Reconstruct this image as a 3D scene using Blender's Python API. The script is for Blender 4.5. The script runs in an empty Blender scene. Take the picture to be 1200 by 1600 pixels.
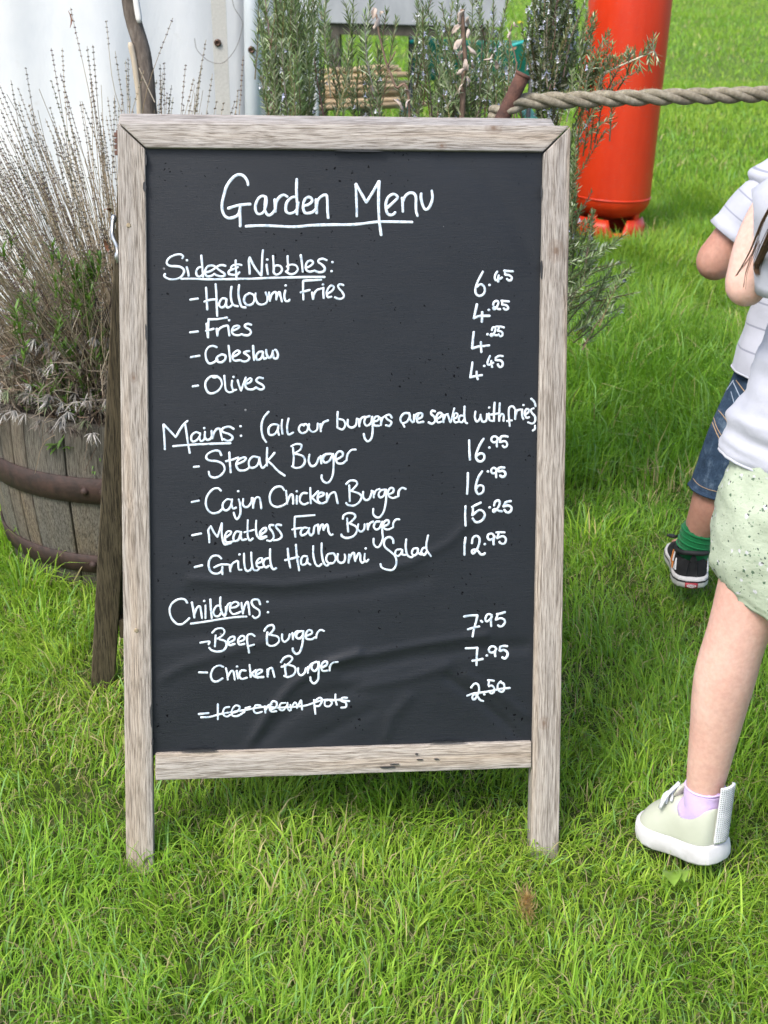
import bpy, bmesh, math, random
import numpy as np
from math import sin, cos, tan, pi, radians
from mathutils import Vector, Matrix, Euler, noise

random.seed(7)
rng = np.random.default_rng(11)
scn = bpy.context.scene
COL = scn.collection

# ------------------------------------------------------------------ camera
CAMH = 1.43
FPX = 2310.0
PITCH, ROLL = radians(22.0), radians(1.426)
_X = Vector((1, 0, 0))
_F = Vector((0, cos(PITCH), -sin(PITCH)))
_U0 = Vector((0, sin(PITCH), cos(PITCH)))
_R = cos(ROLL) * _X + sin(ROLL) * _U0
_U = -sin(ROLL) * _X + cos(ROLL) * _U0
cam_d = bpy.data.cameras.new('camera')
cam = bpy.data.objects.new('camera', cam_d)
COL.objects.link(cam)
M = Matrix.Identity(4)
for i in range(3):
    M[i][0], M[i][1], M[i][2] = _R[i], _U[i], -_F[i]
M[2][3] = CAMH
cam.matrix_world = M
cam_d.sensor_fit = 'VERTICAL'
cam_d.sensor_height = 36.0
cam_d.lens = FPX / 1600 * 36.0
cam_d.clip_start = 0.05
cam_d.clip_end = 1000
cam_d.dof.use_dof = True
cam_d.dof.focus_distance = 2.45
cam_d.dof.aperture_fstop = 11.0
scn.camera = cam
scn.render.resolution_x, scn.render.resolution_y = 768, 1024

# ------------------------------------------------------------------ world and light
SUN_EL, SUN_AZ = radians(52), radians(218)     # azimuth: clockwise from +Y; the sun stands behind the camera, to the left
world = bpy.data.worlds.new('World')
scn.world = world
world.use_nodes = True
wn = world.node_tree
bg = wn.nodes['Background']
sky = wn.nodes.new('ShaderNodeTexSky')
sky.sky_type = 'NISHITA'
sky.sun_disc = False
sky.sun_elevation = SUN_EL
sky.sun_rotation = SUN_AZ
sky.air_density = 1.0
sky.dust_density = 3.0
sky.ozone_density = 1.0
wn.links.new(sky.outputs[0], bg.inputs[0])
bg.inputs[1].default_value = 0.15
sun_d = bpy.data.lights.new('sun', 'SUN')
sun_d.energy = 1.5
sun_d.angle = radians(20)
sun_d.color = (1.0, 0.975, 0.94)
sun = bpy.data.objects.new('sun', sun_d)
COL.objects.link(sun)
sd = Vector((sin(SUN_AZ) * cos(SUN_EL), cos(SUN_AZ) * cos(SUN_EL), sin(SUN_EL)))
sun.rotation_euler = sd.to_track_quat('Z', 'Y').to_euler()
sun.location = sd * 20
scn.view_settings.view_transform = 'Standard'
scn.view_settings.look = 'None'
scn.view_settings.gamma = 1.0
scn.view_settings.use_curve_mapping = False
scn.view_settings.exposure = 1.15

# ------------------------------------------------------------------ helpers
CAMP = Vector((0, 0, CAMH))


def ray(px, py):
    return _R * ((px - 600) / FPX) - _U * ((py - 800) / FPX) + _F


def at(px, py, Y):
    d = ray(px, py)
    return CAMP + d * (Y / d.y)


def ground(px, py, z=0.0):
    d = ray(px, py)
    return CAMP + d * ((z - CAMH) / d.z)


def tag(o, label=None, cat=None, group=None, kind=None):
    if label: o['label'] = label
    if cat: o['category'] = cat
    if group: o['group'] = group
    if kind: o['kind'] = kind
    return o


def empty(name, loc, label, cat, rot=None, group=None):
    o = bpy.data.objects.new(name, None)
    o.empty_display_size = 0.1
    COL.objects.link(o)
    o.location = loc
    if rot is not None:
        o.rotation_euler = rot
    tag(o, label, cat, group)
    return o


def obj_mesh(name, me, mat, parent=None, world=True, smooth=False):
    if mat is not None:
        if isinstance(mat, (list, tuple)):
            for m_ in mat: me.materials.append(m_)
        else:
            me.materials.append(mat)
    o = bpy.data.objects.new(name, me)
    COL.objects.link(o)
    if parent is not None:
        o.parent = parent
        if world:   # vertices were given in world space
            bpy.context.view_layer.update() if False else None
            o.matrix_parent_inverse = Matrix.LocRotScale(parent.location, parent.rotation_euler, None).inverted()
    if smooth:
        me.polygons.foreach_set('use_smooth', [True] * len(me.polygons))
    return o


class MB:
    """collects vertices and faces and links them as one mesh object"""
    def __init__(s):
        s.v, s.f, s.m = [], [], []

    def add(s, vs, fs, mi=0):
        b = len(s.v)
        s.v += [tuple(x) for x in vs]
        s.f += [tuple(b + i for i in f) for f in fs]
        s.m += [mi] * len(fs)

    def box(s, c, h, rot=None):
        c = Vector(c)
        vs = []
        for z in (-1, 1):
            for y in (-1, 1):
                for x in (-1, 1):
                    p = Vector((x * h[0], y * h[1], z * h[2]))
                    if rot is not None: p = rot @ p
                    vs.append(c + p)
        s.add(vs, [(0, 2, 3, 1), (4, 5, 7, 6), (0, 1, 5, 4), (2, 6, 7, 3), (0, 4, 6, 2), (1, 3, 7, 5)])

    def tube(s, pts, rad, n=8, cap=True, flat=1.0, upv=None, mi=0):
        pts = [Vector(p) for p in pts]
        if not isinstance(rad, (list, tuple)): rad = [rad] * len(pts)
        vs, fs = [], []
        up = None
        for i, p in enumerate(pts):
            t = (pts[min(i + 1, len(pts) - 1)] - pts[max(i - 1, 0)])
            if t.length < 1e-9: t = Vector((0, 0, 1))
            t.normalize()
            if up is None:
                up = Vector(upv) if upv is not None else (Vector((0, 0, 1)) if abs(t.z) < .9 else Vector((0, 1, 0)))
            up = (up - t * up.dot(t))
            if up.length < 1e-6: up = t.orthogonal()
            up.normalize()
            sd_ = t.cross(up)
            for k in range(n):
                a = 2 * pi * k / n
                vs.append(p + sd_ * cos(a) * rad[i] + up * sin(a) * rad[i] * flat)
        for i in range(len(pts) - 1):
            for k in range(n):
                k2 = (k + 1) % n
                fs.append((i * n + k, i * n + k2, (i + 1) * n + k2, (i + 1) * n + k))
        if cap:
            fs.append(tuple(range(n))[::-1])
            fs.append(tuple((len(pts) - 1) * n + k for k in range(n)))
        s.add(vs, fs, mi)

    def ball(s, c, r, nu=10, nv=7, rot=None, mi=0):
        c = Vector(c)
        if not isinstance(r, (list, tuple)): r = (r, r, r)
        vs, fs = [], []
        for j in range(nv + 1):
            th = pi * j / nv
            for i in range(nu):
                ph = 2 * pi * i / nu
                p = Vector((r[0] * sin(th) * cos(ph), r[1] * sin(th) * sin(ph), r[2] * cos(th)))
                if rot is not None: p = rot @ p
                vs.append(c + p)
        for j in range(nv):
            for i in range(nu):
                i2 = (i + 1) % nu
                fs.append((j * nu + i, (j + 1) * nu + i, (j + 1) * nu + i2, j * nu + i2))
        s.add(vs, fs, mi)

    def lathe(s, prof, c, n=32, rot=None, a0=0, a1=2 * pi):
        c = Vector(c)
        full = abs(a1 - a0 - 2 * pi) < 1e-6
        m = n if full else n + 1
        vs, fs = [], []
        for (r, z) in prof:
            for i in range(m):
                a = a0 + (a1 - a0) * i / n
                p = Vector((r * cos(a), r * sin(a), z))
                if rot is not None: p = rot @ p
                vs.append(c + p)
        for j in range(len(prof) - 1):
            for i in range(n):
                i2 = (i + 1) % m
                fs.append((j * m + i, j * m + i2, (j + 1) * m + i2, (j + 1) * m + i))
        s.add(vs, fs)

    def loft(s, rings, cap=True, mi=0):
        n = len(rings[0])
        vs = [p for r in rings for p in r]
        fs = []
        for i in range(len(rings) - 1):
            for k in range(n):
                k2 = (k + 1) % n
                fs.append((i * n + k, i * n + k2, (i + 1) * n + k2, (i + 1) * n + k))
        if cap:
            fs.append(tuple(range(n))[::-1])
            fs.append(tuple((len(rings) - 1) * n + k for k in range(n)))
        s.add(vs, fs, mi)

    def mesh(s, name):
        me = bpy.data.meshes.new(name)
        me.from_pydata(s.v, [], s.f)
        if any(s.m):
            me.polygons.foreach_set('material_index', s.m)
        me.update()
        return me

    def build(s, name, mat, parent=None, smooth=False, world=True):
        return obj_mesh(name, s.mesh(name), mat, parent, world, smooth)


def catmull(P, sub=6):
    P = [Vector(p) for p in P]
    if len(P) < 3:
        return P
    out = []
    Q = [P[0] * 2 - P[1]] + P + [P[-1] * 2 - P[-2]]
    for i in range(1, len(Q) - 2):
        a, b, c, d = Q[i - 1], Q[i], Q[i + 1], Q[i + 2]
        for k in range(sub):
            t = k / sub
            out.append(0.5 * ((2 * b) + (c - a) * t + (2 * a - 5 * b + 4 * c - d) * t * t + (-a + 3 * b - 3 * c + d) * t ** 3))
    out.append(P[-1])
    return out


def lerp(a, b, t): return a + (b - a) * t


def interp(xs, ys, x):
    return float(np.interp(x, xs, ys))


def bevel(o, w, seg=2, ang=35):
    m = o.modifiers.new('bevel', 'BEVEL')
    m.width = w; m.segments = seg; m.limit_method = 'ANGLE'; m.angle_limit = radians(ang)
    return o


# ------------------------------------------------------------------ materials
def new_mat(name):
    m = bpy.data.materials.new(name)
    m.use_nodes = True
    nt = m.node_tree
    b = nt.nodes['Principled BSDF']
    return m, nt, b


def nd(nt, typ, **kw):
    n = nt.nodes.new(typ)
    for k, v in kw.items():
        if hasattr(n, k) and not k.startswith('i_'):
            setattr(n, k, v)
        else:
            key = k[2:] if k.startswith('i_') else k
            n.inputs[key.replace('_', ' ') if key not in n.inputs else key].default_value = v
    return n


def ramp(nt, stops, interp_='LINEAR'):
    r = nt.nodes.new('ShaderNodeValToRGB')
    cr = r.color_ramp
    cr.interpolation = interp_
    while len(cr.elements) < len(stops): cr.elements.new(0.5)
    for e, (p, c) in zip(cr.elements, stops):
        e.position = p
        e.color = (c[0], c[1], c[2], 1) if isinstance(c, (tuple, list)) else (c, c, c, 1)
    return r


def coords(nt, scale, kind='Object', rot=(0, 0, 0)):
    tc = nt.nodes.new('ShaderNodeTexCoord')
    mp = nt.nodes.new('ShaderNodeMapping')
    mp.inputs['Scale'].default_value = scale
    mp.inputs['Rotation'].default_value = rot
    nt.links.new(tc.outputs[kind], mp.inputs[0])
    return mp.outputs[0]


def noise_n(nt, vec, scale, detail=4, rough=.55, dist=0.0):
    n = nt.nodes.new('ShaderNodeTexNoise')
    n.inputs['Scale'].default_value = scale
    n.inputs['Detail'].default_value = detail
    n.inputs['Roughness'].default_value = rough
    n.inputs['Distortion'].default_value = dist
    if vec is not None: nt.links.new(vec, n.inputs['Vector'])
    return n


def mixc(nt, fac, a, b, mode='MIX'):
    m = nt.nodes.new('ShaderNodeMix')
    m.data_type = 'RGBA'
    m.blend_type = mode
    for idx, v in ((0, fac), (6, a), (7, b)):
        if isinstance(v, (int, float)):
            m.inputs[idx].default_value = v
        elif isinstance(v, tuple):
            m.inputs[idx].default_value = (v[0], v[1], v[2], 1)
        else:
            nt.links.new(v, m.inputs[idx])
    return m.outputs[2]


def bump_n(nt, h, strength, dist=.001, normal=None):
    b = nt.nodes.new('ShaderNodeBump')
    b.inputs['Strength'].default_value = strength
    b.inputs['Distance'].default_value = dist
    nt.links.new(h, b.inputs['Height'])
    if normal is not None: nt.links.new(normal, b.inputs['Normal'])
    return b.outputs[0]


def simple_mat(name, c1, c2, scale=20, rough=.6, bump=.2, bd=.001, coat=0, metal=0, aniso=(1, 1, 1), spec=.5, detail=5, lo=.3, hi=.7):
    m, nt, b = new_mat(name)
    v = coords(nt, aniso)
    n = noise_n(nt, v, scale, detail)
    r = ramp(nt, [(lo, c1), (hi, c2)])
    nt.links.new(n.outputs[0], r.inputs[0])
    nt.links.new(r.outputs[0], b.inputs['Base Color'])
    b.inputs['Roughness'].default_value = rough
    b.inputs['Metallic'].default_value = metal
    b.inputs['Coat Weight'].default_value = coat
    b.inputs['Specular IOR Level'].default_value = spec
    if bump:
        n2 = noise_n(nt, v, scale * 4, 4)
        nt.links.new(bump_n(nt, n2.outputs[0], bump, bd), b.inputs['Normal'])
    return m


def wood_mat(name, axis, light=(.350, .312, .268), mid=(.262, .228, .190), dark=(.135, .112, .090), knots=(), wet=0.0, seed=0.0):
    """weathered softwood, grain running along local axis 0, 1 or 2"""
    m, nt, b = new_mat(name)
    L = nt.links.new
    sc = [1.0, 1.0, 1.0]; sc[axis] = 0.032
    tc = nt.nodes.new('ShaderNodeTexCoord')
    # slow wander of the grain
    wv = noise_n(nt, None, 5.0, 2)
    L(tc.outputs['Object'], wv.inputs['Vector'])
    ws = nt.nodes.new('ShaderNodeVectorMath'); ws.operation = 'SCALE'; ws.inputs['Scale'].default_value = 0.012
    L(wv.outputs['Color'], ws.inputs[0])
    ad = nt.nodes.new('ShaderNodeVectorMath'); ad.operation = 'ADD'
    L(tc.outputs['Object'], ad.inputs[0]); L(ws.outputs[0], ad.inputs[1])
    mp = nt.nodes.new('ShaderNodeMapping')
    mp.inputs['Scale'].default_value = sc
    mp.inputs['Location'].default_value = (seed, seed * .7, seed * 1.3)
    L(ad.outputs[0], mp.inputs[0])
    g1 = noise_n(nt, mp.outputs[0], 420, 6, .65)
    g2 = noise_n(nt, mp.outputs[0], 950, 4, .6)
    big = noise_n(nt, mp.outputs[0], 28, 3, .5)
    # mixed streaks
    ma = nt.nodes.new('ShaderNodeMath'); ma.operation = 'MULTIPLY_ADD'
    L(g2.outputs[0], ma.inputs[0]); ma.inputs[1].default_value = .55
    mb_ = nt.nodes.new('ShaderNodeMath'); mb_.operation = 'MULTIPLY'; mb_.inputs[1].default_value = .45
    L(g1.outputs[0], mb_.inputs[0]); L(mb_.outputs[0], ma.inputs[2])
    r = ramp(nt, [(.40, dark), (.465, mid), (.525, light), (.62, tuple(min(1, c * 1.22) for c in light))])
    L(ma.outputs[0], r.inputs[0])
    # long dark drying cracks
    mp2 = nt.nodes.new('ShaderNodeMapping')
    sc2 = [1.0, 1.0, 1.0]; sc2[axis] = 0.018
    mp2.inputs['Scale'].default_value = sc2
    mp2.inputs['Location'].default_value = (seed * 2, seed, seed)
    L(ad.outputs[0], mp2.inputs[0])
    ck = noise_n(nt, mp2.outputs[0], 330, 3, .55)
    rck = ramp(nt, [(.33, .85), (.40, .25), (.46, 0.0)])
    L(ck.outputs[0], rck.inputs[0])
    # tan and grey zones
    rb = ramp(nt, [(.35, (.84, .87, .92)), (.55, (1, 1, 1)), (.72, (1.0, .91, .80))])
    L(big.outputs[0], rb.inputs[0])
    col = mixc(nt, 1.0, r.outputs[0], rb.outputs[0], 'MULTIPLY')
    col = mixc(nt, rck.outputs[0], col, tuple(c * .9 for c in dark))
    sp = noise_n(nt, None, 55, 5, .7)
    L(tc.outputs['Object'], sp.inputs['Vector'])
    rs = ramp(nt, [(.60, 0.0), (.72, 1.0)])
    L(sp.outputs[0], rs.inputs[0])
    dfac = nt.nodes.new('ShaderNodeMath'); dfac.operation = 'MULTIPLY'; dfac.inputs[1].default_value = .35
    L(rs.outputs[0], dfac.inputs[0])
    col = mixc(nt, dfac.outputs[0], col, (.16, .13, .11))
    hsum = ma.outputs[0]
    for (kx, ky, kr) in knots:
        sx = nt.nodes.new('ShaderNodeVectorMath'); sx.operation = 'SUBTRACT'
        L(tc.outputs['Object'], sx.inputs[0]); sx.inputs[1].default_value = (kx, ky, 0)
        ms = nt.nodes.new('ShaderNodeVectorMath'); ms.operation = 'MULTIPLY'
        s2 = [1 / kr, 1 / kr, 0]; s2[axis] *= .75
        ms.inputs[1].default_value = s2
        L(sx.outputs[0], ms.inputs[0])
        ln = nt.nodes.new('ShaderNodeVectorMath'); ln.operation = 'LENGTH'
        L(ms.outputs[0], ln.inputs[0])
        nk = noise_n(nt, None, 160, 3)
        L(tc.outputs['Object'], nk.inputs['Vector'])
        a2 = nt.nodes.new('ShaderNodeMath'); a2.operation = 'MULTIPLY_ADD'; a2.inputs[1].default_value = .6
        L(nk.outputs[0], a2.inputs[0]); L(ln.outputs['Value'], a2.inputs[2])
        rk = ramp(nt, [(.26, .9), (.40, .55), (.55, .25), (.7, .35), (.9, 0.0), (1.0, 0.0)])
        dv = nt.nodes.new('ShaderNodeMath'); dv.operation = 'MULTIPLY'; dv.inputs[1].default_value = .6
        L(a2.outputs[0], dv.inputs[0]); L(dv.outputs[0], rk.inputs[0])
        col = mixc(nt, rk.outputs[0], col, (.15, .10, .07))
    if wet:
        col = mixc(nt, wet, col, (.05, .045, .025))
    L(col, b.inputs['Base Color'])
    b.inputs['Roughness'].default_value = .82
    b.inputs['Specular IOR Level'].default_value = .3
    L(bump_n(nt, hsum, .85, .0020), b.inputs['Normal'])
    return m


MAT = {}

# ------------------------------------------------------------------ the handwriting (stroke points, traced letter by letter)
# each entry: label, origin x, origin y, scale, pen radius, strokes ('/' parts strokes; a single point is a dot)
TEXT = [
 ('handwritten title Garden', 330, 260, 6.0, .0024, """347,175 340,140 310,95 270,78 225,90 175,140 140,200 120,270 103,345 105,410 125,460 160,485 200,482 240,465 262,435 272,395
 / 160,395 210,378 270,363 330,357 368,355 / 272,380 270,440 273,510 274,562
 / 515,290 480,278 445,300 420,350 415,400 430,440 460,448 490,430 510,385 518,330 515,290 / 512,300 505,350 505,410 525,450 548,458 575,440 596,412
 / 597,310 600,370 602,425 / 602,400 610,340 640,290 680,268 715,285
 / 800,290 760,290 715,330 700,380 705,425 735,442 780,430 805,400 818,340 / 803,120 800,200 803,290 808,380 805,450
 / 870,370 910,360 945,330 940,300 910,290 880,310 865,350 865,400 880,435 910,440 950,430 985,400
 / 983,310 985,370 990,440 / 988,380 1000,320 1030,285 1065,268 1085,280 1090,340 1092,420 1098,485
 / 325,563 450,556 600,560 740,567 850,563 950,553 1140,548 1340,546 1490,528 1580,520 1700,520 1885,523"""),
 ('handwritten title Menu', 520, 260, 6.0, .0024, """225,468 225,380 220,260 217,165 / 217,165 260,240 315,338 / 315,338 370,250 435,140 / 436,140 430,260 430,380 435,500 445,580 455,645
 / 508,392 560,345 608,295 590,268 560,262 520,290 500,340 500,400 515,445 545,457 575,445 585,432
 / 650,295 655,350 658,425 / 660,330 680,280 720,250 760,255 780,290 780,360 782,420 795,465
 / 830,255 828,300 845,370 870,405 900,390 925,340 935,290 928,228"""),
 ('handwritten heading Sides & Nibbles', 250, 385, 8.0, .00195, """280,150 290,125 260,102 200,105 130,135 90,180 90,220 130,245 200,250 260,260 300,295 295,340 260,385 200,410 130,412 80,395 55,370 65,345
 / 338,175 / 335,260 350,310 360,370
 / 520,255 480,270 455,310 460,360 490,380 530,360 545,325 / 517,115 525,200 533,290 540,385
 / 565,325 620,315 680,280 690,255 650,240 600,250 570,290 565,340 590,375 640,370 680,345
 / 820,245 770,235 715,255 720,280 760,310 805,340 810,365 770,378 715,365 680,345
 / 1020,235 985,228 920,235 890,265 900,290 950,275 975,260 / 930,280 870,305 860,340 890,355 960,355 995,325 / 947,175 947,250 955,340 958,415
 / 1122,300 1122,355 1118,264 1112,180 1124,138 / 1124,144 1172,240 1220,312 1268,366 / 1270,360 1274,280 1280,132 1288,48
 / 1334,228 1340,288 1350,348 / 1342,166
 / 1414,120 1418,192 1424,276 1422,324 1454,354 1502,336 1526,288 1502,246 1454,240 1424,258
 / 1596,120 1598,192 1604,276 1586,318 / 1574,314 1628,348 1688,336 1724,288 1700,240 1640,228 1586,254
 / 1760,108 1774,204 1786,318
 / 1826,270 1880,246 1914,210 1898,182 1856,186 1826,228 1826,288 1868,318 1928,306
 / 2084,174 2036,156 1988,168 1982,198 2024,228 2060,270 2048,312 1988,324 1928,302
 / 2156,198 / 2146,310
 / 265,407 400,405 600,413 800,412 1000,407 1160,405 1400,394 1640,390 1880,384 2060,384"""),
 ('handwritten line Halloumi Fries, first word', 290, 430, 7.5, .0019, """55,288 145,275 / 240,145 248,250 255,405 / 352,105 360,200 365,330 372,480 / 220,312 290,290 370,285
 / 470,275 430,275 400,315 395,355 425,380 460,360 478,310 480,275 475,340 490,380 525,370 545,350
 / 540,135 530,220 540,310 570,355 615,365 / 628,115 620,210 635,310 660,370 705,380"""),
 ('handwritten line Halloumi Fries', 380, 385, 6.667, .0019, """60,490 20,520 10,570 40,610 90,605 118,560 110,510 70,488 60,492 / 130,490 128,530 150,590 190,608 240,590 255,540 235,480
 / 270,480 280,570 / 280,560 300,500 335,475 348,510 345,555 / 345,545 365,490 380,480 390,520 405,575 / 440,460 430,510 440,565 475,570 482,555 / 443,408
 / 625,365 625,440 628,555 / 625,360 700,355 815,348 / 598,480 640,470 695,455
 / 718,480 728,550 / 730,545 738,500 770,455 828,438 / 838,430 835,480 840,540 / 832,398
 / 880,495 930,460 945,425 915,410 885,440 870,490 885,530 920,525 / 1045,405 1010,395 990,410 1000,440 1035,480 1050,520 1025,545 985,545 955,530"""),
 ('handwritten line Fries', 290, 490, 7.06, .0019, """50,208 138,198 / 255,60 250,160 250,265 / 232,110 238,190 245,262 / 250,65 350,62 460,45 / 225,190 270,180 312,168
 / 345,165 352,245 / 352,240 358,190 400,150 450,135 470,142 478,200 485,245 / 481,75
 / 520,190 570,170 595,145 570,135 530,150 512,195 530,230 580,240 620,228 / 725,125 690,115 655,130 665,155 710,180 720,215 690,240 645,238 620,228"""),
 ('handwritten line Coleslaw', 290, 490, 7.06, .0019, """58,482 155,465 / 345,372 300,357 250,375 222,430 228,500 260,550 310,540 355,505
 / 400,450 350,480 345,520 390,540 435,510 440,465 400,450 / 475,355 485,440 495,530
 / 520,480 570,455 600,425 570,410 530,440 518,490 545,520 600,515 / 705,415 665,420 645,435 680,458 705,488 685,520 640,530 605,515
 / 745,355 750,430 757,515 / 850,420 810,425 780,465 790,510 830,500 850,460 855,425 / 855,430 855,470 870,500 895,490
 / 890,400 895,450 925,490 955,460 965,410 / 962,440 975,490 1010,495 1020,450 1000,405 985,400"""),
 ('handwritten line Olives', 290, 490, 7.06, .0019, """78,805 140,795 / 330,690 270,700 225,750 220,810 250,870 300,880 360,850 400,790 390,730 350,695 315,690 / 305,705 335,705
 / 428,685 435,760 445,840 485,870 530,855 / 515,740 510,800 530,845 560,840 / 530,700 / 575,735 590,790 612,850 / 612,850 635,790 665,705
 / 660,780 710,760 730,730 710,715 675,745 660,800 690,835 745,835 775,815 / 855,715 810,708 780,735 800,760 850,790 865,820 830,840 775,815"""),
 ('handwritten price 6.45', 720, 410, 12.0, .0021, """415,175 370,260 320,360 285,450 275,540 295,600 350,630 410,610 450,550 445,470 400,420 350,420 310,460 / 540,425
 / 685,175 650,230 640,290 660,335 720,320 775,285 / 712,245 705,300 703,365 / 980,170 900,165 810,158 / 830,165 835,230 / 835,235 900,240 955,280 945,330 900,340 865,310"""),
 ('handwritten price 4.25 beside Fries', 720, 410, 12.0, .0021, """305,785 280,900 245,1050 / 245,1050 340,1010 430,1005 545,1005 / 405,930 400,1020 397,1120 / 528,893
 / 610,805 620,750 665,725 705,745 690,810 650,870 620,880 610,850 650,845 700,875 740,880 / 905,735 830,728 760,720 / 780,730 775,790 / 780,795 850,805 890,850 870,885 830,885 805,860"""),
 ('handwritten price 4.25 beside Coleslaw', 720, 500, 12.0, .0021, """245,225 230,350 215,535 / 215,535 330,500 440,490 535,478 / 378,415 380,500 387,605 / 503,270
 / 585,195 600,145 640,140 650,190 620,260 580,300 560,280 590,265 640,285 680,290 / 810,140 740,125 665,125 / 720,140 695,200 / 695,205 760,220 785,260 770,300 735,305 710,270"""),
 ('handwritten price 4.45', 720, 500, 12.0, .0021, """220,795 205,920 180,1080 / 180,1075 280,1055 400,1035 / 298,970 300,1040 320,1115 / 442,862
 / 548,675 520,740 500,810 520,845 560,830 610,800 / 575,765 570,820 590,885 / 790,680 720,675 655,710 / 655,710 655,755 / 660,755 740,760 785,800 780,860 740,885 705,860 695,830"""),
 ('handwritten heading Mains', 240, 640, 7.06, .0019, """125,440 120,330 110,165 / 112,165 180,235 245,305 / 248,300 300,210 340,155 375,125 / 350,165 365,260 380,370 400,480
 / 215,405 400,390 600,380 850,372 / 510,265 470,250 425,280 415,330 440,355 480,335 510,290 515,262 / 513,280 508,320 525,350 555,335 568,300 / 568,245 566,300 590,335 625,325 648,290 / 560,205
 / 640,235 648,320 / 650,320 665,260 700,215 735,220 745,280 760,340 / 885,215 840,190 780,200 755,225 770,250 830,270 870,300 860,335 810,345 775,325 / 960,185 / 965,290"""),
 ('handwritten line Steak Burger', 290, 680, 4.286, .0019, """55,213 90,210 / 240,135 225,108 190,105 150,125 138,150 160,170 210,175 250,195 262,230 240,265 200,285 165,275 155,245
 / 293,115 297,180 303,250 / 270,175 310,165 355,150 / 345,195 390,175 405,155 385,150 350,170 340,205 360,235 400,235 430,215
 / 490,150 450,145 425,175 430,215 465,215 490,185 495,150 / 495,155 500,190 515,220 540,200 / 547,85 545,140 545,205 / 597,118 575,145 550,172 / 550,172 580,198 620,240 665,272
 / 720,85 725,150 720,215 / 708,75 740,60 775,65 770,95 735,120 / 735,125 785,140 800,175 780,210 740,220 712,208
 / 830,130 825,170 840,205 870,200 895,150 / 905,140 910,190 / 910,175 920,140 945,125 / 975,125 940,130 920,160 935,185 965,170 985,130 / 988,125 992,190 985,270 960,315 930,315 912,290 912,268
 / 1010,165 1050,140 1050,115 1025,110 1005,140 1015,185 1050,190 1070,175 / 1078,170 1085,130 1110,100 1140,97"""),
 ('handwritten note all our burgers', 395, 630, 5.217, .0019, """130,70 95,110 75,160 72,220 85,280 110,318 / 200,175 160,175 130,205 135,255 175,255 205,215 210,180 / 208,190 205,225 215,260
 / 240,135 235,190 243,250 / 293,125 280,190 290,255 330,240 / 420,175 390,180 375,215 400,245 440,230 450,190 430,170 415,185 / 460,170 460,210 490,235 525,215 530,165 / 550,170 555,230 / 555,210 575,160 615,140
 / 693,70 690,130 690,200 / 690,200 730,215 755,180 740,140 700,130 / 775,135 775,180 805,200 840,180 850,125 / 865,130 870,190 / 870,170 885,125 915,110
 / 955,105 920,120 910,160 930,185 965,160 975,110 / 970,120 978,200 970,280 940,312 915,290 905,250 / 990,150 1020,140 1030,115 1005,110 985,140 990,180 1030,185 / 1045,120 1045,180 / 1048,160 1060,120 1090,100
 / 1135,120 1115,95 1085,105 1095,130 1130,155 1115,185 1085,180"""),
 ('handwritten note are served with fries', 610, 610, 5.0, .0019, """150,180 110,180 80,215 90,255 130,245 155,200 / 150,185 155,225 175,250 / 100,265 110,285 / 185,190 185,245 / 187,230 200,190 225,180
 / 215,225 245,210 250,185 230,180 210,210 215,250 260,245 / 350,165 325,160 320,185 345,210 350,240 325,262 298,250 / 365,225 395,205 400,180 375,180 360,215 370,250 400,245 / 415,190 415,250 / 418,230 430,195 450,185
 / 450,190 470,250 485,200 500,140 / 495,225 520,210 525,185 505,180 495,215 505,250 535,245 / 575,200 545,200 535,235 560,250 580,220 / 580,125 578,190 585,245 600,258
 / 665,165 660,210 675,245 700,220 705,190 / 705,200 720,245 750,235 755,185 / 770,180 775,230 800,240 / 772,135 / 815,95 810,170 810,240 / 785,190 850,180 / 855,100 852,170 850,240 / 852,210 870,185 885,195 885,240
 / 970,140 955,125 930,135 925,180 928,230 933,280 / 910,240 950,235 / 978,150 975,225 / 978,200 990,160 1020,150 / 1030,150 1030,200 1040,225 / 1040,115 / 1055,190 1080,170 1080,150 1060,150 1050,185 1065,215 1085,210
 / 1120,140 1100,150 1105,175 1130,205 1130,240 1110,260 1075,250 / 1100,65 1125,90 1135,125 / 1130,275 1130,300 1112,315"""),
 ('handwritten price 16.95 beside Steak Burger', 710, 670, 10.0, .0021, """232,180 235,330 245,485 / 460,155 400,250 350,370 340,450 370,500 420,510 465,470 465,410 420,385 370,405 350,430 / 548,295
 / 680,150 640,120 590,135 580,185 620,215 670,190 685,145 / 685,150 665,210 665,280 / 835,125 780,115 730,125 / 730,125 715,175 710,210 / 715,210 790,195 825,235 815,275 780,290 755,265"""),
 ('handwritten price 16.95 beside Cajun Chicken Burger', 710, 670, 10.0, .0021, """212,690 210,850 200,1020 / 435,665 380,750 345,850 335,940 360,1010 400,1020 450,980 455,910 420,885 370,895 345,930 / 525,668
 / 660,640 620,610 580,635 580,680 620,700 660,670 665,630 / 660,640 650,700 655,760 / 785,610 735,605 690,615 / 690,620 690,665 / 695,670 760,660 800,700 780,745 740,750 715,730"""),
 ('handwritten price 15.25', 710, 770, 10.0, .0021, """175,210 170,360 175,515 / 415,155 340,190 275,225 / 290,225 290,290 280,350 / 285,350 380,275 440,285 475,340 450,410 390,455 330,455 285,400 / 553,230
 / 620,200 640,140 690,120 710,160 690,220 640,290 610,300 610,265 650,255 700,285 745,290 / 885,130 830,140 790,160 / 795,165 770,210 / 765,215 830,200 885,220 890,270 850,310 810,300 780,265"""),
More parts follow.
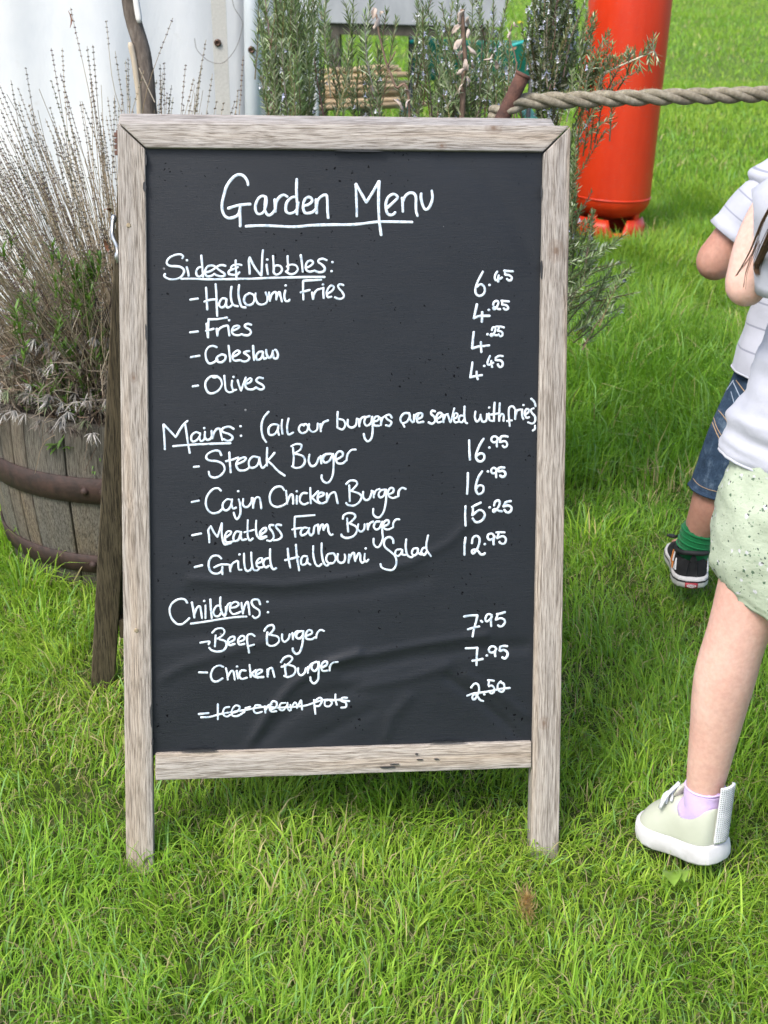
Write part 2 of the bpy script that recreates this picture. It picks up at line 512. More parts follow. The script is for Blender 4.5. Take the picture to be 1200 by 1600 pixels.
 ('handwritten price 12.95', 710, 770, 10.0, .0021, """175,700 160,830 160,970 / 275,790 290,710 340,675 385,700 395,760 370,850 330,920 290,950 275,910 310,890 360,900 410,960 450,965 480,945 / 477,803
 / 625,680 590,640 535,650 520,700 550,735 600,720 625,680 / 630,680 612,750 615,810 / 785,620 720,618 655,620 / 700,630 670,700 / 670,710 750,680 800,710 800,770 760,800 715,785 705,765"""),
 ('handwritten words Cajun Chicken, first part', 290, 740, 6.316, .0019, """60,282 132,268 / 350,170 320,145 270,155 220,210 200,280 215,350 260,390 320,385 360,355 / 455,260 410,255 370,295 370,345 400,365 435,340 455,290 460,255 / 457,270 455,310 470,345 500,335
 / 525,255 540,310 540,400 510,450 490,430 475,385 / 520,175 / 570,250 565,300 585,330 620,325 650,280 655,240 / 665,240 668,340 / 668,310 690,245 725,235 740,280 748,345
 / 975,165 945,130 890,135 845,180 830,245 850,305 900,330 960,315 1000,290 / 992,170 1000,240 1003,300 / 1003,290 1030,220 1055,210 1062,260 1062,300 / 1098,220 1098,300 / 1098,175"""),
 ('handwritten words Chicken Burger under Steak Burger', 450, 740, 6.0, .0019, """180,185 140,185 115,220 115,265 150,290 190,275 / 210,135 212,210 215,280 / 285,165 240,210 225,225 / 225,225 260,260 300,280 / 285,225 330,205 335,185 305,180 280,210 285,260 320,280 360,265 / 365,185 365,265 / 368,250 395,195 435,175 450,200 460,250 468,280
 / 575,110 578,180 580,260 / 545,100 580,68 630,68 650,95 625,130 590,165 / 600,165 660,185 690,215 670,265 620,300 565,295 545,275 / 705,170 705,220 730,250 765,235 785,180 785,160 / 800,165 805,225 / 805,205 825,160 860,145
 / 905,150 870,160 850,195 865,225 900,205 915,150 / 922,150 920,250 900,350 865,405 830,410 800,380 800,330 / 950,195 985,175 990,145 965,135 940,165 945,210 980,230 1020,220 / 1035,215 1040,165 1070,135 1105,145"""),
 ('handwritten word Meatless', 290, 740, 6.316, .0019, """65,610 155,592 / 235,680 232,610 225,560 250,520 / 250,520 280,580 315,625 / 318,620 340,550 358,490 / 360,495 358,600 375,680 395,700 450,685 / 400,630 440,600 450,575 420,570 395,600 390,650 410,680 470,670
 / 535,575 500,575 475,620 480,665 520,655 540,610 550,575 / 548,590 545,620 560,655 600,648 / 615,460 612,540 615,620 635,660 665,640 / 580,580 640,565 675,555 / 698,465 695,540 705,610 745,645 800,625
 / 750,600 790,570 795,540 765,545 735,585 750,625 800,620 / 870,510 835,510 830,540 860,580 870,630 840,665 805,660 / 945,510 905,505 895,530 935,580 950,620 920,650 870,660"""),
 ('handwritten words Farm Burger', 450, 740, 6.0, .0019, """65,405 62,500 70,595 / 65,405 150,398 250,390 / 40,525 90,515 130,510 / 180,510 145,510 120,550 130,580 170,565 195,530 200,510 / 198,520 195,550 215,580 238,560 / 240,560 250,500 285,478 / 285,490 288,565 / 290,540 310,490 330,480 335,530 / 338,520 360,480 375,490 380,540 400,575 420,570
 / 555,420 560,490 565,545 / 515,425 525,390 570,370 620,380 630,410 600,445 570,470 / 585,470 640,500 645,545 610,590 550,605 510,590 500,570 / 660,475 655,520 685,545 715,520 720,475 / 745,470 750,525 / 752,505 770,465 800,450
 / 860,450 825,455 805,495 825,525 860,510 880,460 / 885,450 885,550 890,610 860,680 830,690 805,660 803,610 / 900,495 940,475 945,445 920,440 895,470 905,515 940,525 975,510 / 985,505 990,460 1015,430 1045,430"""),
 ('handwritten word Grilled', 290, 830, 5.714, .0019, """80,322 150,305 / 320,245 290,220 240,225 210,270 210,330 235,370 280,380 320,360 330,320 / 255,325 310,300 380,298 / 328,320 330,385 / 395,300 400,360 / 400,340 420,290 462,265 / 470,270 475,340 500,345 / 482,208
 / 522,200 525,290 540,350 575,350 595,320 / 587,190 590,270 605,340 640,350 660,330 / 640,290 680,270 685,245 660,245 635,275 640,315 680,325 700,310 / 745,240 710,250 695,290 715,325 745,310 / 755,160 755,240 765,310 785,340 810,330
 / 912,155 920,240 935,325 / 985,120 995,230 1015,350 / 888,260 950,245 1010,230 / 1085,225 1050,225 1030,265 1040,300 1075,290 1090,240 / 1090,250 1090,280 1115,300"""),
 ('handwritten words Halloumi Salad', 480, 820, 5.714, .0019, """55,190 55,270 75,350 105,370 130,350 / 130,165 130,250 145,330 175,365 210,340 / 225,255 185,265 170,310 195,345 235,340 255,300 240,260 215,255 / 275,260 270,310 295,340 330,330 340,290 335,265
 / 375,265 370,340 / 372,320 400,260 420,255 425,300 430,325 / 432,310 460,255 475,270 475,310 490,340 515,325 / 515,260 512,310 530,330 548,310 / 523,212
 / 770,165 765,130 735,110 700,125 685,165 700,205 750,245 790,290 795,350 765,400 710,400 665,380 655,350 / 840,220 800,225 785,260 810,280 840,255 850,225 / 850,235 850,265 880,270 / 885,130 880,200 895,270 930,290 955,270
 / 985,210 950,215 935,250 955,275 985,250 990,215 / 990,225 990,250 1020,265 / 1065,205 1035,210 1020,245 1045,270 1070,235 / 1080,95 1065,170 1070,230 1105,280"""),
 ('handwritten heading Childrens', 250, 920, 6.316, .0019, """270,140 240,105 180,105 120,145 95,210 115,290 165,345 215,350 260,320 290,290 / 315,135 330,210 340,285 / 338,260 365,190 395,175 405,220 415,290 / 450,165 450,290 / 437,122 / 497,105 503,200 512,290
 / 600,170 560,170 530,220 540,265 580,270 610,230 / 597,85 595,160 610,230 640,270 650,235 / 650,180 653,250 / 652,230 670,160 700,140 / 700,190 750,180 780,150 740,130 700,160 690,210 720,250 770,240 800,225
 / 805,140 810,190 820,245 / 820,230 840,160 865,130 875,170 885,255 / 990,155 970,110 920,110 905,140 930,180 980,215 980,265 940,290 915,270 / 1062,130 / 1067,232 / 305,345 450,325 600,300 750,280 855,275"""),
 ('handwritten line Beef Burger', 300, 960, 5.0, .0019, """65,222 135,212 130,235 / 185,165 183,210 180,250 / 158,145 190,115 235,110 255,135 240,165 200,190 / 215,195 260,210 270,245 245,280 200,290 155,280 135,260 / 290,220 330,200 330,175 300,180 280,210 295,240 335,230
 / 365,215 405,200 410,175 385,170 360,200 370,235 410,230 / 490,170 465,155 435,165 432,210 440,260 447,300 / 440,248 485,235
 / 590,140 585,190 590,235 / 565,130 590,95 630,85 640,115 605,160 / 615,160 670,175 680,210 650,240 610,245 585,225 / 705,155 705,195 725,215 755,190 765,155 / 785,145 790,195 / 790,180 810,140 830,130
 / 860,130 830,140 815,175 840,190 865,165 870,130 / 870,135 865,220 845,290 815,310 790,285 788,265 / 895,170 935,150 935,130 910,125 890,155 895,190 935,195 960,180 / 970,185 980,145 1005,122 1032,130"""),
 ('handwritten line Chicken Burger under Beef Burger', 300, 960, 5.0, .0019, """55,453 120,455 / 245,410 210,400 170,420 148,470 160,515 195,525 240,500 / 265,420 275,460 280,510 / 280,490 305,445 325,450 335,510 / 350,440 360,500 / 352,408 / 420,440 385,440 370,480 390,505 430,495
 / 450,395 455,440 460,490 / 500,435 465,465 / 465,465 490,485 520,495 / 510,470 545,450 545,435 520,435 500,460 510,490 560,490 / 590,430 592,488 / 592,480 600,430 625,420 635,450 645,490
 / 725,390 730,440 735,475 / 695,375 720,340 760,325 785,345 760,380 735,400 / 755,395 800,410 810,440 790,475 750,490 720,480 / 700,410 735,405 / 830,420 830,455 850,475 880,455 890,420 / 905,410 905,455 / 905,440 925,395 950,380
 / 975,370 945,385 935,420 960,440 985,410 990,370 / 990,380 990,450 985,510 955,540 930,520 925,490 / 1015,415 1050,395 1055,370 1030,370 1010,400 1020,440 1060,440 / 1075,440 1080,400 1100,375 1138,368"""),
 ('handwritten crossed out line Ice-cream pots', 300, 1070, 4.615, .0018, """48,212 120,205 / 65,235 130,232 200,213 300,195 400,180 520,160 650,165 800,155 870,135 950,110 1050,110 1135,118 / 187,140 187,250 / 270,160 235,170 225,210 250,230 280,215 / 290,205 330,190 345,160 315,150 290,180 290,220 330,225 380,195
 / 385,170 420,160 / 495,150 460,150 445,185 465,205 505,195 / 525,155 530,200 / 530,185 550,150 575,140 / 565,180 605,160 610,125 580,120 560,160 570,190 610,190 / 675,130 640,135 630,175 660,185 685,150 690,130 / 690,140 690,170 705,190
 / 710,145 715,185 / 717,170 740,130 755,140 758,170 / 760,165 785,115 790,130 795,180 / 880,110 885,160 890,210 / 885,120 920,95 940,110 920,150 890,155 / 985,110 960,120 960,150 990,155 1010,130 990,108 / 1035,70 1035,110 1045,145 / 1010,115 1070,105
 / 1120,95 1085,95 1075,115 1110,130 1110,160 1075,165"""),
 ('handwritten price 7.95 beside Beef Burger', 710, 940, 10.91, .0021, """165,258 260,240 395,235 / 395,240 370,350 335,470 310,595 / 230,475 330,445 425,425 / 452,328 478,350 / 640,240 600,215 555,230 530,300 550,340 600,310 640,260 / 640,230 625,320 630,420
 / 865,180 790,205 725,215 / 740,225 710,300 / 705,310 790,285 850,310 860,360 820,415 775,425 745,405"""),
 ('handwritten price 7.95 beside Chicken Burger', 710, 940, 10.91, .0021, """195,800 290,798 395,790 / 398,795 385,900 378,1085 / 305,1010 390,1000 485,978 / 555,922 / 720,810 680,770 620,775 590,830 620,870 680,860 720,810 / 715,820 695,880 700,935
 / 905,765 840,760 785,775 / 785,780 775,840 / 780,845 850,830 905,870 900,930 860,970 815,950"""),
 ('handwritten crossed out price 2.50', 710, 1040, 10.91, .0020, """285,380 330,320 375,305 415,350 420,430 400,500 360,570 325,580 310,540 340,500 390,520 440,590 495,610 / 512,492 / 675,260 620,250 570,250 / 590,265 580,330 / 585,350 640,340 680,390 670,450 630,475 600,450
 / 795,270 745,320 740,400 780,440 830,440 855,380 840,310 800,290 / 220,518 350,475 500,455 650,425 800,395 945,382"""),
]

# ------------------------------------------------------------------ the A-board
BA = Vector((.994752493, .102310733, 0.0)).normalized()
BD = Vector((.02727271, -.26517263, -.96381517)).normalized()
BN = BD.cross(BA).normalized()
BT = Vector((-.37355929, 2.27515121, CAMH - .336232))
V0 = 1.136
BORG = BT + BA * .3 + BD * V0
RB = Matrix((BA, -BD, BN)).transposed()      # columns are the board's local axes
board = empty('chalkboard_sign', BORG, 'weathered wooden A-board chalked with a Garden Menu, standing on the lawn', 'sign', RB.to_euler())


def BL(u, v, n=0.0):
    return Vector((u - .3, V0 - v, n))


def px2board(px, py, n):
    d = ray(px, py)
    org = BT + BN * n
    s = (org - CAMP).dot(BN) / d.dot(BN)
    q = CAMP + d * s - BT
    return q.dot(BA), q.dot(BD)


PANEL_N = -.011
# creases of the black sheet: polylines in photo-derived board coordinates with height and width
def _seg(p, w, h): return ([px2board(x, y, PANEL_N) for x, y in p], w, h)
CREASES = [
    _seg([(386, 1172), (420, 1115), (458, 1070), (500, 1040), (560, 1020)], .010, .0030),
    _seg([(396, 1176), (440, 1125), (500, 1085), (560, 1075)], .016, -.0022),
    _seg([(300, 905), (440, 915), (560, 900), (640, 880), (700, 850), (735, 815)], .009, .0016),
    _seg([(300, 930), (440, 935), (560, 925), (660, 905)], .016, -.0016),
    _seg([(520, 1035), (600, 1018), (680, 1003), (760, 992)], .008, .0020),
    _seg([(540, 1052), (640, 1028), (740, 1015), (820, 1010)], .014, -.0022),
    _seg([(560, 1075), (640, 1060), (700, 1040)], .010, .0016),
    _seg([(700, 1060), (750, 1095), (790, 1130), (815, 1160)], .010, -.0022),
    _seg([(730, 1055), (780, 1085), (825, 1120)], .010, .0016),
    _seg([(245, 1065), (290, 1040), (340, 1025), (420, 1000)], .012, .0018),
    _seg([(250, 1000), (330, 990), (420, 985)], .014, -.0014),
    _seg([(600, 1165), (612, 1120), (640, 1090)], .012, .0018),
    _seg([(480, 1165), (540, 1130), (580, 1110)], .014, -.0014),
    _seg([(700, 250), (760, 290), (800, 340), (840, 420)], .022, -.0012),
    _seg([(240, 700), (330, 690), (420, 700)], .03, -.0008),
]


def _sd(u, v, pl):
    best = 9
    for (a, b), (c, d) in zip(pl[:-1], pl[1:]):
        ex, ey = c - a, d - b
        t = max(0, min(1, ((u - a) * ex + (v - b) * ey) / (ex * ex + ey * ey)))
        best = min(best, math.hypot(u - a - t * ex, v - b - t * ey))
    return best


def panel_h(u, v):
    h = 0.0
    for pl, w, a in CREASES:
        d = _sd(u, v, pl)
        if d < 3.2 * w:
            edge = min(1, max(0, min(u + .004, .609 - u, .94 - v) / .02))
            h += a * .72 * math.exp(-(d / (w * .78)) ** 2) * (.3 + .7 * edge)
    low = max(0.0, (v - .55) / .4)
    h += .0009 * (.15 + low) * noise.noise(Vector((u * 9, v * 13, 1.7)))
    return h


def build_board():
    kn = lambda pts: [((u - .3), (V0 - v), r) for (x, y, r) in pts for (u, v) in [px2board(x, y, 0)]]
    wood_v = wood_mat('weathered_wood_upright', 1, knots=kn([(209, 590, .006)]))
    wood_v2 = wood_mat('weathered_wood_upright_paler', 1, light=(.35, .315, .275), mid=(.26, .228, .195), seed=4.3, knots=kn([(868, 392, .013), (850, 1130, .008)]))
    wood_h = wood_mat('weathered_wood_rail', 0, seed=2.1, light=(.375, .340, .30), mid=(.285, .252, .215), knots=kn([(690, 228, .006), (771, 200, .010)]))
    wood_dark = wood_mat('shade_painted_back_wood', 1, light=(.10, .08, .05), mid=(.060, .046, .028), dark=(.02, .016, .01), seed=7.7)  # the back frame's downward faces are shaded; that shade is put into this colour
    MAT['wood_h'] = wood_h
    T = .034

    def beam(name, q, mat, n0=-T, n1=0.0, N=46, par=board, along='v', jag=.0004, bw=.0022, seed=0, M4=None):
        """q: four (u,v) corners: start-left, start-right, end-right, end-left along the beam"""
        mb = MB()
        rings = []
        for i in range(N + 1):
            t = i / N
            a = Vector(q[0]).lerp(Vector(q[3]), t)
            b = Vector(q[1]).lerp(Vector(q[2]), t)
            w = (b - a)
            ja = jag * noise.noise(Vector((t * 40, seed, 0))) + jag * .8 * noise.noise(Vector((t * 9, seed, 5)))
            jb = jag * noise.noise(Vector((t * 40, seed + 9, 0))) + jag * .8 * noise.noise(Vector((t * 9, seed + 9, 5)))
            wd = w.normalized()
            a2, b2 = a + wd * ja, b + wd * jb
            jn = .0004 * noise.noise(Vector((t * 12, seed, 2)))
            L3 = (lambda p, n: BL(p.x, p.y, n)) if M4 is None else (lambda p, n: Vector((p.x, -p.y, n)))
            rings.append([L3(a2, n0), L3(b2, n0), L3(b2, n1 + jn), L3(a2, n1 + jn)])
        mb.loft(rings)
        me = mb.mesh(name)
        bm = bmesh.new(); bm.from_mesh(me)
        bmesh.ops.recalc_face_normals(bm, faces=bm.faces)
        bm.to_mesh(me); bm.free()
        o = obj_mesh(name, me, mat, par, world=False, smooth=True)
        if M4 is not None:
            o.matrix_parent_inverse = Matrix.LocRotScale(board.location, board.rotation_euler, None).inverted()
            o.matrix_local = M4
            o.matrix_basis = M4
        bevel(o, bw, 3, 40)
        return o

    g = .0011
    beam('stile', [(-.0421, -.0373), (0 - g, 0 + g), (-.0111, 1.136), (-.0548, 1.136)], wood_v, seed=1)
    beam('stile', [(.6100 + g, 0 + g), (.6529, -.0402), (.6470, 1.136), (.6003, 1.136)], wood_v2, seed=2)
    beam('top_rail', [(-.0412 + g, -.0380), (0, 0 - g), (.610, 0 - g), (.6522 - g, -.0408)], wood_h, along='u', seed=3, n1=.0008, jag=.0003)
    beam('bottom_rail', [(-.0050, .9395), (-.0058, .9835), (.6008, .9815), (.6006, .9372)], wood_h, seed=4, n1=-.002, jag=.0006)

    # --- the back frame, hinged along the top
    TLb = BORG + RB @ BL(-.0440, -.0400, -T - .001)
    G = ground(141, 1082, 0.0)
    dB = (G - TLb)
    sh = dB.dot(BA)                      # the back frame is racked: its feet stand further left than its hinges
    dB = dB - BA * sh
    LB = dB.length; dB.normalize()
    aB = BA.copy()
    nB = dB.cross(aB).normalized()
    MBk = Matrix((aB, -dB, nB)).transposed().to_4x4()
    MBk.translation = TLb
    wb_ = .690
    def bb(name, q, mat, n0, n1, sd_): return beam(name, q, mat, n0=n0, n1=n1, seed=sd_, M4=MBk, bw=.003)
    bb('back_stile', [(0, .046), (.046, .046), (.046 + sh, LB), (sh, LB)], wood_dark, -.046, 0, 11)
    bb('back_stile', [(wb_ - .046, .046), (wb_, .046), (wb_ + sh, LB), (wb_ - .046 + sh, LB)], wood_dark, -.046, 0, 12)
    rt = bb('back_top_rail', [(0, 0), (0, .0455), (wb_, .0455), (wb_ - .007, 0)], wood_h, -.050, 0, 13)
    s2 = sh * .85
    vb = LB * .885
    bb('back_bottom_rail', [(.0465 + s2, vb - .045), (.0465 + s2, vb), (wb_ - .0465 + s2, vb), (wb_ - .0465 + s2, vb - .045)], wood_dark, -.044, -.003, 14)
    mb = MB()
    vt_, vb2 = .047, vb - .046
    rg = []
    for n_ in (-.027, -.021):
        rg.append([Vector((.047 + sh * vt_ / LB, -vt_, n_)), Vector((wb_ - .047 + sh * vt_ / LB, -vt_, n_)), Vector((wb_ - .047 + s2, -vb2, n_)), Vector((.047 + s2, -vb2, n_))])
    mb.loft(rg)
    black = simple_mat('black_board_back', (.012, .012, .013), (.03, .03, .032), 30, .6)
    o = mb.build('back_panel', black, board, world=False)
    o.matrix_parent_inverse = Matrix.LocRotScale(board.location, board.rotation_euler, None).inverted()
    o.matrix_basis = MBk

    # --- the black writing sheet
    m, nt, b = new_mat('black_writing_sheet')
    L = nt.links.new
    tc = nt.nodes.new('ShaderNodeTexCoord')
    big = noise_n(nt, tc.outputs['Object'], 5, 4, .6)
    r0 = ramp(nt, [(.3, (.0045, .0062, .0085)), (.7, (.008, .0100, .0132))])
    L(big.outputs[0], r0.inputs[0])
    mp = nt.nodes.new('ShaderNodeMapping'); mp.inputs['Scale'].default_value = (1.2, 26, 1)
    L(tc.outputs['Object'], mp.inputs[0])
    st = noise_n(nt, mp.outputs[0], 14, 5, .6)
    rst = ramp(nt, [(.3, (.86, .88, .9)), (.7, (1.12, 1.1, 1.1))]); L(st.outputs[0], rst.inputs[0])
    col = mixc(nt, 1.0, r0.outputs[0], rst.outputs[0], 'MULTIPLY')
    # pits and flecks
    vo = nt.nodes.new('ShaderNodeTexVoronoi'); vo.inputs['Scale'].default_value = 150
    vo.inputs['Randomness'].default_value = 1.0
    wob = noise_n(nt, tc.outputs['Object'], 140, 3)
    wv2 = nt.nodes.new('ShaderNodeVectorMath'); wv2.operation = 'SCALE'; wv2.inputs['Scale'].default_value = .012
    L(wob.outputs['Color'], wv2.inputs[0])
    ad = nt.nodes.new('ShaderNodeVectorMath'); L(tc.outputs['Object'], ad.inputs[0]); L(wv2.outputs[0], ad.inputs[1])
    L(ad.outputs[0], vo.inputs['Vector'])
    dens = noise_n(nt, tc.outputs['Object'], 7, 3, .6)
    # threshold varies cell by cell so that only some cells carry a pit
    sep = nt.nodes.new('ShaderNodeSeparateColor'); L(vo.outputs['Color'], sep.inputs[0])
    mul = nt.nodes.new('ShaderNodeMath'); mul.operation = 'MULTIPLY'; L(sep.outputs[0], mul.inputs[0]); L(dens.outputs[0], mul.inputs[1])
    sub = nt.nodes.new('ShaderNodeMath'); sub.operation = 'SUBTRACT'; L(mul.outputs[0], sub.inputs[0]); sub.inputs[1].default_value = .30
    mxx = nt.nodes.new('ShaderNodeMath'); mxx.operation = 'MAXIMUM'; L(sub.outputs[0], mxx.inputs[0]); mxx.inputs[1].default_value = 0.0
    sc_ = nt.nodes.new('ShaderNodeMath'); sc_.operation = 'MULTIPLY'; sc_.inputs[1].default_value = .95; L(mxx.outputs[0], sc_.inputs[0])
    lt = nt.nodes.new('ShaderNodeMath'); lt.operation = 'LESS_THAN'; L(vo.outputs['Distance'], lt.inputs[0]); L(sc_.outputs[0], lt.inputs[1])
    col = mixc(nt, lt.outputs[0], col, (.004, .004, .005))
    # rare pale scuffs
    vo2 = nt.nodes.new('ShaderNodeTexVoronoi'); vo2.inputs['Scale'].default_value = 13
    L(tc.outputs['Object'], vo2.inputs['Vector'])
    lt2 = nt.nodes.new('ShaderNodeMath'); lt2.operation = 'LESS_THAN'; lt2.inputs[1].default_value = .022; L(vo2.outputs['Distance'], lt2.inputs[0])
    nm = noise_n(nt, tc.outputs['Object'], 420, 2)
    mm = nt.nodes.new('ShaderNodeMath'); mm.operation = 'MULTIPLY'; L(lt2.outputs[0], mm.inputs[0]); L(nm.outputs[0], mm.inputs[1])
    col = mixc(nt, mm.outputs[0], col, (.30, .31, .32))
    L(col, b.inputs['Base Color'])
    rr = ramp(nt, [(.3, .36), (.7, .50)]); L(st.outputs[0], rr.inputs[0])
    L(rr.outputs[0], b.inputs['Roughness'])
    sr = ramp(nt, [(0.0, .36), (1.0, .05)]); L(lt.outputs[0], sr.inputs[0])
    L(sr.outputs[0], b.inputs['Specular IOR Level'])
    hh = nt.nodes.new('ShaderNodeMath'); hh.operation = 'MULTIPLY_ADD'; L(lt.outputs[0], hh.inputs[0]); hh.inputs[1].default_value = -1.2
    hn = noise_n(nt, mp.outputs[0], 60, 5, .6)
    L(hn.outputs[0], hh.inputs[2])
    L(bump_n(nt, hh.outputs[0], .45, .0008), b.inputs['Normal'])
    mb = MB()
    NU, NV = 150, 230
    u0, u1, v0, v1 = -.012, .616, -.006, .944
    vs = []
    for j in range(NV + 1):
        for i in range(NU + 1):
            u, v = lerp(u0, u1, i / NU), lerp(v0, v1, j / NV)
            vs.append(BL(u, v, PANEL_N + panel_h(u, v)))
    fs = [(j * (NU + 1) + i, (j + 1) * (NU + 1) + i, (j + 1) * (NU + 1) + i + 1, j * (NU + 1) + i + 1) for j in range(NV) for i in range(NU)]
    mb.add(vs, fs)
    # a thin rim gives the sheet a back
    sheet = mb.build('writing_sheet', m, board, smooth=True, world=False)
    sheet['label'] = 'black creased writing sheet'
    mb = MB(); mb.box(BL(.302, .469, -.0245), (.314, .475, .004))
    mb.build('backing_board', black, board, world=False)

    # --- handwriting
    ink, nt, b = new_mat('pale_pen_ink')
    v = coords(nt, (1, 1, 1))
    n = noise_n(nt, v, 130, 4, .7)
    r = ramp(nt, [(.34, (.30, .37, .44)), (.46, (.50, .57, .62)), (.56, (.60, .66, .70))])
    nt.links.new(n.outputs[0], r.inputs[0]); nt.links.new(r.outputs[0], b.inputs['Base Color'])
    b.inputs['Roughness'].default_value = .5
    for label, ox, oy, sc, rad, txt in TEXT:
        rad = rad * .93
        mb = MB()
        for k, s in enumerate(txt.split('/')):
            pts = [tuple(float(c) for c in p.split(',')) for p in s.split()]
            if not pts: continue
            if len(pts) == 1:
                u, v_ = px2board(ox + pts[0][0] / sc, oy + pts[0][1] / sc, PANEL_N)
                mb.ball(BL(u, v_, PANEL_N + panel_h(u, v_)), (rad * 1.25, rad * 1.15, .0006), 10, 5)
                continue
            P = catmull([Vector((ox + x / sc, oy + y / sc, 0)) for x, y in pts], 5)
            Q = []
            for p in P:
                u, v_ = px2board(p.x, p.y, PANEL_N)
                Q.append(BL(u, v_, PANEL_N + .00012 * (k % 5) + panel_h(u, v_)))
            # round ends
            d0 = (Q[0] - Q[1]).normalized(); d1 = (Q[-1] - Q[-2]).normalized()
            path = [Q[0] + d0 * rad * .75, Q[0] + d0 * rad * .45] + Q + [Q[-1] + d1 * rad * .45, Q[-1] + d1 * rad * .75]
            rr_ = [rad * .35, rad * .75] + [rad * (1 + .22 * noise.noise(q * 60) + .10 * noise.noise(q * 190)) for q in Q] + [rad * .75, rad * .35]
            mb.tube(path, rr_, 8, True, .28, (0, 0, 1))
        o = mb.build('lettering', ink, board, smooth=True, world=False)
        o['label'] = label

    # --- paint crumbs along the inner edges of the frame
    paint = simple_mat('black_paint_crumb', (.01, .01, .011), (.03, .03, .03), 60, .5)
    mb = MB()
    def smear(px, py, w, h, seed):
        u, v_ = px2board(px, py, 0)
        c = BL(u, v_, .0009)
        ring = []
        for k in range(11):
            a = 2 * pi * k / 11
            q = 1 + .45 * noise.noise(Vector((k * 1.7, seed, 0)))
            ring.append(c + Vector((cos(a) * w * q / 1000, sin(a) * h * q / 1000, 0)))
        top = [p + Vector((0, 0, .0004)) for p in ring]
        low = [p - Vector((0, 0, .003)) for p in ring]
        mb.loft([low, top])
    for (x, y, w, h, s) in [(226, 292, 2.6, 8, 1), (228, 520, 1.2, 14, 2), (236, 1118, 1.6, 18, 3), (228, 250, 1.4, 8, 4), (846, 420, 1.4, 14, 5), (846, 300, 1.2, 10, 6),
                            (607, 1199, 11, 1.2, 7), (617, 1194, 7, .8, 8), (651, 1178, 2.2, 1.1, 9), (656, 1187, 5, .7, 15), (682, 1186, 4, .6, 10), (310, 1173, 30, 1.4, 11), (700, 1160, 30, 1.2, 12),
                            (560, 236, 40, 1.0, 13), (238, 1160, 1.5, 6, 14)]:
        mb = MB(); smear(x, y, w, h, s); mb.build('paint_smear', paint, board, world=False)


    # --- screws, hinges and the side hook
    steel = simple_mat('dull_zinc', (.35, .37, .38), (.55, .57, .58), 40, .38, .2, metal=.9)
    rust = simple_mat('rusty_hinge_steel', (.05, .024, .018), (.13, .065, .045), 60, .8)
    MAT['steel'] = steel; MAT['rust'] = rust
    brass = simple_mat('dull_brass_screw', (.22, .17, .10), (.38, .31, .2), 60, .5, metal=.6)
    for (x, y) in [(201, 352), (213, 985)]:
        u, v_ = px2board(x, y, 0)
        mb = MB(); mb.lathe([(0, .0012), (.0026, .0012), (.0034, .0006), (.0036, -.001)], BL(u, v_, 0), 16)
        mb.box(BL(u, v_, .0013), (.0024, .0005, .0002), Matrix.Rotation(.6, 3, 'Z'))
        mb.build('screw', brass, board, world=False)
    for (u, nm_) in [(-.0445, 'hinge'), (.6545, 'hinge')]:
        mb = MB()
        sgn = -1 if u < 0 else 1
        mb.box(BL(u, -.012, -.034), (.0012, .018, .012))
        for k in range(4):
            mb.tube([BL(u + sgn * .002, -.028 + k * .009, -.036), BL(u + sgn * .002, -.021 + k * .009, -.036)], .0035, 8)
        mb.build('hinge', rust, board, world=False)
    mb = MB()
    A_ = BORG + RB @ BL(-.047, .115, -.030)
    pts = [(-.056, .100, -.060), (-.058, .118, -.058), (-.056, .130, -.050), (-.049, .145, -.036), (-.047, .158, -.020)]
    mb.tube([BL(*p) for p in catmull([Vector(p) for p in pts], 4)], .0032, 8)
    mb.ball(BL(-.0475, .160, -.018), (.005, .008, .005))
    mb.ball(BL(-.0555, .100, -.062), (.005, .007, .005))
    mb.box(BL(-.0475, .158, -.018), (.0018, .012, .006))
    mb.build('side_hook', steel, board, smooth=True, world=False)


build_board()

# ------------------------------------------------------------------ ground
def gz(x, y):
    """gentle unevenness of the lawn; flat under the board"""
    k = min(1.0, max(0.0, (y - 3.5) / 8))
    return k * .05 * noise.noise(Vector((x * .35, y * .35, 3)))


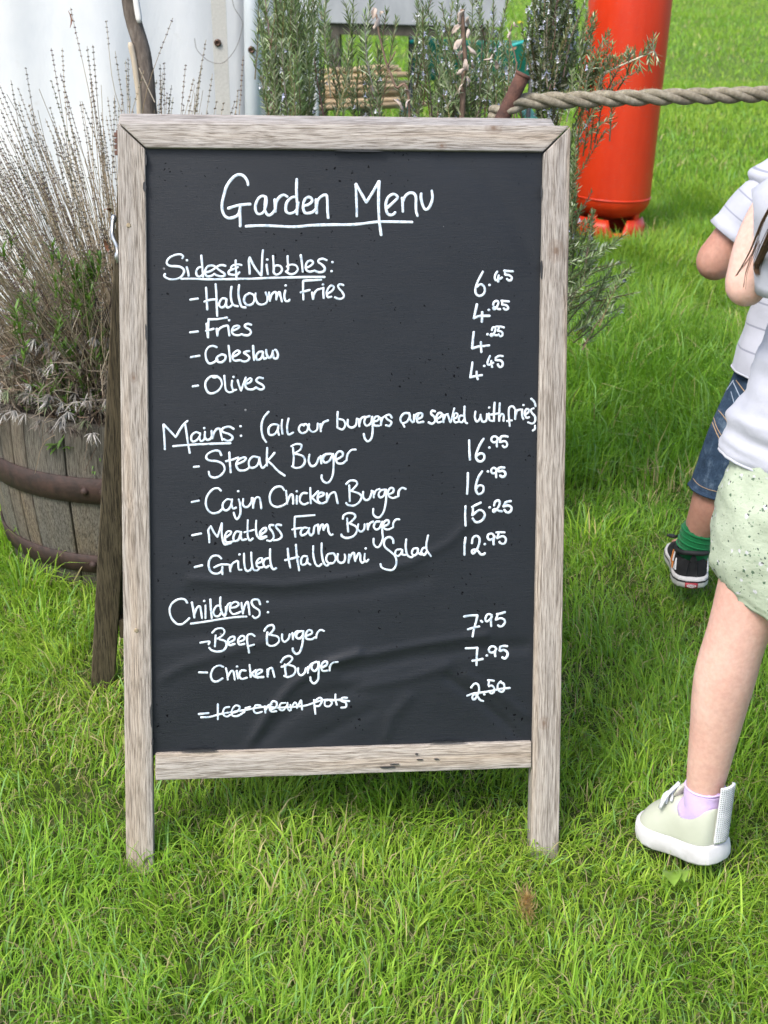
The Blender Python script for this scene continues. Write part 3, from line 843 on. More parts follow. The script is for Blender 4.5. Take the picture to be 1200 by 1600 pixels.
def build_ground():
    m, nt, b = new_mat('soil_and_thatch')
    v = coords(nt, (1, 1, 1))
    n1 = noise_n(nt, v, 60, 6, .65)
    n2 = noise_n(nt, v, 2.2, 4, .6)
    r = ramp(nt, [(.3, (.020, .034, .008)), (.5, (.050, .080, .016)), (.7, (.11, .12, .040))])
    nt.links.new(n1.outputs[0], r.inputs[0])
    r2 = ramp(nt, [(.35, (.06, .11, .018)), (.65, (.11, .17, .03))])
    n3 = noise_n(nt, v, 9, 8, .75)
    nt.links.new(n3.outputs[0], r2.inputs[0])
    # farther than the blades reach the sheet itself carries the lawn's colour
    geo = nt.nodes.new('ShaderNodeNewGeometry')
    sp = nt.nodes.new('ShaderNodeSeparateXYZ'); nt.links.new(geo.outputs['Position'], sp.inputs[0])
    mr = nt.nodes.new('ShaderNodeMapRange'); mr.inputs['From Min'].default_value = 5; mr.inputs['From Max'].default_value = 14
    nt.links.new(sp.outputs['Y'], mr.inputs['Value'])
    col = mixc(nt, mr.outputs[0], r.outputs[0], r2.outputs[0])
    nt.links.new(col, b.inputs['Base Color'])
    b.inputs['Roughness'].default_value = .95
    b.inputs['Specular IOR Level'].default_value = .1
    nt.links.new(bump_n(nt, n1.outputs[0], .6, .02), b.inputs['Normal'])
    xs = np.unique(np.concatenate([np.linspace(-160, -6, 20), np.linspace(-6, 6, 49), np.linspace(6, 160, 20)]))
    ys = np.unique(np.concatenate([np.linspace(-30, 0, 8), np.linspace(0, 14, 57), np.linspace(14, 40, 27), np.linspace(40, 260, 12)]))
    mb = MB()
    vs = [(x, y, gz(x, y)) for y in ys for x in xs]
    W = len(xs)
    fs = [(j * W + i, j * W + i + 1, (j + 1) * W + i + 1, (j + 1) * W + i) for j in range(len(ys) - 1) for i in range(W - 1)]
    mb.add(vs, fs)
    o = mb.build('ground', m, smooth=True)
    tag(o, kind='structure')


# smooth value noise for numpy arrays
_G = rng.random((64, 64))


def vn(x, y, f):
    x = x * f; y = y * f
    xi = np.floor(x).astype(int); yi = np.floor(y).astype(int)
    fx = x - xi; fy = y - yi
    fx = fx * fx * (3 - 2 * fx); fy = fy * fy * (3 - 2 * fy)
    g = lambda a, b_: _G[a % 64, b_ % 64]
    return (g(xi, yi) * (1 - fx) + g(xi + 1, yi) * fx) * (1 - fy) + (g(xi, yi + 1) * (1 - fx) + g(xi + 1, yi + 1) * fx) * fy


def blades_mesh(name, X, Y, Z, L, W, yaw, lean, curl, col, seg=3, twist=None):
    """one mesh of bent tapering blades, triangles only"""
    N = len(X)
    ts = np.linspace(0, 1, seg + 1)
    nv = 2 * seg + 1
    V = np.zeros((N, nv, 3))
    dx, dy = np.cos(yaw), np.sin(yaw)
    # the flat of a blade faces a direction of its own
    fa = yaw + pi / 2 + (twist if twist is not None else 0)
    wx, wy = np.cos(fa), np.sin(fa)
    for i, t in enumerate(ts):
        # angle from vertical grows along the blade
        ang = lean * t + curl * t * t
        h = L * t * np.cos(ang * .75)
        o_ = L * t * np.sin(ang * .75)
        px = X + dx * o_; py = Y + dy * o_; pz = Z + h
        w = W * (1 - t ** 1.6) * (0.75 + .5 * t if i < seg else 0)
        if i < seg:
            V[:, 2 * i, 0] = px - wx * w; V[:, 2 * i, 1] = py - wy * w; V[:, 2 * i, 2] = pz
            V[:, 2 * i + 1, 0] = px + wx * w; V[:, 2 * i + 1, 1] = py + wy * w; V[:, 2 * i + 1, 2] = pz
        else:
            V[:, 2 * i, 0] = px; V[:, 2 * i, 1] = py; V[:, 2 * i, 2] = pz
    T = []
    for i in range(seg - 1):
        a = 2 * i
        T += [(a, a + 1, a + 3), (a, a + 3, a + 2)]
    T.append((2 * seg - 2, 2 * seg - 1, 2 * seg))
    T = np.array(T)
    F = (np.arange(N)[:, None, None] * nv + T[None]).reshape(-1, 3)
    me = bpy.data.meshes.new(name)
    me.vertices.add(N * nv)
    me.vertices.foreach_set('co', V.reshape(-1).astype(np.float32))
    me.loops.add(F.size)
    me.loops.foreach_set('vertex_index', F.reshape(-1).astype(np.int32))
    me.polygons.add(len(F))
    me.polygons.foreach_set('loop_start', (np.arange(len(F)) * 3).astype(np.int32))
    me.polygons.foreach_set('use_smooth', np.ones(len(F), bool))
    at_ = me.color_attributes.new('tint', 'FLOAT_COLOR', 'POINT')
    C = np.ones((N, nv, 4), np.float32)
    C[:, :, :3] = col[:, None, :]
    at_.data.foreach_set('color', C.reshape(-1))
    me.update()
    me.validate()
    return me


def leaf_mat(name, attr=True, base=(.07, .12, .03), trans=.35, rough=.5, spec=.35):
    m, nt, b = new_mat(name)
    L = nt.links.new
    if attr:
        a = nt.nodes.new('ShaderNodeAttribute'); a.attribute_name = 'tint'
        colr = a.outputs['Color']
    else:
        v = coords(nt, (1, 1, 1))
        n = noise_n(nt, v, 25, 3)
        r = ramp(nt, [(.3, tuple(c * .7 for c in base)), (.7, tuple(c * 1.3 for c in base))])
        L(n.outputs[0], r.inputs[0]); colr = r.outputs[0]
    L(colr, b.inputs['Base Color'])
    b.inputs['Roughness'].default_value = rough
    b.inputs['Specular IOR Level'].default_value = spec
    tr = nt.nodes.new('ShaderNodeBsdfTranslucent')
    tcol = mixc(nt, 1.0, colr, (1.25, 1.3, .6), 'MULTIPLY')
    L(tcol, tr.inputs[0])
    mx = nt.nodes.new('ShaderNodeMixShader'); mx.inputs[0].default_value = trans
    L(b.outputs[0], mx.inputs[1]); L(tr.outputs[0], mx.inputs[2])
    L(mx.outputs[0], nt.nodes['Material Output'].inputs[0])
    return m


def grass_color(X, Y, n, far=False):
    """base colours, patch by patch: fresh green, yellower, blue green"""
    p1 = vn(X + 3, Y + 9, 1.1); p2 = vn(X + 30, Y, 4.5); p3 = vn(X, Y + 50, .45)
    fresh = np.array([.205, .385, .032]); yel = np.array([.400, .520, .070]); deep = np.array([.105, .245, .022]); blue = np.array([.215, .385, .110])
    k = np.clip(.15 + .75 * (p1 - .3) + .5 * (p2 - .5) + .25 * rng.normal(size=n), 0, 1)[:, None]
    c = fresh * (1 - k) + yel * k
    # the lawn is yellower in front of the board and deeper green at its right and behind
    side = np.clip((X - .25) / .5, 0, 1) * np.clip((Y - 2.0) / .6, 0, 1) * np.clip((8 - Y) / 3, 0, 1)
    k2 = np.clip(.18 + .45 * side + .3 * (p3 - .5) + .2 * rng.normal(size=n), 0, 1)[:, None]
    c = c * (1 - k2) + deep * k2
    k3 = (rng.random(n) < .12)[:, None]
    c = np.where(k3, blue, c)
    c = c * rng.uniform(.75, 1.25, n)[:, None]
    straw = (rng.random(n) < np.clip(.035 + .55 * (vn(X + 11, Y + 5, 2.3) - .62), .02, .35))[:, None]
    c = np.where(straw, np.array([.55, .47, .24]) * rng.uniform(.6, 1.1, n)[:, None], c)
    return c


def build_grass():
    gm = leaf_mat('grass_blade', True, trans=.40, rough=.55, spec=.25)
    TA = tan(radians(15.5))
    foot = [tuple((BORG + RB @ BL(u, V0, -.017)).xy) for u in (-.033, .623)]

    def wedge(n, y0, y1, margin):
        # uniform inside the view's wedge
        Y = rng.uniform(y0, y1, int(n * 1.0)); X = rng.uniform(-1, 1, len(Y)) * (y1 * TA + margin)
        ok = np.abs(X) < (Y * TA + margin)
        return X[ok], Y[ok]

    def zfn(X, Y):
        return np.zeros_like(X) if Y.max() < 3.5 else np.array([gz(a, b_) for a, b_ in zip(X, Y)])

    def avoid(X, Y):
        ok = np.ones(len(X), bool)
        for (fx, fy) in foot:
            ok &= ~((np.abs(X - fx) < .024) & (np.abs(Y - fy) < .022))
        ok &= (X - BARREL.x) ** 2 + (Y - BARREL.y) ** 2 > .285 ** 2
        ok &= (X - BARREL2.x) ** 2 + (Y - BARREL2.y) ** 2 > .285 ** 2
        ok &= (X - CYL.x) ** 2 + (Y - CYL.y) ** 2 > .22 ** 2
        return ok

    meshes = []
    # near, 1.15 m to 3.6 m: single blades, in clumps
    X, Y = wedge(215000, 1.15, 3.7, .8)
    cl = vn(X, Y, 9.0); cl2 = vn(X + 7, Y + 3, 3.0)
    sh_ = ground(1062, 1350)
    ok = (rng.random(len(X)) < np.clip(.30 + 1.0 * cl, 0, 1)) & avoid(X, Y) & ~((np.abs(X - sh_.x) < .075) & (np.abs(Y - sh_.y - .03) < .045))
    X, Y, cl, cl2 = X[ok], Y[ok], cl[ok], cl2[ok]
    n = len(X)
    tall = .75 + .55 * cl2 + .25 * cl
    L = np.clip(rng.normal(.038, .014, n), .012, .09) * tall
    L *= np.where(rng.random(n) < .05, 1.45, 1)
    L *= 1 - .45 * np.exp(-(((X - _b.x) / .22) ** 2 + ((Y - _b.y) / .13) ** 2))
    W = rng.uniform(.0009, .0023, n)
    yaw = 2 * pi * vn(X + 1, Y + 2, 6.0) * 1.5 + rng.normal(0, 1.1, n)
    lean = np.abs(rng.normal(.45, .4, n)); curl = np.abs(rng.normal(.6, .55, n))
    flat_ = rng.random(n) < .16
    lean = np.where(flat_, rng.uniform(1.2, 1.75, n), lean)
    col = grass_color(X, Y, n)
    tw = rng.uniform(-.9, .9, n)
    meshes.append(blades_mesh('near', X, Y, np.full(n, -.002), L, W, yaw, lean, curl, col, 3, tw))
    # low thatch of dry bits
    X, Y = wedge(17000, 1.15, 3.4, .5)
    n = len(X)
    col = np.array([.44, .37, .20]) * rng.uniform(.35, 1.1, n)[:, None]
    meshes.append(blades_mesh('thatch', X, Y, rng.uniform(.001, .018, n), rng.uniform(.02, .055, n), rng.uniform(.0006, .0014, n), rng.uniform(0, 2 * pi, n),
                              rng.uniform(1.3, 2.1, n), rng.uniform(0, .3, n), col, 2, rng.uniform(-.9, .9, n)))
    # middle, 3.7 m to 8.5 m
    X, Y = wedge(230000, 3.7, 8.6, .7)
    ok = avoid(X, Y); X, Y = X[ok], Y[ok]; n = len(X)
    cl2 = vn(X + 7, Y + 3, 2.2)
    L = np.clip(rng.normal(.062, .02, n), .02, .13) * (.65 + .8 * cl2)
    # rank grass around the planters
    rank = np.exp(-(((X - 1.05) / .7) ** 2 + ((Y - 4.6) / .9) ** 2))
    L *= 1 + 1.3 * rank
    W = rng.uniform(.0016, .0034, n)
    yaw = 2 * pi * vn(X + 1, Y + 2, 3.0) * 1.5 + rng.normal(0, 1.1, n)
    lean = np.abs(rng.normal(.4, .35, n)); curl = np.abs(rng.normal(.5, .5, n))
    col = grass_color(X, Y, n)
    meshes.append(blades_mesh('mid', X, Y, zfn(X, Y) - .003, L, W, yaw, lean, curl, col, 2, rng.uniform(-.9, .9, n)))
    # far, 8.6 m to 34 m
    for (y0, y1, N, w0, w1, l) in ((8.6, 15, 150000, .003, .0055, .065), (15, 36, 150000, .006, .012, .075)):
        X, Y = wedge(N, y0, y1, 1.5)
        n = len(X)
        L = np.clip(rng.normal(l, .02, n), .02, .14) * (.6 + .9 * vn(X + 7, Y + 3, .9))
        col = grass_color(X, Y, n)
        meshes.append(blades_mesh('far', X, Y, zfn(X, Y) - .004, L, rng.uniform(w0, w1, n), rng.uniform(0, 2 * pi, n), np.abs(rng.normal(.45, .35, n)), np.abs(rng.normal(.4, .4, n)), col, 1 if y0 > 10 else 2, rng.uniform(-.9, .9, n)))
    for i, me in enumerate(meshes):
        o = obj_mesh('grass', me, gm)
        tag(o, 'short lawn grass with pale dry blades between the green' if i == 0 else None, kind='stuff')
    # long tufts
    def tuft(px, py, nb, l, spread, tint=(1, 1, 1)):
        g = ground(px, py)
        X = g.x + rng.normal(0, spread, nb); Y = g.y + rng.normal(0, spread, nb)
        yaw = np.arctan2(Y - g.y, X - g.x) + rng.normal(0, .5, nb)
        col = grass_color(X, Y, nb) * np.array(tint)
        return blades_mesh('tuft', X, Y, zfn(X, Y) - .003, rng.uniform(.5, 1.1, nb) * l, rng.uniform(.0012, .0028, nb), yaw, np.abs(rng.normal(.35, .25, nb)), np.abs(rng.normal(.9, .5, nb)), col, 4, rng.uniform(-.6, .6, nb))
    T_ = [tuft(20, 870, 120, .20, .05), tuft(40, 930, 120, .14, .05), tuft(80, 990, 120, .09, .06), tuft(1020, 520, 260, .24, .12), tuft(960, 600, 240, .20, .12), tuft(900, 560, 200, .22, .10), tuft(1060, 600, 200, .18, .1),
          tuft(930, 470, 150, .22, .1), tuft(905, 420, 120, .16, .12), tuft(1010, 400, 90, .15, .1), tuft(930, 720, 120, .13, .06, (.9, 1, 1.3)), tuft(920, 860, 140, .12, .07, (1.2, 1.15, 1)), tuft(205, 1365, 60, .06, .025), tuft(240, 1350, 40, .055, .02), tuft(850, 1325, 70, .06, .03),
          tuft(880, 1310, 40, .06, .02), tuft(160, 1095, 70, .07, .03), tuft(985, 1385, 50, .06, .025), tuft(1120, 1400, 50, .055, .025), tuft(600, 1300, 80, .09, .05), tuft(420, 1290, 80, .08, .05), tuft(1150, 1200, 110, .10, .06), tuft(1000, 1150, 80, .08, .06), tuft(40, 1150, 90, .09, .06), tuft(1170, 700, 130, .11, .08)]
    for me in T_:
        o = obj_mesh('grass', me, gm)
        tag(o, kind='stuff')


# where the big things stand
CYL = ground(955, 379)
CYL.y += .18
BARREL = Vector((0, 0, 0))
_b = ground(140, 915)
BARREL = Vector((at(212, 800, _b.y + .24).x, _b.y + .27, 0))
BARREL2 = Vector((at(615, 500, 3.5).x, 3.55, 0))
build_ground()
build_grass()

# ------------------------------------------------------------------ half-barrel planters
def build_barrel(c, label, seed, group=None):
    rnd = random.Random(seed)
    root = empty('barrel_planter', c, label, 'planter', group=group)
    stave = wood_mat('grey_oak_stave_%d' % seed, 2, light=(.140, .126, .102), mid=(.088, .077, .061), dark=(.035, .03, .024), seed=seed)
    stave2 = wood_mat('tan_oak_stave_%d' % seed, 2, light=(.150, .126, .096), mid=(.098, .079, .058), dark=(.04, .03, .023), seed=seed + 5)
    rust_ = simple_mat('rusty_hoop_%d' % seed, (.016, .009, .007), (.048, .024, .018), 45, .72, .5, .002, detail=8)
    H = .405
    def R(z): return .298 + .054 * math.sin(min(1, z / H * .95) * pi / 2) - .004 * (z / H) ** 3
    a = 0.0
    ws = []
    while a < 2 * pi - .12:
        w = rnd.choice([.16, .2, .26, .3, .13, .28])
        if 2 * pi - (a + w) < .12: w = 2 * pi - a
        ws.append((a, w)); a += w
    for i, (a, w) in enumerate(ws):
        mb = MB()
        rings = []
        off = rnd.uniform(-.002, .002)
        top = H + rnd.uniform(-.004, .006)
        for k in range(9):
            z = top * k / 8
            r1 = R(z) + off; r0 = r1 - .022
            g = .0016 / r1
            ring = []
            for q in range(5): ring.append(Vector((r1 * cos(a + g + (w - 2 * g) * q / 4), r1 * sin(a + g + (w - 2 * g) * q / 4), z)))
            for q in range(4, -1, -1): ring.append(Vector((r0 * cos(a + g + (w - 2 * g) * q / 4), r0 * sin(a + g + (w - 2 * g) * q / 4), z)))
            rings.append(ring)
        mb.loft(rings)
        o = mb.build('stave', stave if rnd.random() < .7 else stave2, root, world=False, smooth=True)
        bevel(o, .0025, 2, 50)
    for (z0, z1) in ((.228, .290), (.050, .096)):
        mb = MB()
        pr = []
        for (dr, z) in ((.0035, z0), (.0065, z0 + .001), (.0068, (z0 + z1) / 2), (.0065, z1 - .001), (.0035, z1), (.0005, z1 - .002), (.0005, z0 + .002), (.0035, z0)):
            pr.append((R(z) + dr, z))
        mb.lathe(pr, (0, 0, 0), 64)
        mb.build('hoop', rust_, root, world=False, smooth=True)
        for aa in (-1.72, -1.60):
            zz = (z0 + z1) / 2
            rr = R(zz) + .007
            mb = MB(); mb.ball((rr * cos(aa), rr * sin(aa), zz), (.009, .009, .009), 10, 6)
            mb.build('rivet', rust_, root, world=False, smooth=True)
    mb = MB()
    mb.lathe([(0, .385), (.15, .385), (.30, .365)], (0, 0, 0), 24)
    mb.build('soil', simple_mat('dark_compost', (.012, .009, .007), (.045, .034, .024), 60, .95, .8, .01), root, world=False, smooth=True)
    return root


build_barrel(BARREL, 'old oak half-barrel planter with rusty hoops, holding the dry lavender', 3, 'oak half-barrel planters')
build_barrel(BARREL2, 'old oak half-barrel planter hidden behind the menu board, holding the rosemary', 8, 'oak half-barrel planters')


def strip_blades(mb_v, mb_f, mb_c, p, d, l, w, col, up, bend=0.0, n=2):
    """one narrow leaf: quads from p along d"""
    s_ = d.cross(up)
    if s_.length < 1e-4: s_ = d.orthogonal()
    s_.normalize()
    b0 = len(mb_v)
    nn = s_.cross(d)
    for i in range(n + 1):
        t = i / n
        wd = w * (.6 + .8 * t if t < .5 else 1.0 - (t - .5) * 1.6)
        q = p + d * (l * t) + nn * (bend * l * t * t)
        mb_v.append(q - s_ * wd); mb_v.append(q + s_ * wd)
        mb_c.append(col); mb_c.append(col)
    for i in range(n):
        mb_f.append((b0 + 2 * i, b0 + 2 * i + 1, b0 + 2 * i + 3, b0 + 2 * i + 2))


def tinted(name, V, F, C, mat, parent, kind='stuff'):
    me = bpy.data.meshes.new(name)
    me.from_pydata([tuple(v) for v in V], [], F)
    a = me.color_attributes.new('tint', 'FLOAT_COLOR', 'POINT')
    arr = np.ones((len(V), 4), np.float32); arr[:, :3] = np.array(C)
    a.data.foreach_set('color', arr.reshape(-1))
    me.update()
    o = obj_mesh(name, me, mat, parent, world=True)
    if kind: o['kind'] = kind
    return o


def thin(V, F, C, pts, r0, r1, col, n=3):
    """thin tapering twig"""
    b0 = len(V)
    m_ = len(pts)
    for i, p in enumerate(pts):
        t = (pts[min(i + 1, m_ - 1)] - pts[max(0, i - 1)])
        t = t.normalized() if t.length > 1e-9 else Vector((0, 0, 1))
        u = t.orthogonal().normalized(); w = t.cross(u)
        r = lerp(r0, r1, i / (m_ - 1))
        for k in range(n):
            a = 2 * pi * k / n
            V.append(p + u * cos(a) * r + w * sin(a) * r); C.append(col)
    for i in range(m_ - 1):
        for k in range(n):
            k2 = (k + 1) % n
            F.append((b0 + i * n + k, b0 + i * n + k2, b0 + (i + 1) * n + k2, b0 + (i + 1) * n + k))


def bead(V, F, C, p, r, col, stretch=1.4):
    b0 = len(V)
    for q in ((r, 0, 0), (0, r, 0), (-r, 0, 0), (0, -r, 0), (0, 0, r * stretch), (0, 0, -r * stretch)):
        V.append(p + Vector(q)); C.append(col)
    for k in range(4):
        k2 = (k + 1) % 4
        F.append((b0 + k, b0 + k2, b0 + 4)); F.append((b0 + k2, b0 + k, b0 + 5))


def build_lavender():
    rnd = random.Random(21)
    c = BARREL
    root = empty('lavender_plant', Vector((c.x, c.y, .36)), 'dry lavender with a fan of seed-headed stalks growing in the oak half-barrel', 'plant')
    lm = leaf_mat('dry_stalk', True, trans=.0, rough=.8, spec=.2)
    # ---- flower stalks
    V, F, C = [], [], []
    def stalk(base, tip, heads, thick=1.0):
        mid = base.lerp(tip, .5) + Vector((rnd.uniform(-.02, .02), rnd.uniform(-.02, .02), rnd.uniform(-.01, .025)))
        P = catmull([base, mid, tip], 4)
        g = rnd.uniform(.75, 1.25)
        col = rnd.choice([(.27, .21, .13), (.33, .26, .17), (.19, .15, .10), (.40, .33, .23), (.24, .21, .12)])
        col = tuple(x * g for x in col)
        thin(V, F, C, P, .0011 * thick, .0006, col)
        L_ = (tip - base).length
        if heads:
            hc = tuple(x * rnd.uniform(.7, 1.2) for x in (.085, .068, .058))
            k = 0
            s0 = rnd.uniform(.70, .86)
            t = s0
            while t < 1.0:
                i = min(len(P) - 2, int(t * (len(P) - 1)))
                p = P[i].lerp(P[i + 1], t * (len(P) - 1) - i)
                for q in range(3):
                    a = q * 2.1 + k
                    bead(V, F, C, p + Vector((cos(a), sin(a), 0)) * .0020 + Vector((0, 0, rnd.uniform(-.001, .001))), rnd.uniform(.0008, .0016), hc)
                t += .0105 / L_ * rnd.uniform(.9, 1.5)
                k += 1
    N = 0
    while N < 1000:
        a = rnd.uniform(0, 2 * pi); r = rnd.uniform(0, 1) ** .6 * .27
        base = Vector((c.x + r * cos(a), c.y + r * sin(a), .40 + rnd.uniform(0, .1)))
        L_ = rnd.uniform(.38, .66) * (1 - .25 * (r / .27) ** 2)
        out = .25 + .85 * (r / .27)
        tilt = Vector((cos(a) * out * .7 - .12, sin(a) * out * .55, 1.0)).normalized()
        tilt = (tilt + Vector((rnd.gauss(0, .12), rnd.gauss(0, .12), 0))).normalized()
        stalk(base, base + tilt * L_, rnd.random() < .8)
        N += 1
    # those that stand out against the white cover
    for (x, y, x2, y2) in [(110, 12, 135, 190), (97, 75, 105, 240), (145, 70, 165, 230), (40, 105, 60, 260), (80, 75, 85, 230), (180, 80, 178, 220), (200, 90, 175, 260), (17, 125, 30, 300), (136, 72, 150, 240),
                           (166, 32, 212, 90), (270, 28, 228, 75), (322, 62, 300, 190), (290, 102, 278, 200), (315, 105, 320, 200), (303, 122, 305, 210), (332, 115, 340, 200), (380, 88, 378, 200), (372, 140, 360, 200), (268, 133, 262, 200), (250, 100, 255, 200), (245, 125, 240, 200), (225, 110, 200, 210), (196, 95, 185, 210), (350, 160, 340, 215), (310, 150, 300, 205)]:
        yy = c.y + rnd.uniform(-.12, .12)
        tip = at(x, y, yy)
        root_p = at(x2, y2, yy)
        d = (root_p - tip)
        base = root_p + Vector((d.x * .2, 0, -.22))
        base.x = lerp(base.x, c.x, .25)
        stalk(base, tip, True, .9)
    tinted('flower_stalks', V, F, C, lm, root)
    # ---- tangle of dead twigs
    V, F, C = [], [], []
    for i in range(3200):
        a = rnd.uniform(0, 2 * pi); r = rnd.uniform(.0, 1) ** .5 * .33
        z = .38 + rnd.random() ** 1.3 * .34 * (1 - (r / .40) ** 2)
        p = Vector((c.x + r * cos(a), c.y + r * sin(a), z))
        d = Vector((cos(a) * rnd.uniform(-.2, .8), sin(a) * rnd.uniform(-.2, .8), rnd.uniform(-.1, 1.0))).normalized()
        l = rnd.uniform(.05, .14)
        m1 = p + d * l * .5 + Vector((rnd.gauss(0, .012), rnd.gauss(0, .012), rnd.gauss(0, .012)))
        q = p + d * l + Vector((rnd.gauss(0, .02), rnd.gauss(0, .02), rnd.gauss(0, .02)))
        g = rnd.uniform(.5, 1.2)
        thin(V, F, C, catmull([p, m1, q], 3), rnd.uniform(.0008, .0018), .0006, tuple(x * g for x in rnd.choice([(.22, .17, .12), (.34, .28, .21), (.15, .10, .07), (.40, .35, .27)])))
    for i in range(60):
        a = rnd.uniform(0, 2 * pi); r = rnd.uniform(.02, .2)
        p = Vector((c.x + r * cos(a), c.y + r * sin(a), .42))
        q = p + Vector((cos(a) * .12, sin(a) * .12, rnd.uniform(.15, .3)))
        thin(V, F, C, catmull([p, p.lerp(q, .5) + Vector((rnd.gauss(0, .02), rnd.gauss(0, .02), 0)), q], 3), .004, .002, (.10, .075, .055), 5)
    tinted('dead_twigs', V, F, C, lm, root)
    # ---- grey drooping leaf rosettes over the barrel's rim
    V, F, C = [], [], []
    for i in range(1150):
        a = rnd.uniform(0, 2 * pi)
        r = rnd.uniform(.5, 1.08) * .37
        z = .38 + .22 * (1 - (r / .40) ** 2) + rnd.uniform(-.06, .10)
        if r > .335: z = rnd.uniform(.405, .48)
        p = Vector((c.x + r * cos(a), c.y + r * sin(a), z))
        out = Vector((cos(a), sin(a), rnd.uniform(-.5, .5))).normalized()
        g = rnd.uniform(.55, 1.25)
        base = rnd.choice([(.24, .225, .20), (.44, .43, .40), (.17, .155, .135), (.33, .315, .29), (.12, .10, .08), (.06, .048, .038), (.14, .17, .09)])
        for k in range(rnd.randint(9, 15)):
            gg = g * rnd.uniform(.8, 1.2)
            d = (out + Vector((rnd.gauss(0, .7), rnd.gauss(0, .7), rnd.gauss(-.15, .6)))).normalized()
            strip_blades(V, F, C, p, d, rnd.uniform(.016, .034), rnd.uniform(.0011, .0018), tuple(x * gg for x in base), Vector((0, 0, 1)), rnd.uniform(-.6, .1), 3)
    tinted('grey_leaves', V, F, C, lm, root)
    # ---- fresh green shoots
    gm = leaf_mat('fresh_leaf', True, trans=.35, rough=.5)
    V, F, C = [], [], []
    def shoot(px, py, Y, l, n, up=Vector((0, 0, 1)), size=.026):
        p = at(px, py, Y)
        q = p + up.normalized() * l
        P = catmull([p, p.lerp(q, .5) + Vector((rnd.gauss(0, .006), 0, 0)), q], 4)
        thin(V, F, C, P, .0019, .0010, (.13, .20, .05))
        for k in range(n):
            t = .15 + .85 * k / n
            i = min(len(P) - 2, int(t * (len(P) - 1)))
            b_ = P[i].lerp(P[i + 1], .5)
            for s in range(2):
                a = k * 1.57 + s * pi + rnd.gauss(0, .3)
                d = (Vector((cos(a), sin(a), 0)) + up.normalized() * rnd.uniform(.5, 1.3)).normalized()
                g = rnd.uniform(.7, 1.3)
                strip_blades(V, F, C, b_, d, size * rnd.uniform(.8, 1.3), .0034, (.10 * g, .19 * g, .035 * g), Vector((0, 0, 1)), rnd.uniform(-.3, .1), 3)
    Yf = c.y - .30
    for (x, y, l, n, ux) in [(85, 480, .07, 7, .1), (70, 560, .09, 9, -.2), (100, 560, .10, 9, .15), (75, 600, .05, 6, 0), (110, 500, .09, 8, .2), (135, 470, .08, 7, .1), (150, 440, .07, 6, .1), (60, 500, .06, 6, -.3), (95, 440, .06, 6, 0), (80, 420, .06, 6, .1),
                             (140, 540, .07, 7, .1), (150, 600, .08, 8, 0), (130, 620, .06, 7, -.2), (150, 650, .06, 7, .1), (120, 570, .06, 6, 0), (145, 500, .08, 7, .1), (90, 520, .06, 6, .1), (18, 390, .04, 4, -.2), (12, 410, .04, 4, -.1), (160, 560, .07, 7, .2), (140, 680, .03, 5, -.3)]:
        shoot(x, y, Yf + rnd.uniform(-.03, .06), l, n, Vector((ux, -.15, 1)))
    for i in range(34):
        shoot(rnd.uniform(30, 165), rnd.uniform(430, 670), Yf + rnd.uniform(-.02, .08), rnd.uniform(.04, .09), rnd.randint(5, 8), Vector((rnd.uniform(-.4, .4), -.15, 1)), .024)
    for (x, y, l, n, ux, uz) in [(130, 695, .08, 6, -1, .05), (150, 700, .05, 5, -.3, -1), (150, 672, .06, 5, .2, -.9), (120, 690, .05, 4, -.9, -.3), (155, 690, .06, 6, -.1, -1), (112, 668, .04, 5, -.4, -.6)]:
        shoot(x, y, Yf - .02, l, n, Vector((ux, -.2, uz)), .024)
    tinted('green_shoots', V, F, C, gm, root)
    # ---- a few dead leaves caught in it
    dl = simple_mat('russet_dead_leaf', (.16, .06, .03), (.30, .14, .08), 60, .7)
    for (x, y, s, rx) in [(170, 330, .020, .3), (166, 385, .016, 1.2), (40, 595, .02, 1.3), (8, 560, .02, .2), (35, 475, .018, 1.0), (108, 30, .018, 1.5)]:
        mb = MB()
        p = at(x, y, c.y - .22 if y > 100 else c.y)
        R_ = Euler((rnd.uniform(-.5, .5), rx, rnd.uniform(0, 3))).to_matrix()
        pts = [R_ @ Vector((s * t * 2 - s, .35 * s * sin(pi * t) * sg, .3 * s * sin(pi * t))) + p for sg in (-1, 1) for t in (0, .25, .5, .75, 1)]
        mb.add(pts, [(0, 1, 6), (1, 2, 7, 6), (2, 3, 8, 7), (3, 4, 8)])
        o = mb.build('dead_leaf', dl, root)
        sm = o.modifiers.new('thick', 'SOLIDIFY'); sm.thickness = .0006


build_lavender()


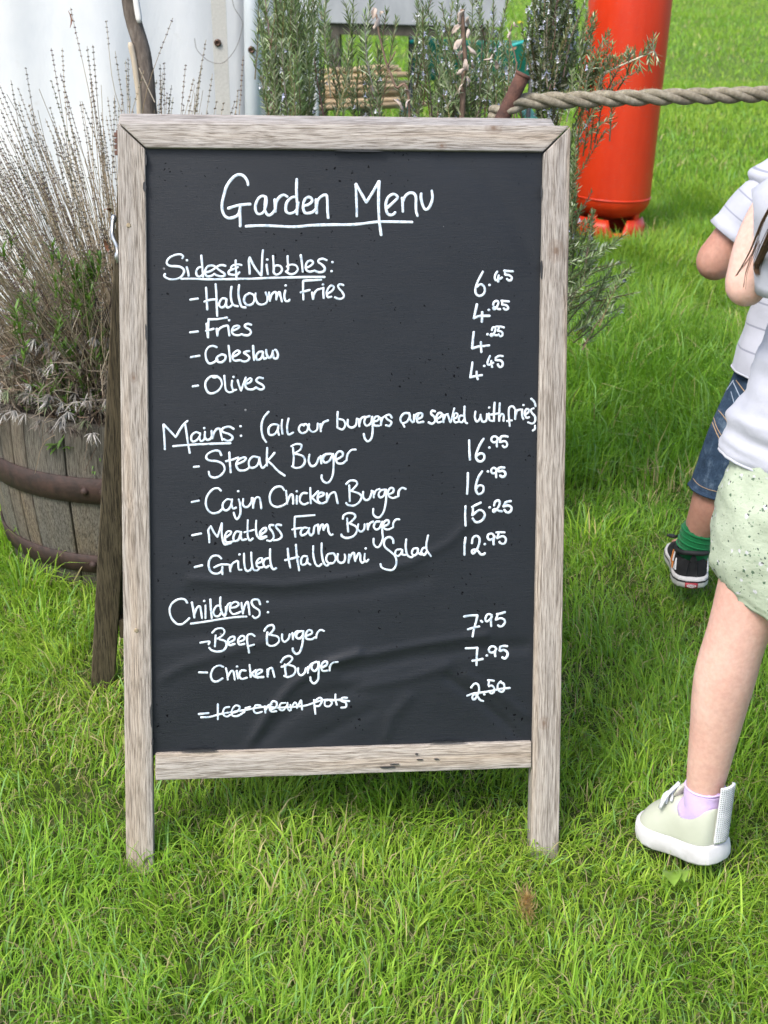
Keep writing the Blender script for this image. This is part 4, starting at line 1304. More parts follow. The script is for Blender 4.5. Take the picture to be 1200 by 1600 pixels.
# ------------------------------------------------------------------ rosemary
def build_rosemary():
    rnd = random.Random(5)
    c = BARREL2
    root = empty('rosemary_bush', Vector((c.x, c.y, .42)), 'tall flowering rosemary growing behind the menu board', 'plant')
    nm = leaf_mat('rosemary_needle', True, trans=.18, rough=.55, spec=.3)
    V, F, C = [], [], []
    SV, SF, SC = [], [], []
    FV, FF, FC = [], [], []
    stems = []

    def sprig(base, tip, dens=1.0, sag=0.0, nl=.024, flowers=0.0, spread=1.0, dark=1.0, bare=.12):
        d = tip - base
        side = d.cross(Vector((0, 1, 0)))
        if side.length > 1e-5: side.normalize()
        mid = base.lerp(tip, .5) + side * rnd.uniform(-.06, .06) * d.length + Vector((0, 0, -sag))
        P = catmull([base, mid, tip], 6)
        thin(SV, SF, SC, P, .0022, .0010, tuple(x * rnd.uniform(.7, 1.2) for x in (.20, .17, .11)), 4)
        L_ = d.length
        steps = int(L_ / .0052 * dens)
        tone = rnd.uniform(.75, 1.2) * dark
        for k in range(steps):
            t = bare + (1 - bare) * k / max(1, steps)
            f = t * (len(P) - 1)
            i = min(len(P) - 2, int(f))
            p = P[i].lerp(P[i + 1], f - i)
            td = (P[i + 1] - P[i]).normalized()
            u = td.orthogonal().normalized(); w = td.cross(u)
            for s in range(2):
                a = k * 1.35 + s * pi + rnd.gauss(0, .35)
                openn = lerp(1.25, .45, t ** 3) * spread
                dd = (td + (u * cos(a) + w * sin(a)) * openn * rnd.uniform(.7, 1.2)).normalized()
                g = tone * rnd.uniform(.75, 1.25)
                colr = (.165 * g, .235 * g, .095 * g) if rnd.random() < .72 else (.33 * g, .38 * g, .25 * g)
                l = nl * rnd.uniform(.7, 1.15) * (1 - .35 * t ** 4)
                strip_blades(V, F, C, p, dd, l, .0016, colr, Vector((rnd.gauss(0, .4), rnd.gauss(0, .4), 1)), rnd.uniform(-.25, .15), 2)
            if rnd.random() < flowers * .085 and t > .2:
                q = p + (u * rnd.gauss(0, 1) + w * rnd.gauss(0, 1)).normalized() * .007
                flower(q)

    def flower(q):
        g = rnd.uniform(.8, 1.15)
        cc = rnd.choice([(.56, .57, .76), (.66, .67, .82), (.76, .76, .86), (.48, .50, .70)])
        for k in range(5):
            a = k * 1.256 + rnd.uniform(0, 1)
            d = Vector((cos(a), -.6 + rnd.gauss(0, .3), sin(a))).normalized()
            strip_blades(FV, FF, FC, q, d, rnd.uniform(.005, .0085), .0022, tuple(x * g for x in cc), Vector((0, 0, 1)), .1, 2)

    def S(px, py, Y, bx, by, **k):
        tip = at(px, py, Y)
        base = at(bx, by, Y + rnd.uniform(-.05, .08))
        sprig(base, tip, **k)

    # left part: tall dense green against the white cover
    for i in range(58):
        x = rnd.uniform(404, 503); top = rnd.uniform(-60, 60)
        S(x + rnd.uniform(-12, 10), top, 3.45 + rnd.uniform(-.12, .2), lerp(x, 470, .25) + rnd.uniform(-30, 30), top + rnd.uniform(120, 260), nl=.024, flowers=.25)
    for i in range(26):
        x = rnd.uniform(400, 495); top = rnd.uniform(60, 150)
        S(x, top, 3.3 + rnd.uniform(-.1, .2), lerp(x, 480, .3), top + rnd.uniform(90, 170), nl=.022, flowers=.4)
    # middle: single sprigs with the lawn showing between them
    for (x, y) in [(505, 10), (512, 40), (540, 5), (552, -10), (546, 60), (560, 42), (528, 60), (580, -8), (570, 20), (590, 70), (604, 15), (620, 28), (545, 95), (560, 90), (520, 100)]:
        S(x, y, 3.4 + rnd.uniform(-.1, .15), lerp(x, 580, .15) + rnd.uniform(-32, 32), y + rnd.uniform(110, 190), nl=.026, spread=.9, dens=.9)
    for i in range(13):
        x = rnd.uniform(500, 660); y = rnd.uniform(100, 150)
        S(x, y, 3.3 + rnd.uniform(-.1, .2), lerp(x, 600, .2) + rnd.uniform(-38, 38), y + rnd.uniform(70, 130), nl=.021, flowers=.5, dark=.85)
    # right of the middle
    for i in range(62):
        x = rnd.uniform(650, 800); y = rnd.uniform(-20, 120)
        S(x, y, 3.4 + rnd.uniform(-.12, .2), lerp(x, 720, .15) + rnd.uniform(-36, 36), y + rnd.uniform(100, 180), nl=.021, flowers=.75, dark=1.0, dens=.9)
    for i in range(40):
        x = rnd.uniform(640, 800); y = rnd.uniform(100, 160)
        S(x, y, 3.25 + rnd.uniform(-.1, .15), lerp(x, 720, .2) + rnd.uniform(-36, 36), y + rnd.uniform(60, 120), nl=.018, flowers=.7, dark=.8)
    # the dense flowering head left of the red cylinder
    for i in range(120):
        a = rnd.uniform(0, 2 * pi); r = rnd.random() ** .5
        x = 862 + 48 * r * cos(a); y = 60 + 95 * r * sin(a)
        S(x, y - 20, 3.5 + rnd.uniform(-.12, .2), lerp(x, 850, .5), y + rnd.uniform(40, 80), nl=.0135, flowers=1.5, dark=.62, dens=1.5, spread=1.2, bare=.02)
    for i in range(26):
        x = rnd.uniform(815, 890); y = rnd.uniform(-60, 10)
        S(x + 15, y, 3.5 + rnd.uniform(-.1, .1), x - 5, y + rnd.uniform(70, 120), nl=.014, flowers=1.2, dark=.8, dens=1.2)
    for (x, y, bx, by, n) in [(920, -10, 880, 120, .015), (930, 20, 905, 130, .02), (918, 15, 908, 120, .017), (905, 60, 903, 160, .018), (914, 95, 900, 150, .02), (893, 110, 885, 190, .022), (930, 95, 918, 150, .024), (945, 80, 925, 145, .022), (950, 105, 930, 150, .022), (912, 175, 903, 240, .022), (935, 165, 905, 215, .019), (960, 178, 915, 215, .017), (905, 200, 893, 300, .022), (925, 60, 915, 150, .024), (968, 105, 945, 150, .022), (985, 98, 965, 140, .020), (940, 110, 932, 155, .026), (918, 112, 912, 155, .026)]:
        S(x, y, 3.38, bx, by, nl=n, flowers=.4, spread=1.0)
    for i in range(22):
        x = rnd.uniform(885, 960); y = rnd.uniform(-10, 140) + (x - 885) * .7
        S(x, y, 3.40 + rnd.uniform(-.05, .1), x - rnd.uniform(5, 40), y + rnd.uniform(50, 100), nl=.021, flowers=.3, spread=1.1, dens=.9)
    # the long branch reaching over the cylinder
    br = [at(*p) for p in [(862, 140, 3.47), (890, 130, 3.42), (930, 119, 3.4), (975, 100, 3.38), (1022, 80, 3.36)]]
    P = catmull(br, 6)
    thin(SV, SF, SC, P, .0038, .0020, (.60, .55, .42), 5)
    for i, p in enumerate(P):
        if i < 4: continue
        for s in range(2):
            t = i / len(P)
            up = Vector((rnd.gauss(.25, .25), rnd.gauss(0, .3), 1 if rnd.random() < .8 else -.8)).normalized()
            sprig(p, p + up * rnd.uniform(.020, .042) * (1.1 - .3 * t), dens=1.1, nl=.021, spread=.8, bare=0)
    for (x, y, bx, by) in [(985, 115, 940, 150), (962, 128, 948, 158), (1000, 108, 985, 118)]:
        S(x, y, 3.36, bx, by, nl=.014, dens=.6)
    # below the rope, beside the frame
    for i in range(20):
        x = rnd.uniform(880, 905); y = rnd.uniform(180, 330)
        S(x, y, 3.3 + rnd.uniform(0, .2), x - rnd.uniform(0, 40), y + rnd.uniform(60, 120), nl=.017, flowers=.2, dark=.9)
    for i in range(58):
        x = rnd.uniform(885, 1000 - abs(i % 3) * 20); y = rnd.uniform(365, 480)
        S(x, y, 3.35 + rnd.uniform(-.1, .25), x - rnd.uniform(30, 90), y + rnd.uniform(10, 90), nl=.021, flowers=.2, dark=1.25, dens=1.0)
    for i in range(10):
        x = rnd.uniform(895, 930); y = rnd.uniform(290, 380)
        S(x, y, 3.35, x - rnd.uniform(5, 40), y + rnd.uniform(60, 110), nl=.020, flowers=.3, dens=1.0)
    # what stands behind the board
    for i in range(150):
        a = rnd.uniform(0, 2 * pi); r = rnd.random() ** .5 * .27
        b_ = Vector((c.x + r * cos(a), c.y + r * sin(a), rnd.uniform(.42, .6)))
        t_ = Vector((c.x + r * cos(a) * 1.7 + rnd.gauss(0, .06), c.y + r * sin(a) * 1.2, rnd.uniform(.7, 1.0)))
        sprig(b_, t_, dens=.6, nl=.022, flowers=.2)
    tinted('needles', V, F, C, nm, root)
    tinted('twigs', SV, SF, SC, nm, root)
    fm = leaf_mat('pale_lilac_petal', True, trans=.25, rough=.6, spec=.2)
    tinted('flowers', FV, FF, FC, fm, root)


build_rosemary()

# ------------------------------------------------------------------ red gas cylinder
def build_cylinder():
    c = CYL.copy(); c.z = 0
    root = empty('gas_cylinder', c, 'tall red gas cylinder standing on the lawn behind the rope', 'gas cylinder', Euler((0, radians(1.3), 0)))
    m, nt, b = new_mat('red_enamel')
    L = nt.links.new
    v = coords(nt, (1, 1, .25))
    n = noise_n(nt, v, 9, 6, .65)
    r = ramp(nt, [(.3, (.50, .026, .004)), (.6, (.60, .038, .007)), (.8, (.52, .044, .018))])
    L(n.outputs[0], r.inputs[0])
    v2 = coords(nt, (1, 1, 3.5))
    n2 = noise_n(nt, v2, 26, 6, .7)
    r2 = ramp(nt, [(.60, 0.0), (.72, .6)])
    L(n2.outputs[0], r2.inputs[0])
    col = mixc(nt, r2.outputs[0], r.outputs[0], (.42, .10, .075))
    v3 = coords(nt, (1, 1, 8))
    n3 = noise_n(nt, v3, 60, 4, .7)
    r3 = ramp(nt, [(.64, 0.0), (.68, .8)])
    L(n3.outputs[0], r3.inputs[0])
    col = mixc(nt, r3.outputs[0], col, (.20, .16, .16))
    L(col, b.inputs['Base Color'])
    b.inputs['Roughness'].default_value = .42
    b.inputs['Specular IOR Level'].default_value = .4
    L(bump_n(nt, n2.outputs[0], .15, .002), b.inputs['Normal'])
    R = .192
    mb = MB()
    pr = [(0.001, .085)]
    for k in range(1, 9):
        a = pi / 2 * k / 8
        pr.append((R * sin(a) ** .8, .085 + .105 * (1 - cos(a))))
    pr += [(R, .215), (R, .5), (R, .9), (R, 1.24)]
    for k in range(1, 9):
        a = pi / 2 * k / 8
        pr.append((R * cos(a) ** .8 if k < 8 else .03, 1.24 + .11 * sin(a)))
    mb.lathe(pr, (0, 0, 0), 64)
    mb.build('body', m, root, world=False, smooth=True)
    for z in (.196, 1.225):
        mb = MB()
        mb.lathe([(R - .001, z - .0055), (R + .0035, z - .003), (R + .0042, z), (R + .0035, z + .003), (R - .001, z + .0055)], (0, 0, 0), 64)
        mb.build('weld_band', m, root, world=False, smooth=True)
    # foot ring with cut-outs: rolled foot made of arcs joined by a lower lip
    mb = MB()
    n = 96
    rings = []
    vs, fs = [], []
    for i in range(n):
        a = 2 * pi * i / n
        # windows: the top of the ring dips four times
        q = (a / (2 * pi) * 4 + .40) % 1.0
        dip = 1.0 if .34 < q < .66 else 0.0
        e = min(abs(q - .34), abs(q - .66))
        top = .102 if not dip else lerp(.096, .042, min(1, e / .03))
        ro = .168
        prof = [(ro - .016, 0.0), (ro + .010, 0.0), (ro + .016, .010), (ro + .014, top * .6), (ro - .004, top), (ro - .010, top - .002), (ro + .004, top * .6), (ro + .004, .012), (ro - .016, .006)]
        for (r_, z) in prof: vs.append(Vector((r_ * cos(a), r_ * sin(a), z)))
    P_ = 9
    for i in range(n):
        i2 = (i + 1) % n
        for k in range(P_):
            k2 = (k + 1) % P_
            fs.append((i * P_ + k, i2 * P_ + k, i2 * P_ + k2, i * P_ + k2))
    mb.add(vs, fs)
    mb.build('foot_ring', m, root, world=False, smooth=True)
    for k in range(4):
        a = 2 * pi * ((k + .0 - .40 + .0) / 4)
        mb = MB(); mb.box((.150 * cos(a), .150 * sin(a), .105), (.006, .02, .03), Matrix.Rotation(a, 3, 'Z'))
        mb.build('foot_bracket', m, root, world=False)
    mb = MB(); mb.lathe([(.10, 1.32), (.105, 1.33), (.105, 1.46), (.11, 1.465), (.10, 1.47), (.098, 1.33)], (0, 0, 0), 40, None, .5, 5.8)
    mb.build('valve_guard', m, root, world=False, smooth=True)
    br = simple_mat('brass_valve', (.35, .25, .10), (.55, .42, .2), 40, .4, .1, metal=.9)
    mb = MB(); mb.lathe([(0, 1.34), (.022, 1.34), (.022, 1.38), (.014, 1.39), (.014, 1.415), (.03, 1.42), (.03, 1.44), (0, 1.442)], (0, 0, 0), 20)
    mb.tube([(0, 0, 1.395), (.05, 0, 1.395)], .010, 10)
    mb.build('valve', br, root, world=False, smooth=True)


build_cylinder()


# ------------------------------------------------------------------ rope and its rusty stakes
def build_rope():
    rope_m, nt, b = new_mat('weathered_hemp')
    v = coords(nt, (1, 1, 1))
    n = noise_n(nt, v, 90, 6, .75)
    n2 = noise_n(nt, v, 600, 4, .7)
    r = ramp(nt, [(.3, (.13, .11, .075)), (.5, (.24, .21, .155)), (.7, (.36, .33, .255))])
    nt.links.new(n.outputs[0], r.inputs[0]); nt.links.new(r.outputs[0], b.inputs['Base Color'])
    b.inputs['Roughness'].default_value = .9; b.inputs['Specular IOR Level'].default_value = .2
    nt.links.new(bump_n(nt, n2.outputs[0], .8, .0015), b.inputs['Normal'])
    Y = 3.06
    pts = [at(770, 178, Y + .02), at(796, 168, Y - .02), at(820, 159, Y - .01), at(900, 156, Y), at(1000, 152.5, Y + .02), at(1100, 150, Y + .05), at(1200, 147, Y + .09), at(1400, 140, Y + .2), at(1640, 128, Y + .38)]
    path = catmull(pts, 40)
    # resample evenly
    d = [0.0]
    for a_, b_ in zip(path[:-1], path[1:]): d.append(d[-1] + (b_ - a_).length)
    N = int(d[-1] / .004)
    xs = np.linspace(0, d[-1], N)
    co = np.array([[p.x, p.y, p.z] for p in path])
    C_ = [Vector((np.interp(x, d, co[:, 0]), np.interp(x, d, co[:, 1]), np.interp(x, d, co[:, 2]))) for x in xs]
    root = empty('barrier_rope', at(900, 156, Y), 'thick twisted rope strung across in front of the red cylinder', 'rope')
    for k in range(3):
        mb = MB()
        P = []
        for i, p in enumerate(C_):
            t = (C_[min(i + 1, N - 1)] - C_[max(i - 1, 0)]).normalized()
            u = (Vector((0, 0, 1)) - t * t.z).normalized(); w = t.cross(u)
            a = 2 * pi * xs[i] / .150 + k * 2 * pi / 3
            P.append(p + (u * cos(a) + w * sin(a)) * .0088)
        mb.tube(P, .0084, 10)
        mb.build('strand', rope_m, root, smooth=True)
    V, F, C = [], [], []
    rnd = random.Random(4)
    for i in range(2600):
        k = rnd.randrange(2, N - 2)
        t = (C_[k + 1] - C_[k]).normalized(); u = (Vector((0, 0, 1)) - t * t.z).normalized(); w = t.cross(u)
        a = rnd.uniform(0, 2 * pi)
        o_ = (u * cos(a) + w * sin(a))
        p = C_[k] + o_ * .0155
        dd = (o_ * rnd.uniform(.3, 1) + t * rnd.gauss(0, .7) + w * rnd.gauss(0, .5)).normalized()
        strip_blades(V, F, C, p, dd, rnd.uniform(.003, .009), .00022, (.52, .47, .36), Vector((0, 0, 1)), .3, 2)
    fo = tinted('loose_fibres', V, F, C, leaf_mat('hemp_fibre', True, .2, .8, .1), root)
    rust = simple_mat('rusted_steel_bar', (.035, .015, .010), (.12, .052, .034), 38, .85, .7, .003, detail=9)
    for (px, py, qx, qy, Y_, lab) in [(818, 116, 770, 215, 3.04, 'rusty steel stake leaning behind the board, holding the rope'), (1640, 96, 1635, 200, 3.42, 'rusty steel stake at the far end of the rope')]:
        top = at(px, py, Y_); mid = at(qx, qy, Y_)
        dr = (top - mid).normalized()
        bot = mid - dr * (mid.z / dr.z)
        bot.z = 0.0
        r_ = empty('rope_stake', bot, lab, 'stake', group='rusty stakes holding the rope')
        mb = MB()
        P = [bot - dr * .05, bot, bot.lerp(top, .5), top - dr * .004, top]
        mb.tube(P, [.0145, .0145, .0145, .0145, .012], 20)
        mb.build('bar', rust, r_, smooth=True)
        mb = MB(); mb.tube([top - dr * .004, top + dr * .0015], [.0165, .0155], 20)
        mb.build('end_cap', rust, r_, smooth=True)
    # turn of rope round the stake
    r_ = None


build_rope()


# ------------------------------------------------------------------ white marquee behind on the left
def build_marquee():
    root = empty('marquee', Vector((-1.6, 5.3, 0)), 'white marquee side with hanging fabric walls behind the lavender', 'marquee')
    m, nt, b = new_mat('white_pvc_cover')
    L = nt.links.new
    v = coords(nt, (1, 1, .5))
    n = noise_n(nt, v, 3.5, 6, .65)
    r = ramp(nt, [(.35, (.50, .525, .55)), (.65, (.585, .595, .60))])
    L(n.outputs[0], r.inputs[0])
    n2 = noise_n(nt, coords(nt, (1, 1, 1)), 14, 6, .7)
    r2 = ramp(nt, [(.62, 0.0), (.78, .35)])
    L(n2.outputs[0], r2.inputs[0])
    L(mixc(nt, r2.outputs[0], r.outputs[0], (.36, .345, .30)), b.inputs['Base Color'])
    b.inputs['Roughness'].default_value = .38
    L(bump_n(nt, n.outputs[0], .3, .02), b.inputs['Normal'])
    strap_m = simple_mat('cream_webbing', (.34, .335, .305), (.42, .41, .38), 160, .8, .5, .0008)
    dark = simple_mat('dark_eyelet', (.05, .03, .02), (.12, .07, .05), 60, .4, metal=.7)
    Y = 4.9
    zt, zb = 2.25, .03

    def sheet(x0, x1, y0, fold, name, seed, lab=None):
        mb = MB()
        NX, NZ = 90, 24
        vs = []
        for j in range(NZ + 1):
            z = lerp(zb, zt, j / NZ)
            for i in range(NX + 1):
                x = lerp(x0, x1, i / NX)
                y = y0 + fold * (math.sin(x * 9 + seed) * .6 + .8 * noise.noise(Vector((x * 6, z * .5, seed))) + .25 * math.sin(x * 23 + z * .8))
                y -= .02 * math.sin(z * 1.4)
                vs.append((x, y, z))
        mb.add(vs, [(j * (NX + 1) + i, j * (NX + 1) + i + 1, (j + 1) * (NX + 1) + i + 1, (j + 1) * (NX + 1) + i) for j in range(NZ) for i in range(NX)])
        o = mb.build(name, m, root, smooth=True)
        if lab: o['label'] = lab
        s = o.modifiers.new('t', 'SOLIDIFY'); s.thickness = .003
        return o
    xa = at(383, 100, Y).x
    sheet(-3.6, xa, Y, .06, 'side_wall', 1.0)
    xb0, xb1 = at(340, 100, Y + .03).x, at(495, 100, Y + .03).x
    sheet(xb0, xb1, Y + .10, .012, 'side_wall', 4.0, 'narrow inner white wall panel')
    # pole
    mb = MB()
    px = at(395, 100, Y - .03)
    mb.tube([(px.x, Y - .03, 0), (px.x, Y - .03, 1.2), (px.x, Y - .03, 2.3)], .027, 20)
    mb.build('pole', simple_mat('pale_blue_grey_pole', (.44, .48, .50), (.50, .54, .56), 12, .35), root, smooth=True)
    mb = MB()
    pe = at(493, 100, Y + .10)
    mb.tube([(pe.x, Y + .10, 0), (pe.x, Y + .10, 2.3)], .012, 12)
    mb.build('pole', simple_mat('white_pole', (.7, .7, .7), (.78, .78, .78), 12, .4), root, smooth=True)
    # strap with eyelets
    mb = MB()
    x0 = at(329, 0, Y - .075).x; x1 = at(352, 0, Y - .075).x
    vs = []
    for j in range(30):
        z = lerp(.2, zt, j / 29)
        sh = (z - 1.2) * -.03
        for x in (x0, (x0 + x1) / 2, x1):
            vs.append((x + sh, Y - .078 + .003 * math.sin(z * 7), z))
    mb.add(vs, [(j * 3 + i, j * 3 + i + 1, (j + 1) * 3 + i + 1, (j + 1) * 3 + i) for j in range(29) for i in range(2)])
    o = mb.build('strap', strap_m, root)
    s = o.modifiers.new('t', 'SOLIDIFY'); s.thickness = .003
    for (ex, ey, yy) in [(340, 67, Y - .082), (393, 78, Y - .062)]:
        p = at(ex, ey, yy)
        mb = MB()
        Rr = Matrix.Rotation(pi / 2, 3, 'X')
        mb.lathe([(.004, 0), (.005, .003), (.0085, .003), (.011, .001), (.0115, -.001)], p, 20, Rr)
        mb.lathe([(.0, -.0005), (.0045, -.0005)], p, 16, Rr)
        mb.build('eyelet', dark, root, smooth=True)
    # thin cord hanging in front of the cloth
    mb = MB()
    cord = [at(x, y, Y - .1) for x, y in [(362, -8), (366, 12), (378, 32), (377, 50), (370, 72), (358, 90), (345, 99), (326, 95), (308, 78), (304, 60)]]
    mb.tube(catmull(cord, 6), .0011, 5)
    mb.build('cord', simple_mat('grey_cord', (.12, .11, .10), (.2, .19, .18), 50, .8), root)
    # roof
    mb = MB()
    vs = []
    for (x, y, z) in [(-3.7, Y - .1, 2.25), (.15 - .5, Y - .1, 2.25), (.15 - .5, Y + 3.2, 2.25), (-3.7, Y + 3.2, 2.25), (-2.0, Y + 1.55, 3.1)]:
        vs.append((x, y, z))
    mb.add(vs, [(0, 1, 4), (1, 2, 4), (2, 3, 4), (3, 0, 4)])
    o = mb.build('roof', m, root)
    s = o.modifiers.new('t', 'SOLIDIFY'); s.thickness = .004
    # far and left walls so that it is a room
    for (a, b2) in [((-3.65, Y), (-3.65, Y + 3.1)), ((-3.65, Y + 3.1), (-.4, Y + 3.1))]:
        mb = MB()
        mb.add([(a[0], a[1], zb), (b2[0], b2[1], zb), (b2[0], b2[1], zt), (a[0], a[1], zt)], [(0, 1, 2, 3)])
        o = mb.build('side_wall', m, root)
        s = o.modifiers.new('t', 'SOLIDIFY'); s.thickness = .003
    # the little white flap at the branch's foot stays out: not readable


build_marquee()


# ------------------------------------------------------------------ the bare branch standing in the lavender
def build_branch():
    Yb = BARREL.y - .02
    bot = at(262, 470, Yb)
    root = empty('bare_branch', Vector((at(255, 560, Yb).x, Yb, .38)), 'bare grey branch standing upright in the lavender planter', 'branch')
    bark, nt, b = new_mat('grey_bark')
    v = coords(nt, (1, 1, .3))
    n = noise_n(nt, v, 60, 8, .7)
    r = ramp(nt, [(.3, (.045, .035, .027)), (.55, (.13, .105, .085)), (.75, (.24, .21, .18))])
    nt.links.new(n.outputs[0], r.inputs[0]); nt.links.new(r.outputs[0], b.inputs['Base Color'])
    b.inputs['Roughness'].default_value = .9
    nt.links.new(bump_n(nt, n.outputs[0], .9, .006), b.inputs['Normal'])
    P = catmull([at(257, 560, Yb), at(250, 400, Yb), at(238, 240, Yb), at(231, 165, Yb), at(228, 120, Yb), at(221, 75, Yb), at(208, 30, Yb), at(200, -20, Yb), at(196, -120, Yb), at(180, -220, Yb)], 5)
    mb = MB(); N = len(P)
    rad = [.0205 * (1 - .25 * i / N) * (1 + .06 * noise.noise(Vector((i * .7, 0, 0)))) for i in range(N)]
    mb.tube(P, rad, 14)
    mb.build('stem', bark, root, smooth=True)
    # bare wood where the bark has split away down its left side
    pale = simple_mat('split_pale_wood', (.34, .28, .20), (.52, .45, .35), 60, .8, .4, .001, aniso=(1, 1, .1))
    mb = MB()
    pts = [at(x, y, Yb - .015) for x, y in [(203, 66), (209, 92), (213, 120), (217, 150), (219, 200)]]
    mb.tube(catmull(pts, 4), [.004] + [.0065] * (len(catmull(pts, 4)) - 2) + [.005], 8)
    mb.build('bare_wood', pale, root, smooth=True)
    mb = MB()
    pts = [at(x, y, Yb - .020) for x, y in [(211, -10), (214, 10), (218, 36)]]
    mb.tube(catmull(pts, 4), [.007] * (len(catmull(pts, 4)) - 1) + [.004], 6, flat=.5)
    o = mb.build('bark_flake', simple_mat('white_torn_flake', (.55, .54, .52), (.7, .69, .66), 30, .7), root, smooth=True)
    mb = MB()
    pts = [at(x, y, Yb - .03) for x, y in [(217, 106), (228, 130), (242, 160)]]
    mb.tube(catmull(pts, 3), .0011, 4)
    mb.build('straw', pale, root)


build_branch()


# ------------------------------------------------------------------ dried seed stems standing in the rosemary
def build_dry_stems():
    rnd = random.Random(12)
    leafm = simple_mat('papery_dead_leaf', (.26, .20, .16), (.52, .44, .37), 30, .75, .4, .002)
    stemm = simple_mat('brown_dead_stem', (.12, .075, .05), (.24, .16, .11), 60, .85, .5, .001)

    def curl(p, s, seed, w=.55):
        """a shrivelled leaf: a small curled grid"""
        mb = MB(); R_ = Euler((rnd.uniform(-1, 1), rnd.uniform(-1, 1), rnd.uniform(0, 6))).to_matrix()
        n = 7; vs = []
        k = rnd.uniform(1.5, 4)
        for i in range(n):
            t = i / (n - 1)
            for j in range(5):
                u = (j / 4 - .5) * 2
                wd = w * sin(pi * min(.97, max(.04, t))) ** .7
                a = u * k * .45
                q = Vector((wd * sin(a) / k * 1.6, wd * (1 - cos(a)) / k * 1.6 + .25 * math.sin(t * 4 + seed), -t * 1.6))
                q += Vector([noise.noise(Vector((i * .9, j * .9, seed + c * 5))) for c in range(3)]) * .18
                vs.append(p + R_ @ (q * s))
        mb.add(vs, [(i * 5 + j, i * 5 + j + 1, (i + 1) * 5 + j + 1, (i + 1) * 5 + j) for i in range(n - 1) for j in range(4)])
        return mb

    def dry(label, line, Y, r, leaves, twigs=()):
        foot = Vector((at(line[-1][0], line[-1][1], Y).x, Y, .38))
        root = empty('dead_flower_stem', foot, label, 'dead stem')
        P = catmull([at(x, y, Y) for x, y in line] + [foot], 6)
        mb = MB(); mb.tube(P, [r * (.7 + .5 * i / len(P)) for i in range(len(P))], 7)
        mb.build('stem', stemm, root, smooth=True)
        for tw in twigs:
            mb = MB(); mb.tube(catmull([at(x, y, Y - .005) for x, y in tw], 4), r * .6, 5)
            mb.build('twig', stemm, root, smooth=True)
        for k, (x, y, s) in enumerate(leaves):
            o = curl(at(x, y, Y + rnd.uniform(-.02, .0)), s, k * 3.1).build('dead_leaf', leafm, root, smooth=True)
            md = o.modifiers.new('t', 'SOLIDIFY'); md.thickness = .0007
    dry('brown dead stem hung with shrivelled leaves in the middle of the rosemary', [(722, 14), (724, 60), (727, 110), (722, 170)], 3.22, .006,
        [(726, 16, .018), (732, 26, .016), (720, 38, .016), (732, 45, .017), (724, 60, .018), (731, 72, .016), (722, 80, .016), (738, 98, .013), (727, 92, .017), (724, 108, .016), (731, 120, .014), (722, 130, .014)])
    dry('thin forked dead stem topped by one curled leaf, left in the rosemary', [(588, 22), (592, 50), (600, 85), (605, 102), (618, 135), (640, 185)], 3.20, .0026,
        [(586, 12, .016), (592, 28, .017), (600, 18, .012), (615, 155, .019), (632, 140, .016), (640, 155, .013)], [[(605, 103), (612, 92), (618, 80)]])
    dry('dry pinkish seed head beside the rusty stake', [(800, 38), (796, 60), (806, 95), (804, 160)], 3.20, .0016, [(803, 34, .009), (798, 50, .010), (770, 85, .014), (775, 95, .012)])


build_dry_stems()


